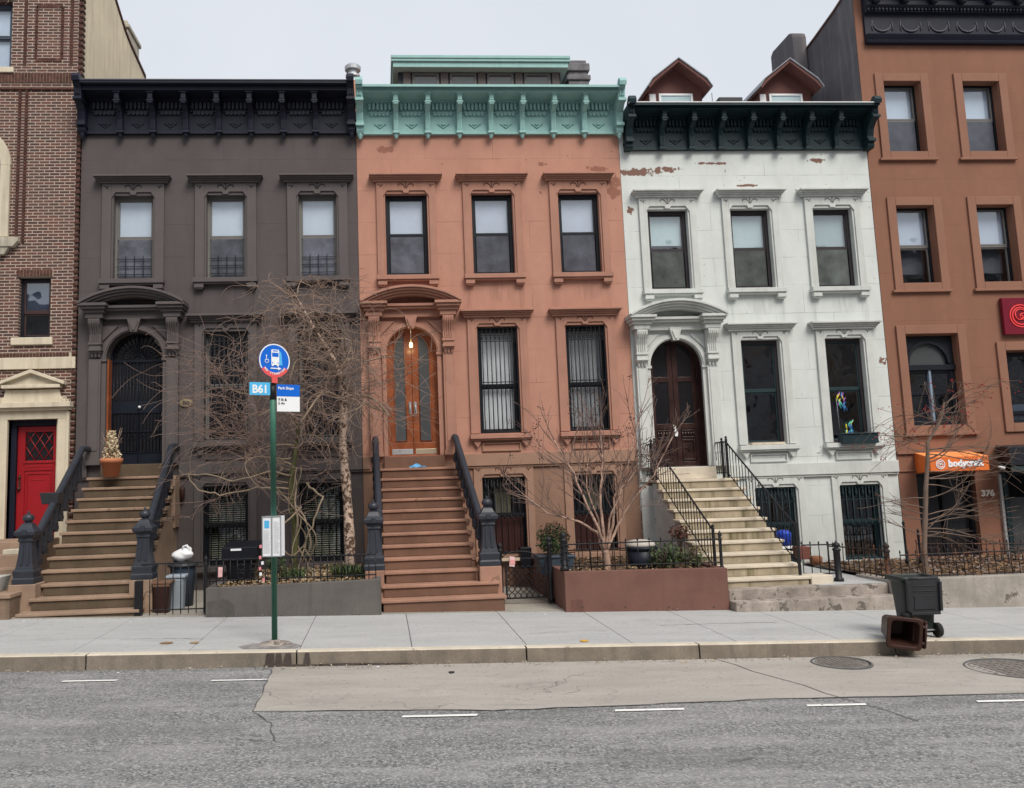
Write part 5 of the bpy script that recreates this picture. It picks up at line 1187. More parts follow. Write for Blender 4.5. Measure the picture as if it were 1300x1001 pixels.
text(m, 'bodycraft', .17, Matrix.Translation((fx0+s_*.60, yf-.006, zm-.045)), bold=.009, depth=.003, sx=1.02)
cx_ = fx0+s_*.17
m.arc(cx_, zm, .075, .088, yf-.010, yf-.004, 20, 380, 28); m.arc(cx_, zm, .046, .060, yf-.010, yf-.004, 40, 330, 22); m.arc(cx_, zm+.002, .012, .026, yf-.010, yf-.004, -20, 260, 14); m.box(cx_-.03, cx_+.055, yf-.010, yf-.004, zm-.008, zm+.006)
m.build('lettering', M['sign_white'], t)
# ---- black shop awning at the right edge
t = thing('awning', 'black box-shaped shop awning cut by the right edge', 'awning', (12.5, RY-.5, 2.0))
yf = RY-.75; x0, z0_ = at(1281, 568.5, yf); _, z1_ = at(1281, 591, yf)
m = MB(); m.box(x0, 14.8, yf, yf+.01, z1_, z0_, 0); m.add([(x0, yf, z0_), (14.8, yf, z0_), (14.8, RY-.01, 2.30), (11.75, RY-.01, 2.30)], [(0,1,2,3)], 0)
m.add([(x0, yf, z1_), (x0, yf, z0_), (11.75, RY-.01, 2.30), (11.75, RY-.01, z1_+.1)], [(0,1,2,3)], 0); o = m.build('canopy', M['black_canvas'], t); so = o.modifiers.new('solid', 'SOLIDIFY'); so.thickness = .008
m = MB(); m.box(x0+.02, 14.7, yf+.02, yf+.05, z1_-.12, z1_-.02); m.build('valance', mat('dark_teal_trim', (.03,.05,.055), .5), t)
m = MB(); x, z = at(1271, 594, yf+.1); m.tube([(x-.05, yf+.1, z+.02), (x+.05, yf+.08, z-.01)], [.02, .026], 8); m.build('spot_lamp', M['sign_white'], t)
# ------------------------------------------------------------------ bus stop sign
bx_, by_ = -1.30, 10.36
gz = g(bx_)
t = thing('bus_stop_sign', 'bus stop pole with a round blue sign, two route plates and a timetable box', 'bus stop sign', (bx_, by_, gz))
ztop = 3.24
m = MB(); m.lathe([(.034, gz-.05), (.034, 2.2), (.036, 2.2), (.036, ztop)], bx_, by_, 14)
P_ = m.build('pole', M['pole_green'], t)
m = MB(); m.lathe([(.17, gz+.001), (.16, gz+.012), (.06, gz+.02), (.05, gz+.05), (.037, gz+.05)], bx_, by_, 20, sx=1.15); m.build('base_plate', M['conc_old'], t)
m = MB(); m.lathe([(.038, 3.0), (.038, 3.2)], bx_, by_, 14); m.build('sleeve', M['iron'], t)
RS = Matrix.Translation((bx_, by_, 0)) @ Matrix.Rotation(R(34), 4, 'Z')
rc = 3.475; rr_ = .205
m = MB(RS); m.arc(0, rc, 0, rr_, -.055, -.04, 0, 360, 40, 0); m.arc(0, rc, rr_-.014, rr_, -.057, -.055, -30, 210, 40, 1)
RD = m.build('roundel', [M['blue'], M['sign_white']], t)
m = MB(RS); m.arc(0, rc, rr_-.056, rr_+.003, -.059, -.057, 212, 328, 20, 0); m.prism([(-.035, 3.20), (.035, 3.20), (.04, 3.29), (-.04, 3.29)], 'y', -.058, -.04); m.build('red_band', M['sign_red'], RD)
m = MB(RS)
for k, ch in enumerate('NO STANDING'):
    a = R(219+k*10.2); rad = rr_-.044+.0
    text(m, ch, .034, Matrix.Translation((rad*math.cos(a), -.061, rc+rad*math.sin(a))) @ Matrix.Rotation(-(a+math.pi/2), 4, 'Y') @ Matrix.Translation((0, 0, -.012)), bold=.0012, depth=.001) if ch != ' ' else None
m.build('lettering', M['sign_white'], RD)
# bus pictogram, wheelchair symbol and arrow
m = MB(RS); y0, y1 = -.060, -.0552
cx = .005
m.prism([(cx-.05, rc-.055), (cx+.055, rc-.055), (cx+.055, rc+.125), (cx+.045, rc+.135), (cx-.04, rc+.135), (cx-.05, rc+.125)], 'y', y0, y1)
m.box(cx-.045, cx-.02, y0, y1, rc-.07, rc-.055); m.box(cx+.025, cx+.05, y0, y1, rc-.07, rc-.055)
m.box(cx-.06, cx+.04, y0, y1, rc-.103, rc-.090); m.prism([(cx+.04, rc-.118), (cx+.085, rc-.097), (cx+.04, rc-.076)], 'y', y0, y1)
m.arc(-.105, rc-.01, .020, .026, y0, y1, 120, 380, 16); m.box(-.113, -.106, y0, y1, rc-.002, rc+.045); m.box(-.113, -.082, y0, y1, rc+.003, rc+.010); m.box(-.085, -.078, y0, y1, rc-.02, rc+.006); m.arc(-.109, rc+.055, 0, .009, y0, y1, 0, 360, 10)
m.build('pictogram', M['sign_white'], RD)
m = MB(RS); m.box(cx-.040, cx+.045, -.0615, -.060, rc+.045, rc+.095); m.box(cx-.03, cx+.035, -.0615, -.060, rc+.112, rc+.124); m.arc(cx-.035, rc-.03, 0, .008, -.0615, -.06, 0, 360, 8); m.arc(cx+.04, rc-.03, 0, .008, -.0615, -.06, 0, 360, 8); m.build('pictogram_detail', M['blue'], RD)
m = MB(RS); m.prism([(cx+.06, rc-.055), (cx+.10, rc-.055), (cx+.085, rc+.10), (cx+.06, rc+.12)], 'y', -.057, -.0552); m.build('bus_shadow', M['light_blue'], RD)
# route plate
def plate(name, ang, xa, xb, za, zb, mt, parent, y=-.045):
    Mx = Matrix.Translation((bx_, by_, 0)) @ Matrix.Rotation(R(ang), 4, 'Z')
    q = MB(Mx); q.box(xa, xb, y-.006, y, za, zb); return q.build(name, mt, parent), Mx
pa, Mx = plate('route_plate', 22, -.295, -.045, 3.05, 3.205, M['light_blue'], t)
m = MB(Mx); text(m, 'B61', .135, Matrix.Translation((-.168, -.053, 3.078)), bold=.004, depth=.001, sx=.92); m.build('lettering', M['sign_white'], pa)
pb, Mx = plate('destination_plate', 26, .035, .325, 3.04, 3.185, M['blue'], t)
m = MB(Mx); text(m, 'Park Slope', .046, Matrix.Translation((.05, -.053, 3.125)), bold=.0012, depth=.001, align='LEFT'); m.build('lettering', M['sign_white'], pb)
pb, Mx = plate('stop_plate', 26, .035, .325, 2.855, 3.037, M['sign_white'], t)
m = MB(Mx); text(m, '9 St &', .044, Matrix.Translation((.05, -.053, 2.985)), depth=.001, align='LEFT', bold=.001); text(m, '5 Av', .044, Matrix.Translation((.05, -.053, 2.94)), depth=.001, align='LEFT', bold=.001); m.build('lettering', M['ink'], pb)
# timetable box
Mx = Matrix.Translation((bx_, by_, 0)) @ Matrix.Rotation(R(-12), 4, 'Z')
za, zb = 1.135, 1.605
m = MB(Mx); m.box(-.115, .115, -.075, .06, za, zb); B_ = m.build('timetable_box', M['sign_white'], t, bevel=.004)
m = MB(Mx); panel_frame(m, -.118, .118, za-.003, zb+.003, .012, -.083, -.075); m.box(-.008, .012, -.081, -.076, za+.01, zb-.01); m.build('frame', M['steel'], B_)
m = MB(Mx)
rr = random.Random(3)
for c0, c1, top in ((-.100, -.014, .30), (.022, .098, .40)):
    z = za+top
    while z > za+.03:
        m.box(c0, c0+(c1-c0)*rr.uniform(.7, 1), -.0768, -.0758, z, z+.0035); z -= .013
m.build('timetable_lines', mat('pale_grey_ink', (.42,.44,.47)), B_)
m = MB(Mx); m.box(-.09, -.03, -.0775, -.0758, za+.33, za+.42); m.build('timetable_header', M['light_blue'], B_)
# ------------------------------------------------------------------ wheelie bins
def rrect(w, d, r, n=4):
    pts = []
    for (cx_, cy_, a0) in ((w/2-r, d/2-r, 0), (-w/2+r, d/2-r, 90), (-w/2+r, -d/2+r, 180), (w/2-r, -d/2+r, 270)):
        for k in range(n+1): a = R(a0+90*k/n); pts.append((cx_+r*math.cos(a), cy_+r*math.sin(a)))
    return pts
def loft(m, rings, x, y, mt=0, cap0=True, cap1=False):
    vs = []; N_ = len(rings[0][0])
    for pts, z in rings: vs += [(x+a, y+b, z) for a, b in pts]
    fs = [(i*N_+k, i*N_+(k+1)%N_, (i+1)*N_+(k+1)%N_, (i+1)*N_+k) for i in range(len(rings)-1) for k in range(N_)]
    if cap0: fs.append(tuple(range(N_))[::-1])
    if cap1: fs.append(tuple((len(rings)-1)*N_+k for k in range(N_)))
    m.add(vs, fs, mt, True)
def bin_body(m, w, d, h, x=0, y=0, z=0, taper=.78, mt=0, hollow=False):
    r = min(w, d)*.16; k = taper
    R_ = lambda w_, d_: rrect(w_, d_, r)
    if not hollow: loft(m, [(R_(w*k*.96, d*k*.96), z), (R_(w*k, d*k), z+.02), (R_(w*.97, d*.97), z+h*.9), (R_(w, d), z+h*.9), (R_(w, d), z+h)], x, y, mt, True, True)
    else: loft(m, [(R_(w*k*.94, d*k*.94), z), (R_(w*k, d*k), z+.025), (R_(w*.96, d*.96), z+h-.07), (R_(w+.0, d+.0), z+h-.07), (R_(w+.05, d+.05), z+h-.045), (R_(w+.06, d+.06), z+h-.015), (R_(w+.045, d+.045), z+h), (R_(w-.02, d-.02), z+h), (R_(w-.035, d-.035), z+h-.02), (R_(w*k-.04, d*k-.04), z+.03)], x, y, mt, True, True)
def wheelie(lab, loc, rot, w, d, h, mb_, ml, lid='open', wheel=.085, roll=None, open_ang=0):
    t = thing('wheelie_bin', lab, 'bin', loc); Mx = Matrix.Translation(loc) @ (roll if roll else Matrix.Identity(4)) @ Matrix.Rotation(R(rot), 4, 'Z')
    m = MB(Mx); bin_body(m, w, d, h-.05, z=.05, hollow=True); m.box(-w*.30, w*.30, d*.36, d*.42, h*.55, h*.80)
    m.build('body', mb_, t, bevel=.014)
    yb_ = d/2+.02   # hinge side is +y (back)
    m = MB(Mx); 
    for sx in (-1, 1): m.tube([(sx*w*.30, yb_-.02, h-.03), (sx*w*.30, yb_+.035, h-.01)], .02, 6)
    m.tube([(-w*.42, yb_+.04, h-.015), (w*.42, yb_+.04, h-.015)], .014, 8); m.build('handle', ml, t)
    if lid == 'open':   # hangs down behind
        q = MB(Mx @ Matrix.Translation((0, yb_+.03, h-.02)) @ Matrix.Rotation(R(-4+open_ang), 4, 'X'))
        L_ = h*.58; W2 = w*.50
        poly = [(-W2, 0), (W2, 0), (W2*.98, -L_*.9), (W2*.85, -L_), (-W2*.85, -L_), (-W2*.98, -L_*.9)]
        q.prism(poly, 'y', .0, .018)
        for (x0, x1, z0_, z1_) in ((-W2, -W2+.03, -L_*.9, -.03), (W2-.03, W2, -L_*.9, -.03), (-W2*.85, W2*.85, -L_, -L_+.03)): q.box(x0, x1, .016, .05, z0_, z1_)
        q.prism([(-W2*.62, -L_*.86), (W2*.62, -L_*.86), (W2*.55, -L_*.50), (-W2*.55, -L_*.50)], 'y', .017, .026)
        for z_ in (-.08, -.14, -.20): q.box(-W2*.65, W2*.65, .017, .024, z_-.006, z_+.006)
        q.build('lid', ml, t, bevel=.006)
    elif lid == 'closed':
        q = MB(Mx); q.hexa([(-w/2-.03, -d/2-.03, h), (w/2+.03, -d/2-.03, h), (w/2+.03, d/2+.03, h), (-w/2-.03, d/2+.03, h)], [(-w/2+.02, -d/2+.02, h+.05), (w/2-.02, -d/2+.02, h+.05), (w/2-.02, d/2-.0, h+.05), (-w/2+.02, d/2-.0, h+.05)]); q.build('lid', ml, t, bevel=.01)
    for sx in (-1, 1):
        q = MB(Mx @ Matrix.Translation((sx*w*.42, d*.42, wheel)) @ Matrix.Rotation(R(90), 4, 'Y')); q.lathe([(wheel*.5, -.028), (wheel*.94, -.028), (wheel, -.018), (wheel, .018), (wheel*.94, .028), (wheel*.5, .028)], 0, 0, 20); W_ = q.build('wheel', M['rubber'], t)
        q = MB(Mx @ Matrix.Translation((sx*w*.42, d*.42, wheel)) @ Matrix.Rotation(R(90), 4, 'Y')); q.lathe([(wheel*.45, -.022), (wheel*.5, -.02), (wheel*.5, .02), (wheel*.45, .022)], 0, 0, 14); q.build('hub', M['bin_grey'], W_)
    q = MB(Mx); q.tube([(-w*.42, d*.42, wheel), (w*.42, d*.42, wheel)], .012, 6); q.build('axle', M['steel'], t)
    return t
wheelie('dark green wheelie bin standing on the sidewalk with its lid hanging open', (6.47, 10.22, g(6.5)), 178, .42, .34, .72, M['bin_green'], M['bin_grey'])
# fallen brown bin: lies on its side across the kerb, mouth towards the street
fx, fy = 6.18, 10.14
wheelie('small brown wheelie bin lying on its side across the kerb with its mouth open', (6.10, 10.14, g(6.1)+.155), 0, .31, .33, .48, M['bin_brown'], M['bin_brown'], lid='open', wheel=.05,
        roll=Matrix.Rotation(R(-14), 4, 'Z') @ Matrix.Rotation(R(94), 4, 'X') @ Matrix.Rotation(R(-97), 4, 'Z'), open_ang=-8)
# yard bins
x0 = -3.10
t = thing('dustbin', 'slate blue round dustbin with a dark lid behind the iron gate', 'bin', (-3.10, 13.6, .15))
m = MB(); m.lathe([(.155, .16), (.19, .75), (.20, .78)], -3.10, 13.6, 20); m.build('body', M['bin_blue'], t)
m = MB(); m.lathe([(.23, .78), (.235, .80), (.21, .83), (.08, .86), (0, .865)], -3.10, 13.6, 20); m.build('lid', M['bin_grey'], t)
t = thing('plastic_bag', 'white plastic carrier bag knotted on top of the slate blue dustbin', 'bag', (-3.13, 13.55, .865))
m = MB(); rr = random.Random(5); vs = []; nu, nv = 16, 12
for j in range(nv+1):
    v = j/nv; r_ = .15*(max(0, math.sin(math.pi*min(1, v*.93+.07)))**.6)*(1-.25*v)
    for i in range(nu):
        a = 2*math.pi*i/nu; k = 1+.16*math.sin(3*a+6*v)+.10*math.sin(7*a-4*v)+rr.uniform(-.07, .07)
        vs.append((-3.16+r_*k*1.15*math.cos(a)+.14*v, 13.55+r_*k*.8*math.sin(a), .865+.20*v+.02*math.sin(2*a)))
m.add(vs, [(j*nu+i, j*nu+(i+1)%nu, (j+1)*nu+(i+1)%nu, (j+1)*nu+i) for j in range(nv) for i in range(nu)] + [tuple(range(nu))[::-1]], 0, True); m.build('bag_body', M['bag'], t)
m = MB(); m.tube([(-3.09, 13.5, 1.02), (-3.07, 13.5, 1.085), (-3.02, 13.5, 1.10), (-2.985, 13.5, 1.06), (-3.0, 13.5, 1.0), (-3.03, 13.5, .98)], .016, 6); m.build('bag_handle', M['bag'], t)
t = thing('dustbin', 'pale grey square bin between the brown bin and the slate blue dustbin', 'bin', (-3.12, 13.2, .15))
m = MB(); bin_body(m, .25, .24, .50, -3.10, 13.22, .15, .82); m.build('body', M['bin_pale'], t, bevel=.012)
m = MB(); m.box(-3.24, -2.95, 13.08, 13.36, .65, .69); m.build('lid', M['bin_pale'], t, bevel=.01)
t = thing('dustbin', 'small brown plastic compost bin behind the iron gate bars', 'bin', (-3.25, 12.95, .15))
m = MB(); bin_body(m, .24, .24, .45, -3.235, 12.93, .15, .80); m.build('body', M['bin_brown'], t, bevel=.012)
m = MB(); m.box(-3.37, -3.09, 12.79, 13.08, .60, .635); m.box(-3.35, -3.11, 12.80, 12.83, .56, .60); m.build('lid', mat('tan_plastic', (.20,.11,.07), .5), t, bevel=.01)
t = thing('dustbin', 'square black bin with a white label in front of the venetian blinds', 'bin', (-2.2, 13.6, .5))
m = MB(); bin_body(m, .46, .40, .42, -2.20, 13.6, .42, .85); m.build('body', M['bin_black'], t, bevel=.015)
m = MB(); m.hexa([(-2.47, 13.36, .84), (-1.93, 13.36, .84), (-1.93, 13.84, .84), (-2.47, 13.84, .84)], [(-2.47, 13.36, 1.05), (-1.93, 13.36, 1.05), (-1.90, 13.84, 1.12), (-2.44, 13.84, 1.12)]); m.build('lid', M['bin_black'], t, bevel=.012)
m = MB(); m.box(-2.33, -2.17, 13.352, 13.358, 1.0, 1.03); m.build('label', M['sign_white'], t)
t = thing('dustbin', 'round blue black dustbin with a domed pale lid behind the red brown planter', 'bin', (4.12, 13.5, .45))
m = MB(); m.lathe([(.20, .35), (.245, .80)], 4.12, 13.55, 20); m.lathe([(.25, .76), (.26, .80), (.25, .82)], 4.12, 13.55, 20); m.build('body', mat('blue_black_plastic', (.012,.017,.028), .45), t)
m = MB(); m.lathe([(.235, .82), (.24, .85), (.21, .90), (.10, .925), (0, .93)], 4.10, 13.55, 20); m.build('lid', mat('pale_taupe_lid', (.50,.46,.42), .6), t)
# ------------------------------------------------------------------ planters, walls
def planter(name, lab, x0, x1, yf, yb, z, zb, mt, soilz, th=.12):
    t = thing(name, lab, 'planter', ((x0+x1)/2, yf, zb)); m = MB()
    z1_ = z if isinstance(z, tuple) else (z, z)
    def zz(x): return z1_[0]+(z1_[1]-z1_[0])*(x-x0)/(x1-x0)
    for (a, b, c, d) in ((x0, x1, yf, yf+th), (x0, x0+th, yf+th, yb), (x1-th, x1, yf+th, yb)):
        m.hexa([(a, c, zb), (b, c, zb), (b, d, zb), (a, d, zb)], [(a, c, zz(a)), (b, c, zz(b)), (b, d, zz(b)), (a, d, zz(a))])
    m.build('wall', mt, t, bevel=.008)
    m = MB(); n = 24; ny = 8; vs = []
    for j in range(ny+1):
        for i in range(n+1):
            x = x0+th*.5+(x1-x0-th)*i/n; y = yf+th*.5+(yb-yf-th)*j/ny; vs.append((x, y, soilz+.05*noise.noise(Vector((x*2, y*2, 3)))+.02))
    m.add(vs, [(j*(n+1)+i, j*(n+1)+i+1, (j+1)*(n+1)+i+1, (j+1)*(n+1)+i) for j in range(ny) for i in range(n)], 0, True); m.build('soil', M['soil'], t)
    return t
planter('planter_wall', 'low dark charcoal stucco wall of the leafy front bed behind the bus stop', -2.52, -.05, 12.45, 15.45, (.555, .585), -.1, M['wall_charcoal'], .50)
planter('planter_wall', 'low red brown stucco planter wall between the iron gate and the pale stoop', 2.62, 5.06, 12.45, 15.45, (.585, .55), -.3, M['wall_red'], .48)
# weep holes and repair patches in the two planter walls
for o_ in [o for o in bpy.data.objects if o.name.startswith('planter_wall')]:
    if o_.location.x > 0:
        for px in (740, 794, 849, 906):
            x, z = at(px, 771, 12.45); m = MB(); m.prism([(x+.012*math.cos(k), z+.012*math.sin(k)) for k in range(6)], 'y', 12.447, 12.46); m.build('weep_hole', M['ink'], o_)
        m = MB(); m.prism([(2.69, .005), (2.87, .0), (2.87, .17), (2.83, .19), (2.70, .18)], 'y', 12.4475, 12.46); m.build('repair_patch', mat('darker_red_render', (.135,.066,.054), .9, .2, 5, 40, .3), o_)
    else:
        m = MB(); m.prism([(-2.50, .125), (-2.12, .12), (-2.12, .30), (-2.2, .38), (-2.3, .41), (-2.42, .38), (-2.50, .36)], 'y', 12.4475, 12.46); m.build('repair_patch', mat('darker_charcoal_render', (.095,.087,.08), .9, .2, 5, 40, .3), o_)
t = thing('retaining_wall', 'stained grey concrete retaining wall behind the open wheelie bin', 'wall', (8.9, 12.3, -.15))
m = MB(); m.box(7.55, 16, 12.35, 12.55, -.5, .29); m.box(7.55, 7.75, 12.55, 13.4, -.5, .27); m.build('wall_body', M['conc_wall'], t, bevel=.015)
m = MB(); n = 40; vs = []
for j in range(9):
    for i in range(n+1): x = 7.7+8.2*i/n; y = 12.5+2.95*j/8; vs.append((x, y, .25+.04*noise.noise(Vector((x*2, y*2, 0)))))
m.add(vs, [(j*(n+1)+i, j*(n+1)+i+1, (j+1)*(n+1)+i+1, (j+1)*(n+1)+i) for j in range(8) for i in range(n)], 0, True); m.build('soil', M['soil'], t)
t = thing('entrance_steps', 'two low weathered concrete steps in front of the pale stoop', 'steps', (6.3, 12.3, -.1))
m = MB(); m.box(5.08, 7.54, 12.50, 15.4, -.4, .225); m.build('step', M['conc_old'], t, bevel=.015)
m = MB(); m.box(5.07, 7.56, 12.24, 12.497, -.4, .075); m.build('step', M['conc_old'], t, bevel=.012)
m = MB(); m.add([(6.5, 12.52, .229), (7.6, 12.52, .229), (7.6, 15.4, .229), (6.5, 15.4, .229)], [(0,1,2,3)]); m.build('paving', M['sidewalk'], t)
# ------------------------------------------------------------------ iron fences and gates
def spear_fence(name, lab, cat, pts, zb, zt, n, mt=None, ntop=.07, post=None, lower=.04, curl=False, mid=None, group=None):
    """pts: list of (x, y) ends; zb/zt callables or numbers"""
    (xa, ya), (xb, yb) = pts; t = thing(name, lab, cat, ((xa+xb)/2, (ya+yb)/2, (zb if not isinstance(zb, tuple) else zb[0])), group)
    zb0, zb1 = zb if isinstance(zb, tuple) else (zb, zb); zt0, zt1 = zt if isinstance(zt, tuple) else (zt, zt)
    P = lambda u, z: (xa+(xb-xa)*u, ya+(yb-ya)*u, z)
    m = MB(); B0 = lambda u: zb0+(zb1-zb0)*u; T0 = lambda u: zt0+(zt1-zt0)*u
    for i in range(n+1):
        u = i/n; m.tube([P(u, B0(u)-.02), P(u, T0(u)+ntop*.3)], .0075, 5)
        x, y, _ = P(u, 0)
        if ntop: m.lathe([(.006, T0(u)+ntop*.2), (.016, T0(u)+ntop*.45), (.002, T0(u)+ntop)], x, y, 5)
    m.build('pickets', mt or M['iron'], t)
    m = MB(); m.tube([P(0, T0(0)), P(1, T0(1))], .011, 4, smooth=False); m.tube([P(0, B0(0)+lower), P(1, B0(1)+lower)], .010, 4, smooth=False)
    if mid: m.tube([P(0, mid), P(1, mid)], .008, 4, smooth=False)
    m.build('rails', mt or M['iron'], t)
    if curl:
        m = MB()
        for i in range(n):
            u = (i+.5)/n; x, y, _ = P(u, 0); zc_ = (B0(u)+T0(u))/2; r_ = abs(xb-xa)/n*.36
            for zz in (zc_+.07, zc_-.07): m.tube([(x+r_*math.cos(a*.8), y, zz+.05*math.sin(a*.8)) for a in range(8)], .0055, 4)
        m.build('scrollwork', mt or M['iron'], t)
    return t
def post(parent, x, y, zb, zt, r=.03, mt=None, fancy=True):
    m = MB(); m.lathe([(r*1.5, zb), (r*1.5, zb+.05), (r, zb+.07), (r, zt-.12), (r*1.3, zt-.10), (r*1.3, zt-.08), (r*.6, zt-.06), (r*1.25, zt-.03), (r*1.1, zt), (r*.3, zt+.025), (0, zt+.05)], x, y, 8); return m.build('post', mt or M['iron'], parent)
t = spear_fence('iron_fence', 'black iron scrollwork fence around the leafy bed behind the bus stop', 'fence', [(-2.50, 12.60), (-.12, 12.60)], .60, .93, 24, ntop=.03, curl=False)
m = MB()
for k in range(3):
    x = -2.05+k*.17
    for zz in (.70, .82): m.tube([(x+.05*math.cos(a*.8), 12.58, zz+.045*math.sin(a*.8)) for a in range(8)], .007, 4)
m.build('scrollwork', M['iron'], t)
# dangling red tape and tag
m = MB(); x, z = at(279.5, 726, 12.57); m.prism([(x-.03, z-.08), (x+.03, z-.075), (x+.035, z+.06), (x-.025, z+.065)], 'y', 12.565, 12.57); o = m.build('paper_tag', mat('pink_white_paper', (.75,.45,.45), .7, .3, 8, 10, 0), None); tag(o, 'pink and white paper tag hung on the fence left of the bus stop', 'paper tag')
m = MB(); rr = random.Random(8)
for k in range(7):
    x, z = at(332+rr.uniform(-2, 3), 694+k*7, 12.57); m.prism([(x-.016, z-.025), (x+.018, z-.018), (x+.012, z+.026), (x-.02, z+.02)], 'y', 12.55, 12.565, k % 2)
o = m.build('ribbon', [mat('pink_ribbon', (.70,.25,.28)), M['sign_white']], None); tag(o, 'pink and white ribbon tied to the fence beside the timetable box', 'ribbon')
gt = spear_fence('iron_gate', 'plain black iron gate in front of the row of bins', 'gate', [(-3.34, 12.62), (-2.58, 12.62)], .22, .91, 7, ntop=0)
post(gt, -2.55, 12.62, .1, .97, .022)
m = MB(); m.box(-3.545, -3.445, 12.58, 12.68, .08, .68); m.box(-3.46, -3.36, 12.60, 12.66, .885, .915); m.build('post', M['iron'], gt, bevel=.006)
m = MB(); 
for dx in (-.03, 0, .03): m.box(-3.495+dx-.006, -3.495+dx+.006, 12.57, 12.58, .12, .66)
m.build('post_flute', M['iron'], gt)
# gate beside the pink stoop: woven mesh
gt = thing('iron_gate', 'black iron mesh gate between the pink stoop and the red brown planter', 'gate', (2.2, 13.2, .1))
gy = 13.25; gx0, gz1 = at(641, 709, gy); gx1, gz0 = at(695, 759, gy); gzt = at(668, 708, gy)[1]
m = MB(); panel_frame(m, gx0, gx1, gz0, gzt, .022, gy-.012, gy+.012); m.build('frame', M['iron'], gt)
m = MB(); w_ = gx1-gx0; hgt = (gzt-gz0)*.80; n = 7
for k in range(n+1):
    for ph in (0, math.pi):
        x = gx0+w_*k/n; pts = []
        for j in range(25):
            z = gz0+hgt*j/24; pts.append((min(gx1, max(gx0, x+(w_/n/2)*math.sin(j*math.pi/24*5+ph)*.98)), gy+(.006 if ph else -.006), z))
        m.tube(pts, .0065, 4)
m.build('mesh', M['iron'], gt)
m = MB(); x, z = at(662, 703, gy); m.tube([(gx0+w_*.35+w_*.0+.30*w_*math.cos(R(a))*1.4, gy, gzt-.01+.11*math.sin(R(a))) for a in range(0, 181, 15)], .009, 5); m.build('arched_rail', M['iron'], gt)
for px, zt_ in ((637, 1.0), (700, 1.10)):
    x, _ = at(px, 760, gy); q = post(gt, x, gy, .05, .95 if px < 650 else 1.02, .035)
m = MB(); x, z = at(649, 715, gy-.05); m.prism([(x-.03, z-.05), (x+.05, z-.06), (x+.06, z+.09), (x-.02, z+.10)], 'y', gy-.05, gy-.044); o = m.build('paper_tag', mat('pale_pink_paper', (.72,.52,.52), .8), gt)
m = MB(); m.box(x-.02, x+.06, gy-.054, gy-.05, z-.02, z+.05); m.build('tag_mark', mat('pink_mark', (.75,.35,.35)), o)
m = MB(); m.box(x-.14, x+.14, gy-.03, gy-.005, z+.03, z+.075); m.build('wooden_slat', mat('pale_wood', (.50,.40,.30)), gt)
# mailbox beside it
x, z = at(667, 708, 15.1); m = MB(); m.box(x-.10, x+.10, 15.0, 15.25, z-.18, z+.18); o = m.build('utility_box', M['bin_black'], None, bevel=.01); tag(o, 'dark utility box beneath the window behind the mesh gate', 'utility box')
# fence over the red planter
t = spear_fence('iron_fence', 'black iron fence standing on top of the red brown planter wall', 'fence', [(2.70, 12.58), (5.02, 12.58)], (.60, .57), (.965, .965), 13, ntop=.07, lower=.05)
post(t, 2.66, 12.60, .58, 1.12, .045); post(t, 5.04, 12.60, .5, 1.05, .025)
for k in range(3):
    m = MB(); m.tube([(2.66+.07*math.cos(a*.8), 12.56, .72+.1*k+.05*math.sin(a*.8)) for a in range(8)], .009, 4); m.build('scrollwork', M['iron'], t)
# second low fence further back (short bars)
spear_fence('iron_fence', 'short rusty iron fence close to the basement window behind the bare multi-stemmed tree', 'fence', [(2.9, 13.5), (4.0, 13.5)], .56, .80, 9, M['iron_rust'], ntop=.03)
# fence pieces right of the pale stoop
t = spear_fence('iron_fence', 'short run of black iron railing next to the foot of the pale stoop', 'fence', [(6.55, 13.1), (7.05, 13.0)], .30, .78, 4, ntop=.06)
post(t, 7.0, 12.9, .22, .80, .05)
m = MB()
q = thing('iron_fence', 'rusty iron fence turning back towards the white house right of the concrete steps', 'fence', (7.4, 13.2, .25))
def picket_run(parent, a, b, zb0, zt0, zb1, zt1, n, mt, r=.0075):
    m = MB(); P = lambda u: (a[0]+(b[0]-a[0])*u, a[1]+(b[1]-a[1])*u)
    for i in range(n+1):
        u = i/n; x, y = P(u); z0_, z1_ = zb0+(zb1-zb0)*u, zt0+(zt1-zt0)*u
        m.tube([(x, y, z0_), (x, y, z1_+.03)], r, 5); m.lathe([(.006, z1_+.02), (.014, z1_+.04), (.002, z1_+.08)], x, y, 5)
    m.build('pickets', mt, parent)
    m = MB()
    for k in (0.12, 1):
        m.tube([(a[0], a[1], zb0+(zt0-zb0)*k), (b[0], b[1], zb1+(zt1-zb1)*k)], .011, 4, smooth=False)
    m.build('rails', mt, parent)
picket_run(q, (7.62, 14.3), (7.62, 12.62), .26, .64, .26, .70, 11, M['iron_rust']); post(q, 7.62, 12.60, .25, .78, .04, M['iron_rust'])
q = thing('iron_fence', 'long rusty iron fence on the concrete wall at the right', 'fence', (10, 12.5, .28))
picket_run(q, (7.75, 12.47), (15, 12.47), .27, .63, .25, .63, 58, M['iron_rust'])
m = MB()
for i in range(20, 58):
    x = 7.75+7.25*(i+.5)/58; m.tube([(x+.045*math.cos(a*.8), 12.46, .52+.05*math.sin(a*.8)) for a in range(8)], .006, 4)
m.build('scrollwork', M['iron_rust'], q)
q = thing('iron_fence', 'dark iron area railing close to the brown wall under the shop window', 'fence', (10.2, 14.3, .3))
picket_run(q, (9.2, 14.3), (12.5, 14.3), .25, .62, .2, .50, 26, M['iron_rust']); post(q, 9.0, 14.3, .3, 1.0, .02); post(q, 9.25, 14.3, .3, .85, .02)
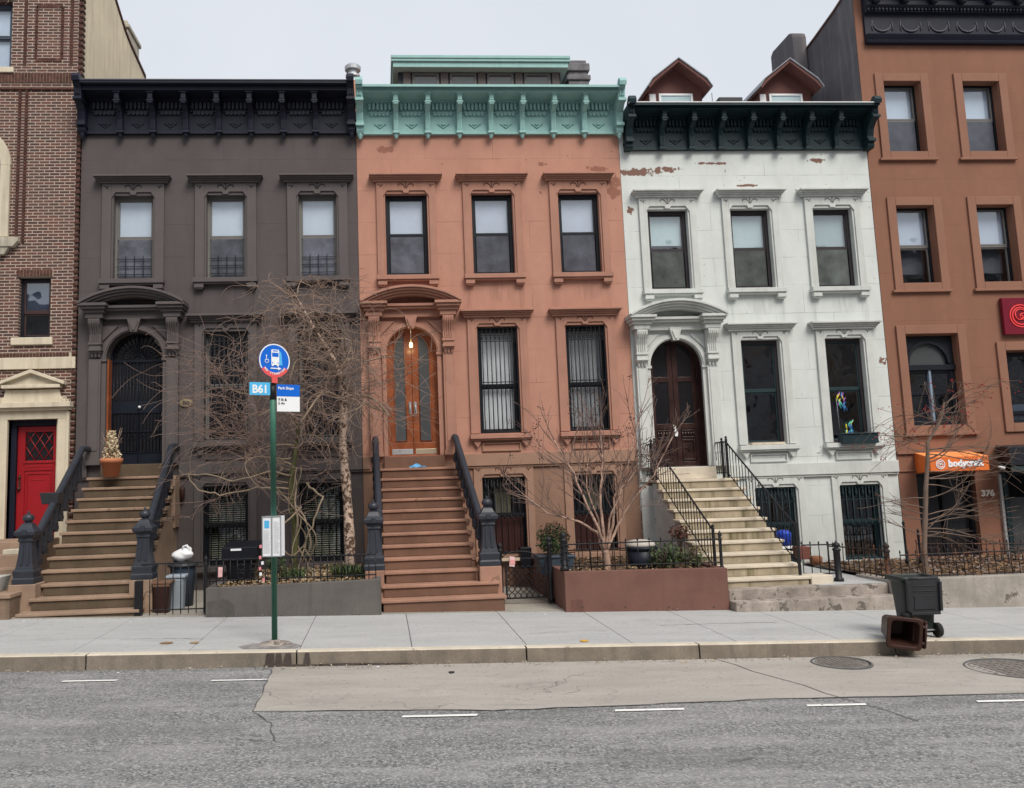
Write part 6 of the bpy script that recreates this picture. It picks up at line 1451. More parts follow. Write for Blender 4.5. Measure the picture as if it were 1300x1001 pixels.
# ------------------------------------------------------------------ pots and small things
def pot(m, x, y, z, r, h, rim=.05): m.lathe([(r*.68, z), (r*.92, z+h-rim), (r*.93, z+h-rim), (r*1.05, z+h-rim), (r*1.08, z+h), (r*.95, z+h), (r*.9, z+h-.03), (0, z+h-.03)], x, y, 20, capt=False)
t = thing('potted_plant', 'terracotta pot of dried cream flowers at the top of the dark stoop', 'potted plant', (-4.63, 14.98, 2.215))
m = MB(); pot(m, -4.63, 14.98, 2.212, .175, .31, .08); m.build('pot', M['terracotta'], t)
m = MB(); rr = random.Random(11)
for k in range(520):
    a = rr.uniform(0, 6.28); hh = rr.random(); r_ = .17*(1-hh*.65)*math.sqrt(rr.random()); c = Vector((-4.63+r_*math.cos(a), 14.98+r_*math.sin(a), 2.50+.50*hh))
    u = Vector((rr.uniform(-1,1), rr.uniform(-1,1), rr.uniform(-1,1))).normalized()*rr.uniform(.010, .024); v = u.cross(Vector((rr.uniform(-1,1), rr.uniform(-1,1), rr.uniform(-1,1)))).normalized()*rr.uniform(.006, .014)
    m.quad(c, u, v)
m.build('foliage', M['leaf_dry'], t)
m = MB()
for k in range(26):
    a = rr.uniform(0, 6.28); m.tube([(-4.63, 14.98, 2.47), (-4.63+.08*math.cos(a), 14.98+.08*math.sin(a), 2.75), (-4.63+.17*math.cos(a), 14.98+.17*math.sin(a), 2.75+rr.uniform(0, .3))], .003, 3)
m.build('stems', M['twig'], t)
t = thing('planter_pot', 'terracotta hanging pot behind the railing right of the pale stoop', 'pot', (6.78, 13.3, .5))
x, z = at(1036, 712, 13.3); m = MB(); m.lathe([(.02, z-.08), (.09, z-.04), (.10, z+.04), (.085, z+.07)], x, 13.3, 14); m.build('pot', mat('rusty_terracotta', (.26,.11,.06), .9, .4, 12, 40), t)
x, z = at(1018, 702, 13.6); m = MB(); m.hexa([(x-.08,13.5,z-.10),(x+.08,13.5,z-.10),(x+.08,13.7,z-.10),(x-.08,13.7,z-.10)],[(x-.11,13.48,z+.10),(x+.11,13.48,z+.10),(x+.11,13.72,z+.10),(x-.11,13.72,z+.10)]); tag(m.build('planter_pot', mat('brown_clay', (.16,.06,.045), .8), None, bevel=.01), 'square brown clay pot beside the foot of the pale stoop', 'pot')
x, z = at(995, 681, 14.2); m = MB(); m.lathe([(.11, z-.14), (.12, z+.02), (.125, z+.04), (.10, z+.09), (0, z+.11)], x, 14.2, 14); tag(m.build('bucket', M['blue_plastic'], None), 'blue plastic tub behind the right railing of the pale stoop', 'tub')
m = MB(); m.box(x-.14, x+.10, 14.1, 14.25, z-.20, z-.16); tag(m.build('tray', M['sign_white'], None), 'flat white tray under the blue plastic tub', 'tray')
# crumpled blue bag on the pink stoop's landing
m = MB(); rr = random.Random(6); nu, nv = 12, 5; vs = []
for j in range(nv+1):
    v = j/nv; r_ = .10*math.cos(v*math.pi/2*.96)
    for i in range(nu):
        a = 2*math.pi*i/nu; k = 1+rr.uniform(-.2, .2); vs.append((.62+r_*k*1.2*math.cos(a), 15.28+r_*k*.6*math.sin(a), 2.213+.065*v*k))
m.add(vs, [(j*nu+i, j*nu+(i+1)%nu, (j+1)*nu+(i+1)%nu, (j+1)*nu+i) for j in range(nv) for i in range(nu)] + [tuple(range(nv*nu, (nv+1)*nu))], 0, False)
m.tube([(.70, 15.25, 2.225), (.78, 15.2, 2.225)], .012, 5); tag(m.build('newspaper_bag', mat('pale_blue_plastic', (.12,.38,.68), .4), None), 'crumpled light blue delivery bag on the top step under the orange wood doors', 'bag')
# window box and toy mobile on the white house, right parlour window
t = thing('window_box', 'dark green window box on the sill of the right window of the white house', 'window box', (8.91, 15.35, 2.45))
m = MB(); m.box(8.60, 9.30, 15.28, 15.46, 2.41, 2.60); m.box(8.58, 9.32, 15.26, 15.47, 2.585, 2.61); m.build('box', M['green_black'], t, bevel=.008)
t = thing('toy_mobile', 'yellow and blue toy figures hanging inside the right window of the white house', 'toy mobile', (8.8, 15.58, 3.0))
rr = random.Random(2)
def toy(px, py, cols_, seed):
    rr = random.Random(seed); cx_, cz_ = at(px, py, FY+.10); M_ = []
    for nm in cols_:
        m = MB()
        for k in range(4):
            x, z = cx_+rr.uniform(-.08, .08), cz_+rr.uniform(-.13, .13); a = rr.uniform(-.8, .8)
            m.tube([(x-.07*math.sin(a), FY+.105, z-.07*math.cos(a)), (x, FY+.10, z+.01), (x+.05*math.sin(a+.6), FY+.105, z+.06)], [.006, .013, .006], 6)
        m.build('toy_piece', M[nm], t)
toy(1068, 510, ['toy_yellow', 'toy_blue', 'toy_teal', 'toy_purple'], 1); toy(1077, 543, ['toy_yellow', 'toy_teal', 'toy_blue'], 4)
m = MB(); m.tube([(8.72, FY+.1, 3.3), (8.74, FY+.1, 2.7)], .003, 3); m.build('string', M['sign_white'], t)
# ------------------------------------------------------------------ bare trees
def clampY(p, ymax=15.02):
    if p.y > ymax: p.y = ymax - (p.y-ymax)*.5
    return p
def branch(mb, p, d, L, r, rr, grav=0, wig=.3, kids=0, kidL=.5, kidr=.5, depth=0, spread=.8, step=.085, up=0, box=None, tips=None, curl=0, kmat=None, lev=0, mats=None, flat=0):
    p = Vector(p); d = Vector(d).normalized(); n = max(3, int(L/step)); pts = [p.copy()]; rad = [r]; axis = Vector((rr.uniform(-1,1), rr.uniform(-1,1), rr.uniform(-1,1))).normalized(); ks = []
    at_ = sorted(rr.uniform(.12, .95) for _ in range(kids)); ai = 0
    for i in range(n):
        t = (i+1)/n
        if rr.random() < .25: axis = Vector((rr.uniform(-1,1), rr.uniform(-1,1), rr.uniform(-1,1))).normalized()
        d = d + axis*wig*.35 + Vector((0, 0, (up-grav)*(.6+t)))*.16 + d.cross(axis)*curl*.25
        d.y *= (1-flat*.2)
        d.normalize(); p = clampY(p + d*step)
        if box and not (box[0] < p.x < box[1] and box[2] < p.z < box[3] and p.y > box[4]):
            if not box[0] < p.x < box[1]: d.x *= -.3
            if p.z < box[2] or p.z > box[3]: d.z *= -.3
            if p.y < box[4]: d.y = abs(d.y)
        pts.append(p.copy()); rad.append(max(.0036, r*(1-.7*t)))
        while ai < len(at_) and at_[ai] <= t: ks.append((p.copy(), d.copy(), t, rad[-1])); ai += 1
    mb.tube(pts, rad, 7 if r > .02 else (5 if r > .009 else 3), (mats[min(lev, len(mats)-1)] if mats else 0), cap=r > .01)
    if tips is not None and depth == 0: tips.append((pts[-1], d.copy()))
    if depth > 0:
        for (q, dd, t, r_) in ks:
            v = Vector((rr.uniform(-1,1), rr.uniform(-.8,.8), rr.uniform(-.6,.9))); nd = (dd + v*spread).normalized()
            branch(mb, q, nd, L*kidL*rr.uniform(.6, 1.25), max(.0042, r_*kidr), rr, grav, wig, max(1, int(kids*.7)), kidL, kidr, depth-1, spread, step, up, box, tips, curl, None, lev+1, mats, flat)
    return pts
def trunk(mb, pts, rad, n=10, lump=.1, seed=1, sub=4):
    rr = random.Random(seed); P = []; Rr = []
    for i in range(len(pts)-1):
        for k in range(sub):
            t = k/sub; P.append(Vector(pts[i]).lerp(Vector(pts[i+1]), t)); Rr.append((rad[i]+(rad[i+1]-rad[i])*t)*(1+rr.uniform(-lump, lump)))
    P.append(Vector(pts[-1])); Rr.append(rad[-1]); mb.tube(P, Rr, n)
# weeping tree on the right of the dark bed
rr = random.Random(21)
TA = thing('weeping_tree', 'bare weeping tree with a flaky pale trunk, right side of the dark bed', 'tree', (-.54, 14.0, .5))
m = MB(); trunk(m, [(-.53,13.9,.40), (-.54,13.95,.88), (-.555,14,1.45), (-.58,14,1.89), (-.61,14,2.3), (-.63,14,2.66), (-.60,14,3.05), (-.59,14,3.44), (-.67,14,3.84), (-.85,14,4.2), (-1.05,14,4.51), (-1.31,14,5.0), (-1.42,14.0,5.2)],
    [.098, .088, .082, .080, .072, .066, .064, .056, .044, .034, .026, .018, .012], 10, .10, 4, 5)
m.build('trunk', M['bark_flaky'], TA)
m = MB(); box = (-3.3, 1.25, 1.9, 5.35, 12.9)
limbs = [((-.59,14,3.4), (.9,-.1,.25), 1.0, .030), ((-.59,14,3.3), (-.7,-.4,.5), 1.3, .032), ((-.67,14,3.84), (.7,.1,.9), 1.3, .028), ((-.85,14,4.2), (-1,.3,.3), 1.2, .026), ((-1.05,14,4.51), (.4,-.6,.8), .9, .022),
         ((-1.2,14,4.8), (-.9,-.2,.5), 1.1, .020), ((-.62,14,3.6), (.3,-.9,.6), 1.0, .026), ((-.61,14,3.0), (-.9,.2,.5), .9, .022), ((-.9,14,4.3), (.9,.3,.5), 1.2, .022), ((-1.35,14,5.1), (.2,.0,.6), .6, .014), ((-.6,14,3.45), (1,.2,.0), 1.1, .022), ((-.7,14,3.9), (.8,-.3,.7), 1.4, .020), ((-.62,14,3.2), (1,-.2,.6), 1.2, .02), ((-1.0,14,4.4), (-.3,-.5,.3), 1.0, .022), ((-.7,14,3.9), (-.8,-.5,.2), 1.2, .022)]
for (p, d, L, r) in limbs:
    branch(m, p, d, L, r, rr, .30, .42, 7, .72, .42, 2, .95, .075, 0, box, curl=.7, mats=[0, 1, 1])
for k in range(125):
    t = rr.random(); p = Vector((-.60, 14, 3.1)).lerp(Vector((-1.4, 14, 5.15)), t)
    branch(m, p, (rr.uniform(-1, 1), rr.uniform(-.7, .5), rr.uniform(-.1, .9)), rr.uniform(.8, 2.0), .0065, rr, .42, .5, 1, .4, .7, 1, .8, .07, 0, box, curl=.7, mats=[1])
m.build('crown', [M['bark_vine'], M['twig']], TA)
m2_ = MB()
# twining vine on the left of the bed
rr = random.Random(5)
TB = thing('twining_vine', 'old bare twining vine with a mossy trunk, left side of the dark bed', 'vine', (-1.42, 13.9, .5))
m = MB(); trunk(m, [(-1.42,13.9,.40), (-1.43,13.9,.8), (-1.40,13.92,1.2), (-1.44,13.9,1.67), (-1.47,13.9,2.05), (-1.40,13.9,2.4), (-1.35,13.95,2.9), (-1.5,13.95,3.4)], [.06,.055,.052,.05,.048,.035,.026,.015], 9, .14, 6, 5)
m.build('trunk', M['bark_moss'], TB)
m = MB()
for (ph, dx, r0) in ((0, .05, .020), (2, .12, .018), (4, .02, .015), (1, .20, .014), (3, -.05, .013)):
    pts = []
    for i in range(26):
        z = .5+1.75*i/25; a = ph+i*.33; pts.append((-1.36+dx*math.sin(i*.22)*1.8+.09*math.cos(a)*(1+.8*math.sin(i*.3+ph)), 13.85+.09*math.sin(a), z))
    m.tube(pts, [r0*(1-.3*i/25) for i in range(26)], 6)
for pts in ([(-1.5,13.85,1.9), (-2.0,13.7,1.95), (-2.5,13.5,1.85), (-2.85,13.5,1.95), (-3.1,13.6,2.25)], [(-1.45,13.85,2.1), (-1.8,13.6,2.2), (-2.3,13.5,2.05), (-2.75,13.5,2.2), (-3.3,13.7,2.15)], [(-1.2,13.8,2.0), (-.95,13.6,1.75), (-1.1,13.5,1.3), (-1.25,13.6,1.0), (-1.05,13.7,.7)], [(-1.3,13.8,1.6), (-1.65,13.6,1.3), (-1.7,13.5,1.05), (-1.4,13.6,.85), (-1.2,13.7,1.1)]):
    P = []
    for i in range(len(pts)-1):
        for k in range(4): P.append(Vector(pts[i]).lerp(Vector(pts[i+1]), k/4)+Vector((rr.uniform(-.02,.02), 0, rr.uniform(-.02,.02))))
    m.tube(P, [.017*(1-.4*i/len(P)) for i in range(len(P))], 6)
m.build('twisted_stem', M['bark_vine'], TB)
m = MB(); box = (-3.75, -.5, 1.55, 4.9, 12.95)
for (p, d, L, r) in [((-1.45,13.9,2.3), (-.8,-.3,.5), 1.3, .020), ((-1.4,13.9,2.6), (-1,.1,.4), 1.5, .018), ((-1.36,13.9,2.9), (-.7,-.4,.7), 1.2, .016), ((-1.5,13.9,3.4), (-.8,0,.6), 1.3, .014), ((-1.47,13.9,2.0), (-1,-.2,.1), 1.5, .017), ((-1.4,13.9,2.7), (.5,-.4,.6), .9, .014), ((-1.44,13.9,2.2), (-.9,.3,.3), 1.3, .016), ((-1.5,13.9,3.3), (-.2,-.3,.9), 1.0, .014), ((-1.46,13.9,2.4), (-1,-.3,.0), 1.6, .016)]:
    branch(m, p, d, L, r, rr, .12, .5, 7, .70, .42, 2, 1.0, .075, 0, box, curl=.6, mats=[0, 1, 1])
for k in range(175):
    p = Vector((rr.uniform(-2.7, -1.0), rr.uniform(13.5, 14.4), rr.uniform(2.1, 4.1)))
    branch(m, p, (rr.uniform(-1, .6), rr.uniform(-.6, .6), rr.uniform(-.5, .7)), rr.uniform(.6, 1.5), .0055, rr, .16, .7, 1, .4, .8, 1, .8, .07, 0, box, curl=1.0, mats=[1])
for k in range(60):   # long loose shoots that leave the mass
    p = Vector((rr.uniform(-3.0, -2.2), rr.uniform(13.5, 14.2), rr.uniform(2.6, 4.2)))
    branch(m, p, (-1, rr.uniform(-.4, .3), rr.uniform(-.2, .5)), rr.uniform(.8, 1.5), .0045, rr, .22, .35, 0, .4, .8, 0, .8, .08, 0, (-4.3, -.5, 1.5, 5.2, 12.9), curl=.5, mats=[1])
m.build('shoots', [M['bark_vine'], M['twig_red']], TB)
for k in range(46):   # long whips reaching over the pink doorway
    p = Vector((-.60, 14, 3.2)).lerp(Vector((-1.0, 14, 4.4)), rr.random())
    branch(m2_, p, (1, rr.uniform(-.5, .6), rr.uniform(-.1, .8)), rr.uniform(1.3, 2.4), .0070, rr, .26, .5, 2, .35, .7, 1, .8, .07, 0, (-3.3, 1.4, 2.3, 5.3, 12.9), curl=.7)
m2_.build('whips', M['twig'], TA)
# multi-stemmed tree in the red-brown planter
rr = random.Random(9)
TC = thing('multi_stemmed_tree', 'bare multi-stemmed tree with smooth pinkish stems and dry seed heads in the red brown planter', 'tree', (3.48, 13.3, .5))
m = MB(); tips = []
trunk(m, [(3.48,13.3,.40), (3.49,13.3,.6), (3.47,13.3,.80)], [.060, .050, .048], 9, .08, 2, 4)
stems = [((3.45,13.3,.78), [(-.10,0,.30),(-.38,0,.48),(-.85,.1,.62),(-1.25,.1,.95)], .034), ((3.46,13.3,.80), [(-.12,-.1,.35),(-.30,-.1,.75),(-.45,-.1,1.2),(-.72,0,1.75)], .036), ((3.47,13.3,.80), [(-.04,0,.45),(-.02,.05,.9),(.05,.1,1.35),(.06,.1,1.9)], .036), ((3.50,13.3,.80), [(.10,0,.38),(.16,0,.8),(.38,-.05,1.3),(.62,0,2.0)], .034), ((3.50,13.3,.80), [(.18,.05,.35),(.45,.05,.75),(.85,.1,1.15),(1.2,.1,1.75)], .032), ((3.46,13.3,.78), [(-.06,.1,.5),(-.2,.2,1.0),(-.15,.2,1.5)], .026), ((3.47,13.3,.78), [(.06,-.1,.5),(.25,-.2,.95),(.5,-.2,1.25)], .026)]
for base, offs, r in stems:
    b = Vector(base); P = [b]+[b+Vector(o) for o in offs]; pts = []
    for i in range(len(P)-1):
        for k in range(4): pts.append(P[i].lerp(P[i+1], k/4)+Vector((rr.uniform(-.012,.012), rr.uniform(-.012,.012), 0)))
    pts.append(P[-1]); N_ = len(pts); m.tube(pts, [r*.8*(1-.75*i/N_) for i in range(N_)], 7)
    for k in range(9):
        i = rr.randrange(N_//3, N_-1); d = (pts[i+1]-pts[i]).normalized()
        branch(m, pts[i], d+Vector((rr.uniform(-.9,.9), rr.uniform(-.6,.5), rr.uniform(-.2,.4))), rr.uniform(.6, 1.15), r*.27, rr, 0, .26, 5, .5, .55, 1, .7, .075, .10, (1.9, 5.6, .9, 3.5, 12.6), tips, mats=[1])
    branch(m, pts[-1], pts[-1]-pts[-2], .55, r*.3, rr, 0, .2, 4, .6, .6, 1, .7, .075, .1, (1.9, 5.6, .9, 3.5, 12.6), tips, mats=[1])
m.build('stems', [M['bark_crape'], M['twig_crape']], TC)
m = MB()
for (p, d) in tips:
    if p.z > 2.0 and rr.random() < .22:
        for k in range(7):
            c = p+Vector((rr.uniform(-.05,.05), rr.uniform(-.03,.03), rr.uniform(-.06,.06))); m.lathe([(0, c.z-.012), (.012, c.z), (0, c.z+.012)], c.x, c.y, 5)
m.build('seed_heads', M['seed'], TC)
# small tree on the right in front of the brown building
rr = random.Random(33)
TD = thing('bare_tree', 'small bare tree with red berries growing in front of the orange awning', 'tree', (8.48, 13.0, .3))
m = MB(); trunk(m, [(8.46,13,.2), (8.48,13,.62), (8.56,13,1.2), (8.61,13,1.6), (8.68,13,2.0), (8.72,13,2.32), (8.86,13,2.52), (9.0,13,2.72), (9.06,13,2.95)], [.050,.042,.038,.034,.030,.026,.021,.016,.011], 9, .08, 3, 4); m.build('trunk', M['bark_grey'], TD)
m = MB(); tips = []; box = (7.5, 10.6, .6, 3.25, 12.2)
for k in range(26):
    z = rr.uniform(.8, 2.3); sg = 1 if rr.random() < .68 else -1
    branch(m, (8.47+.13*(z-.3), 13, z), (sg*1.0, rr.uniform(-.5,.5), rr.uniform(-.1,.35)), rr.uniform(.8, 1.5)*(1 if sg > 0 else .6), .011, rr, -.02, .30, 7, .5, .5, 1, .55, .075, 0, box, None, flat=.5)
for k in range(20):
    branch(m, Vector((8.72,13,2.32)).lerp(Vector((9.06,13,2.95)), rr.random()), (rr.uniform(-1,1.0), rr.uniform(-.6,.5), rr.uniform(-.1,.5)), rr.uniform(.5, 1.1), .009, rr, .22, .3, 6, .5, .55, 1, .6, .07, 0, box, tips)
m.build('branches', M['bark_grey'], TD)
m = MB()
for (p, d) in tips:
    if rr.random() < .9:
        for k in range(rr.randint(1, 3)):
            c = p+Vector((rr.uniform(-.04,.04), rr.uniform(-.03,.03), rr.uniform(-.04,.02))); m.lathe([(0, c.z-.013), (.012, c.z), (0, c.z+.013)], c.x, c.y, 5)
for k in range(60):
    c = Vector((rr.uniform(8.5, 10.4), rr.uniform(12.7, 13.4), rr.uniform(2.1, 2.9))); 
m.build('berries', M['berry'], TD)
# ------------------------------------------------------------------ shrubs and low plants
def shrub(parent, cx, cy, cz, rx, ry, rz, n, seed, mats_, size=(.018,.034), stems=14, zbase=None, gap=.35):
    rr = random.Random(seed); m = MB(); k = 0
    while k < n:
        v = Vector((rr.gauss(0,1), rr.gauss(0,1), rr.gauss(0,1))).normalized()*rr.random()**.4
        bump_ = 1+.30*noise.noise(v*2.2+Vector((seed,0,0)))
        if noise.noise(v*3.5+Vector((0,seed,0))) < -.5+gap*.5 and rr.random() < .6: k += 1; continue
        c = Vector((cx+v.x*rx*bump_, cy+v.y*ry*bump_, cz+v.z*rz*bump_)); s_ = rr.uniform(*size)
        u = Vector((rr.uniform(-1,1), rr.uniform(-1,1), rr.uniform(-.3,1))).normalized(); w_ = u.cross(Vector((rr.uniform(-1,1), rr.uniform(-1,1), rr.uniform(-1,1)))).normalized()
        nn = u.cross(w_); mt = 1 if (len(mats_) > 1 and (v.z > .2 and rr.random() < .35)) else 0
        m.add([c-u*s_, c+w_*s_*.42+nn*s_*.08, c+u*s_, c-w_*s_*.42+nn*s_*.08], [(0,1,2,3)], mt); k += 1
    m.build('foliage', mats_, parent)
    m = MB(); zb = zbase if zbase is not None else cz-rz*1.2
    for i in range(stems):
        a = rr.uniform(0, 6.28); q = rr.random(); m.tube([(cx, cy, zb), (cx+rx*.4*q*math.cos(a), cy+ry*.4*q*math.sin(a), cz), (cx+rx*.9*q*math.cos(a), cy+ry*.9*q*math.sin(a), cz+rz*.8*math.sqrt(1-q*q))], [.008, .006, .003], 4)
    m.build('stems', M['bark_grey'], parent)
x, z = at(701, 686, 13.6)
t = thing('shrub', 'rounded green shrub with reddish shoot tips in a dark planter box by the mesh gate', 'shrub', (x, 13.6, .5))
shrub(t, x, 13.6, z+.02, .27, .25, .26, 1500, 3, [M['leaf'], M['leaf_red']], zbase=.75)
t = thing('planter_box', 'dark blue grey planter box under the rounded green shrub', 'planter', (x+.04, 13.6, .5))
m = MB(); x2, z2 = at(703, 712, 13.6); m.hexa([(x2-.24,13.38,.45),(x2+.24,13.38,.45),(x2+.24,13.82,.45),(x2-.24,13.82,.45)],[(x2-.28,13.34,z2+.06),(x2+.28,13.34,z2+.06),(x2+.28,13.86,z2+.06),(x2-.28,13.86,z2+.06)]); m.box(x2-.295, x2+.295, 13.325, 13.875, z2+.06, z2+.10); m.build('box', M['bin_blue'], t, bevel=.01)
def plant(lab, px, py, Y, rx, rz, n, seed, mats_, kind='shrub', size=(.02,.05), zb=.5):
    x, z = at(px, py, Y); t = thing('low_shrub', lab, kind, (x, Y, zb)); shrub(t, x, Y, z, rx, rx*.8, rz, n, seed, mats_, size, 18, zb)
plant('loose green shrub behind the fence right of the domed dustbin', 845, 707, 13.2, .28, .20, 500, 5, [M['leaf'], M['leaf_light']], size=(.02,.045), zb=.5)
plant('wiry olive shrub close to the right end of the red brown planter', 880, 706, 13.0, .26, .17, 330, 8, [M['leaf_light'], M['leaf_red']], size=(.015,.035), zb=.5)
plant('clump of dark dried hydrangea-like flower heads against the pale stoop flank', 862, 676, 13.6, .22, .12, 260, 12, [M['leaf_red'], M['seed']], size=(.02,.04), zb=.5)
plant('small sparse evergreen at the left end of the dark bed', 350, 716, 13.2, .16, .15, 240, 15, [M['leaf'], M['leaf_light']], size=(.02,.045), zb=.5)
def tuft(lab, px, Y, n, seed, L=.28, spread=.25):
    rr = random.Random(seed); x, _ = at(px, 715, Y); t = thing('grassy_plant', lab, 'plant', (x, Y, .52)); m = MB()
    for k in range(n):
        a = rr.uniform(0, 6.28); bx = x+rr.uniform(-spread, spread)*.8; by = Y+rr.uniform(-.12, .12); l = L*rr.uniform(.6, 1.2); out = l*.75; w_ = .008
        d = Vector((math.cos(a), math.sin(a), 0)); s = Vector((-d.y, d.x, 0))*w_
        P = [Vector((bx, by, .50)), Vector((bx, by, .50))+d*out*.35+Vector((0,0,l*.7)), Vector((bx, by, .50))+d*out*.8+Vector((0,0,l*.75)), Vector((bx, by, .50))+d*out*1.1+Vector((0,0,l*.45))]
        m.add([P[0]-s, P[0]+s, P[1]-s, P[1]+s, P[2]-s*.7, P[2]+s*.7, P[3]], [(0,1,3,2), (2,3,5,4), (4,5,6)], k % 2)
    m.build('blades', [M['leaf_light'], M['leaf']], t)
tuft('clump of strap-leaved green plant at the foot of the flaky pale trunk', 443, 13.35, 260, 2, .27, .30)
tuft('smaller clump of strap-leaved green plant behind the timetable box', 372, 13.4, 150, 4, .22, .2)
# ------------------------------------------------------------------ fallen leaves
def litter(name, x0, x1, y0, y1, zf, n, seed, mt, s=(.012, .028), skip=None):
    rr = random.Random(seed); m = MB()
    for k in range(n):
        x, y = rr.uniform(x0, x1), rr.uniform(y0, y1); c = Vector((x, y, zf(x, y)+rr.uniform(.0, .03))); q = rr.uniform(*s)
        u = Vector((rr.uniform(-1,1), rr.uniform(-1,1), rr.uniform(-.4,.4))).normalized()*q; v = u.cross(Vector((rr.uniform(-.4,.4), rr.uniform(-.4,.4), 1))).normalized()*q*.6
        m.quad(c, u, v, k % len(mt))
    o = m.build(name, mt); o['kind'] = 'stuff'; o['label'] = 'loose dry leaves and grit'; return o
L1 = mat('tan_leaf', (.36,.26,.15), .9, .2); L2 = mat('brown_leaf', (.22,.13,.07), .9, .2); L3 = mat('pale_leaf', (.45,.38,.29), .9, .2)
litter('leaf_litter', -2.38, -.2, 12.62, 15.3, lambda x, y: .53+.05*noise.noise(Vector((x*2, y*2, 3))), 5200, 1, [L1, L2, L3, L1])
litter('leaf_litter', 2.8, 4.95, 12.62, 15.3, lambda x, y: .51, 1200, 2, [L2, L1, M['soil']])
litter('leaf_litter', 7.7, 15, 12.6, 15.3, lambda x, y: .26+.04*noise.noise(Vector((x*2, y*2, 0))), 4500, 3, [L2, L2, mat('grey_leaf', (.27,.21,.19), .9, .2)], (.014, .034))
gg = mat('gutter_grit', (.30,.25,.19), 1, .5, 20, 60, 0)
litter('gutter_grit', -6, 9.5, 9.70, 9.86, lambda x, y: g(x)+RZ+.006, 900, 31, [gg, L2, gg, L3], (.004, .013))
litter('wall_base_grit', -6, 9.5, 12.40, 12.45, lambda x, y: g(x)+.004, 420, 32, [gg, L2], (.004, .010))
# a few single scraps on the sidewalk and along the kerb
rr = random.Random(77)
def scrap(lab, px, py, s, mt, cat='scrap', z=None, ar=.5):
    zz = g(0); 
    for _ in range(4):
        r_ = CAMR @ _cd(px, py); t_ = (zz-EYE)/r_.z; x, y = r_.x*t_, r_.y*t_; zz = g(x) + (RZ if y < 9.87 else 0) + .006
    n = 9; pts = [(x+s*(1+rr.uniform(-.3,.3))*math.cos(2*math.pi*k/n), y+s*ar*3*(1+rr.uniform(-.3,.3))*math.sin(2*math.pi*k/n)) for k in range(n)]
    m = MB(); m.prism(pts, 'z', zz, zz+.006); o = m.build('litter_scrap', mt); tag(o, lab, cat, None)
YL = mat('yellow_leaf', (.55,.32,.06), .8, .2)
scrap('yellow brown leaf on the sidewalk in front of the red brown planter', 741, 814, .05, YL, 'leaf', ar=.35)
scrap('pale yellow leaf on the sidewalk left of the bus stop sign', 247, 816, .06, L1, 'leaf', ar=.3)
scrap('small dark scrap on the sidewalk left of the pale yellow leaf', 213, 816.5, .08, L2, ar=.2)
scrap('dark scrap in the concrete lane right of the bus stop', 573, 854, .035, M['ink'], ar=.5)
for px, py, s, lab in ((150, 854.5, .02, 'tiny pale scrap in the gutter above the leftmost lane dash'), (372, 850, .05, 'pale crumpled scrap in the gutter just right of the bus stop pole'), (480, 847, .03, 'small pale scrap in the gutter below the left side of the pink stoop'), (512, 846, .05, 'pale scrap in the gutter below the pink stoop'), (760, 841.5, .04, 'small pale scrap in the gutter below the red brown planter'), (868, 840.5, .07, 'longest pale scrap in the gutter beside the kerb joint'), (905, 839.5, .05, 'pale scrap at the head of the road crack'), (1250, 835, .05, 'pale scrap in the gutter right of the wheelie bins'), (900, 801, .02, 'tiny white scrap on the sidewalk in front of the pale stoop'), (165, 790, .02, 'tiny white scrap at the foot of the dark stoop'), (30, 789, .03, 'white scrap at the foot of the low wall at far left'), (692, 780, .02, 'tiny white scrap in front of the mesh gate')):
    scrap(lab, px, py, s*.6, M['sign_white'] if s < .04 else L3, ar=.3)
for o in bpy.data.objects:
    if o.name.startswith('litter_scrap'): o['group'] = 'scraps on the ground'
    if o.name.startswith('iron_fence'): o['group'] = 'iron fences along the front yards'
    if o.name.startswith('dustbin'): o['group'] = 'dustbins in the front yards'
    if o.name.startswith('seed_heads') or o.name.startswith('berries'): o['kind'] = 'stuff'
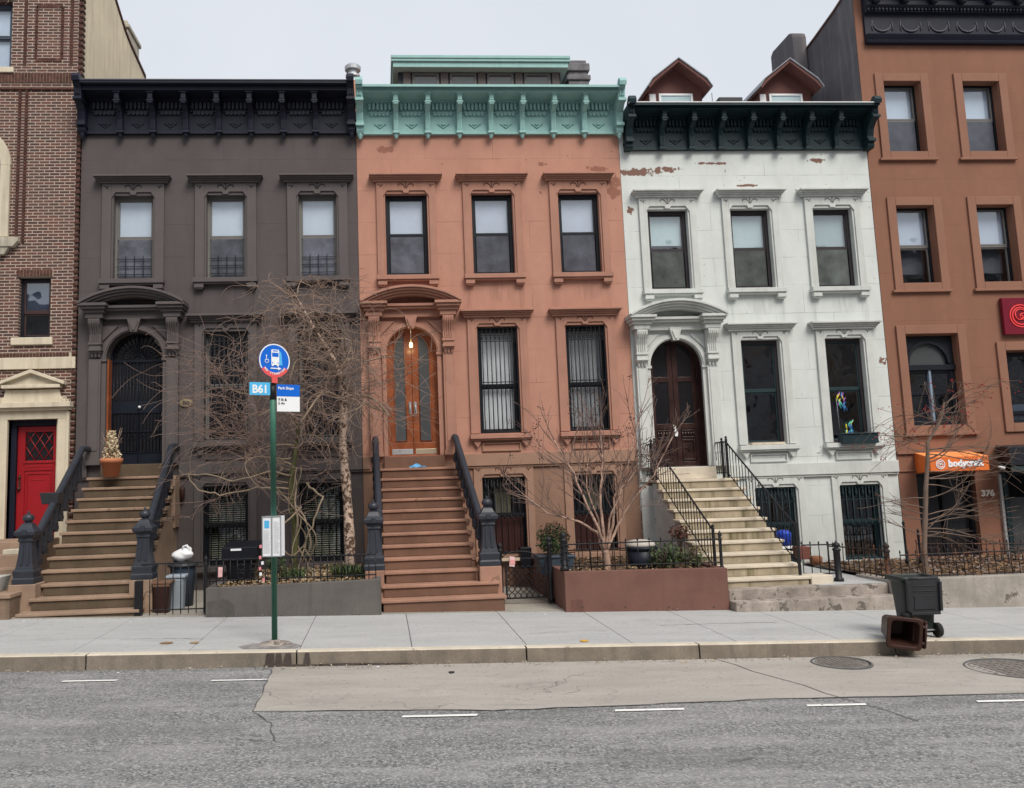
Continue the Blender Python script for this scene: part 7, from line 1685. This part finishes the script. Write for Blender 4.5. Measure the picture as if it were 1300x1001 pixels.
# ------------------------------------------------------------------ other side of the street, behind the camera (seen mirrored in the window glass)
OPP = mat('grey_street_wall', (.26,.25,.25), .9, .3, 1.5, 30, .2)
def opposite(lab, x0, x1, Y, h, mt, trim, fl=3.4):
    t = thing('street_building', lab, 'building', ((x0+x1)/2, Y, 0)); n = max(2, int((x1-x0)/2.2)); w_ = (x1-x0)/n; hs = []
    for f in range(int(h//fl)):
        for i in range(n): c = x0+w_*(i+.5); hs.append((c-.5, c+.5, .9+f*fl, 2.7+f*fl))
    m = MB(); m.wall(x0, x1, -1, h, Y, hs, -.2); m.box(x0, x1, Y-10, Y-9.9, -1, h); m.box(x0, x0+.1, Y-10, Y-.3, -1, h); m.box(x1-.1, x1, Y-10, Y-.3, -1, h); m.box(x0+.1, x1-.1, Y-9.9, Y-.3, h-.4, h-.3); m.build('wall', mt, t)
    m = MB(); m.box(x0, x1, Y-.2, Y+.5, h-.7, h); m.build('cornice', trim, t, bevel=.03)
    for (a, b, c, d) in hs: 
        m = MB(); m.box(a, b, Y-.22, Y-.2, c, d); o = m.build('window', M['door_glass_dark'], t)
opposite('three storey grey house across the street, opposite the dark row house', -44, -5.2, -15, 12.5, OPP, M['charcoal'])
opposite('pale grey house across the street, opposite the pink row house', -5.2, 5.8, -15, 13.6, M['white_wall'], M['charcoal'])
opposite('taller grey house across the street, opposite the corner building', 5.8, 48, -15, 14.6, OPP, M['navy'])
rr = random.Random(50)
for x, lab in ((-7.5, 'bare street tree across the street, left of the camera'), (3.2, 'bare street tree across the street, nearest to the camera on its right'), (13.5, 'bare street tree across the street, opposite the white row house'), (21.5, 'bare street tree across the street, farthest to the right')):
    t = thing('street_tree', lab, 'tree', (x, -4.5, 0), 'bare street trees across the street'); m = MB()
    trunk(m, [(x,-4.5,-.4), (x+.05,-4.5,1.5), (x,-4.5,3.2)], [.20,.17,.15], 10, .05, 3, 4); m.build('trunk', M['bark_grey'], t); m = MB()
    for k in range(9):
        a = k*.7; branch2 = [(x, -4.5, 3.1), (x+.9*math.cos(a), -4.5+.6*math.sin(a), 4.3), (x+1.9*math.cos(a), -4.5+1.2*math.sin(a), 5.8), (x+2.5*math.cos(a), -4.5+1.5*math.sin(a), 7.6)]
        m.tube(branch2, [.09,.07,.045,.02], 6)
        for j in range(26):
            q = Vector(branch2[1+j%2]).lerp(Vector(branch2[2+j%2]), rr.random()); p = q.copy(); d = Vector((rr.uniform(-1,1), rr.uniform(-.7,.7), rr.uniform(-.1,1))).normalized(); P = [p.copy()]
            for s_ in range(8): d = (d+Vector((rr.uniform(-.3,.3), rr.uniform(-.3,.3), rr.uniform(-.15,.3)))).normalized(); p = p+d*.24; P.append(p.copy())
            m.tube(P, [.022*(1-.8*i/9) for i in range(9)], 4)
    m.build('crown', M['bark_vine'], t)
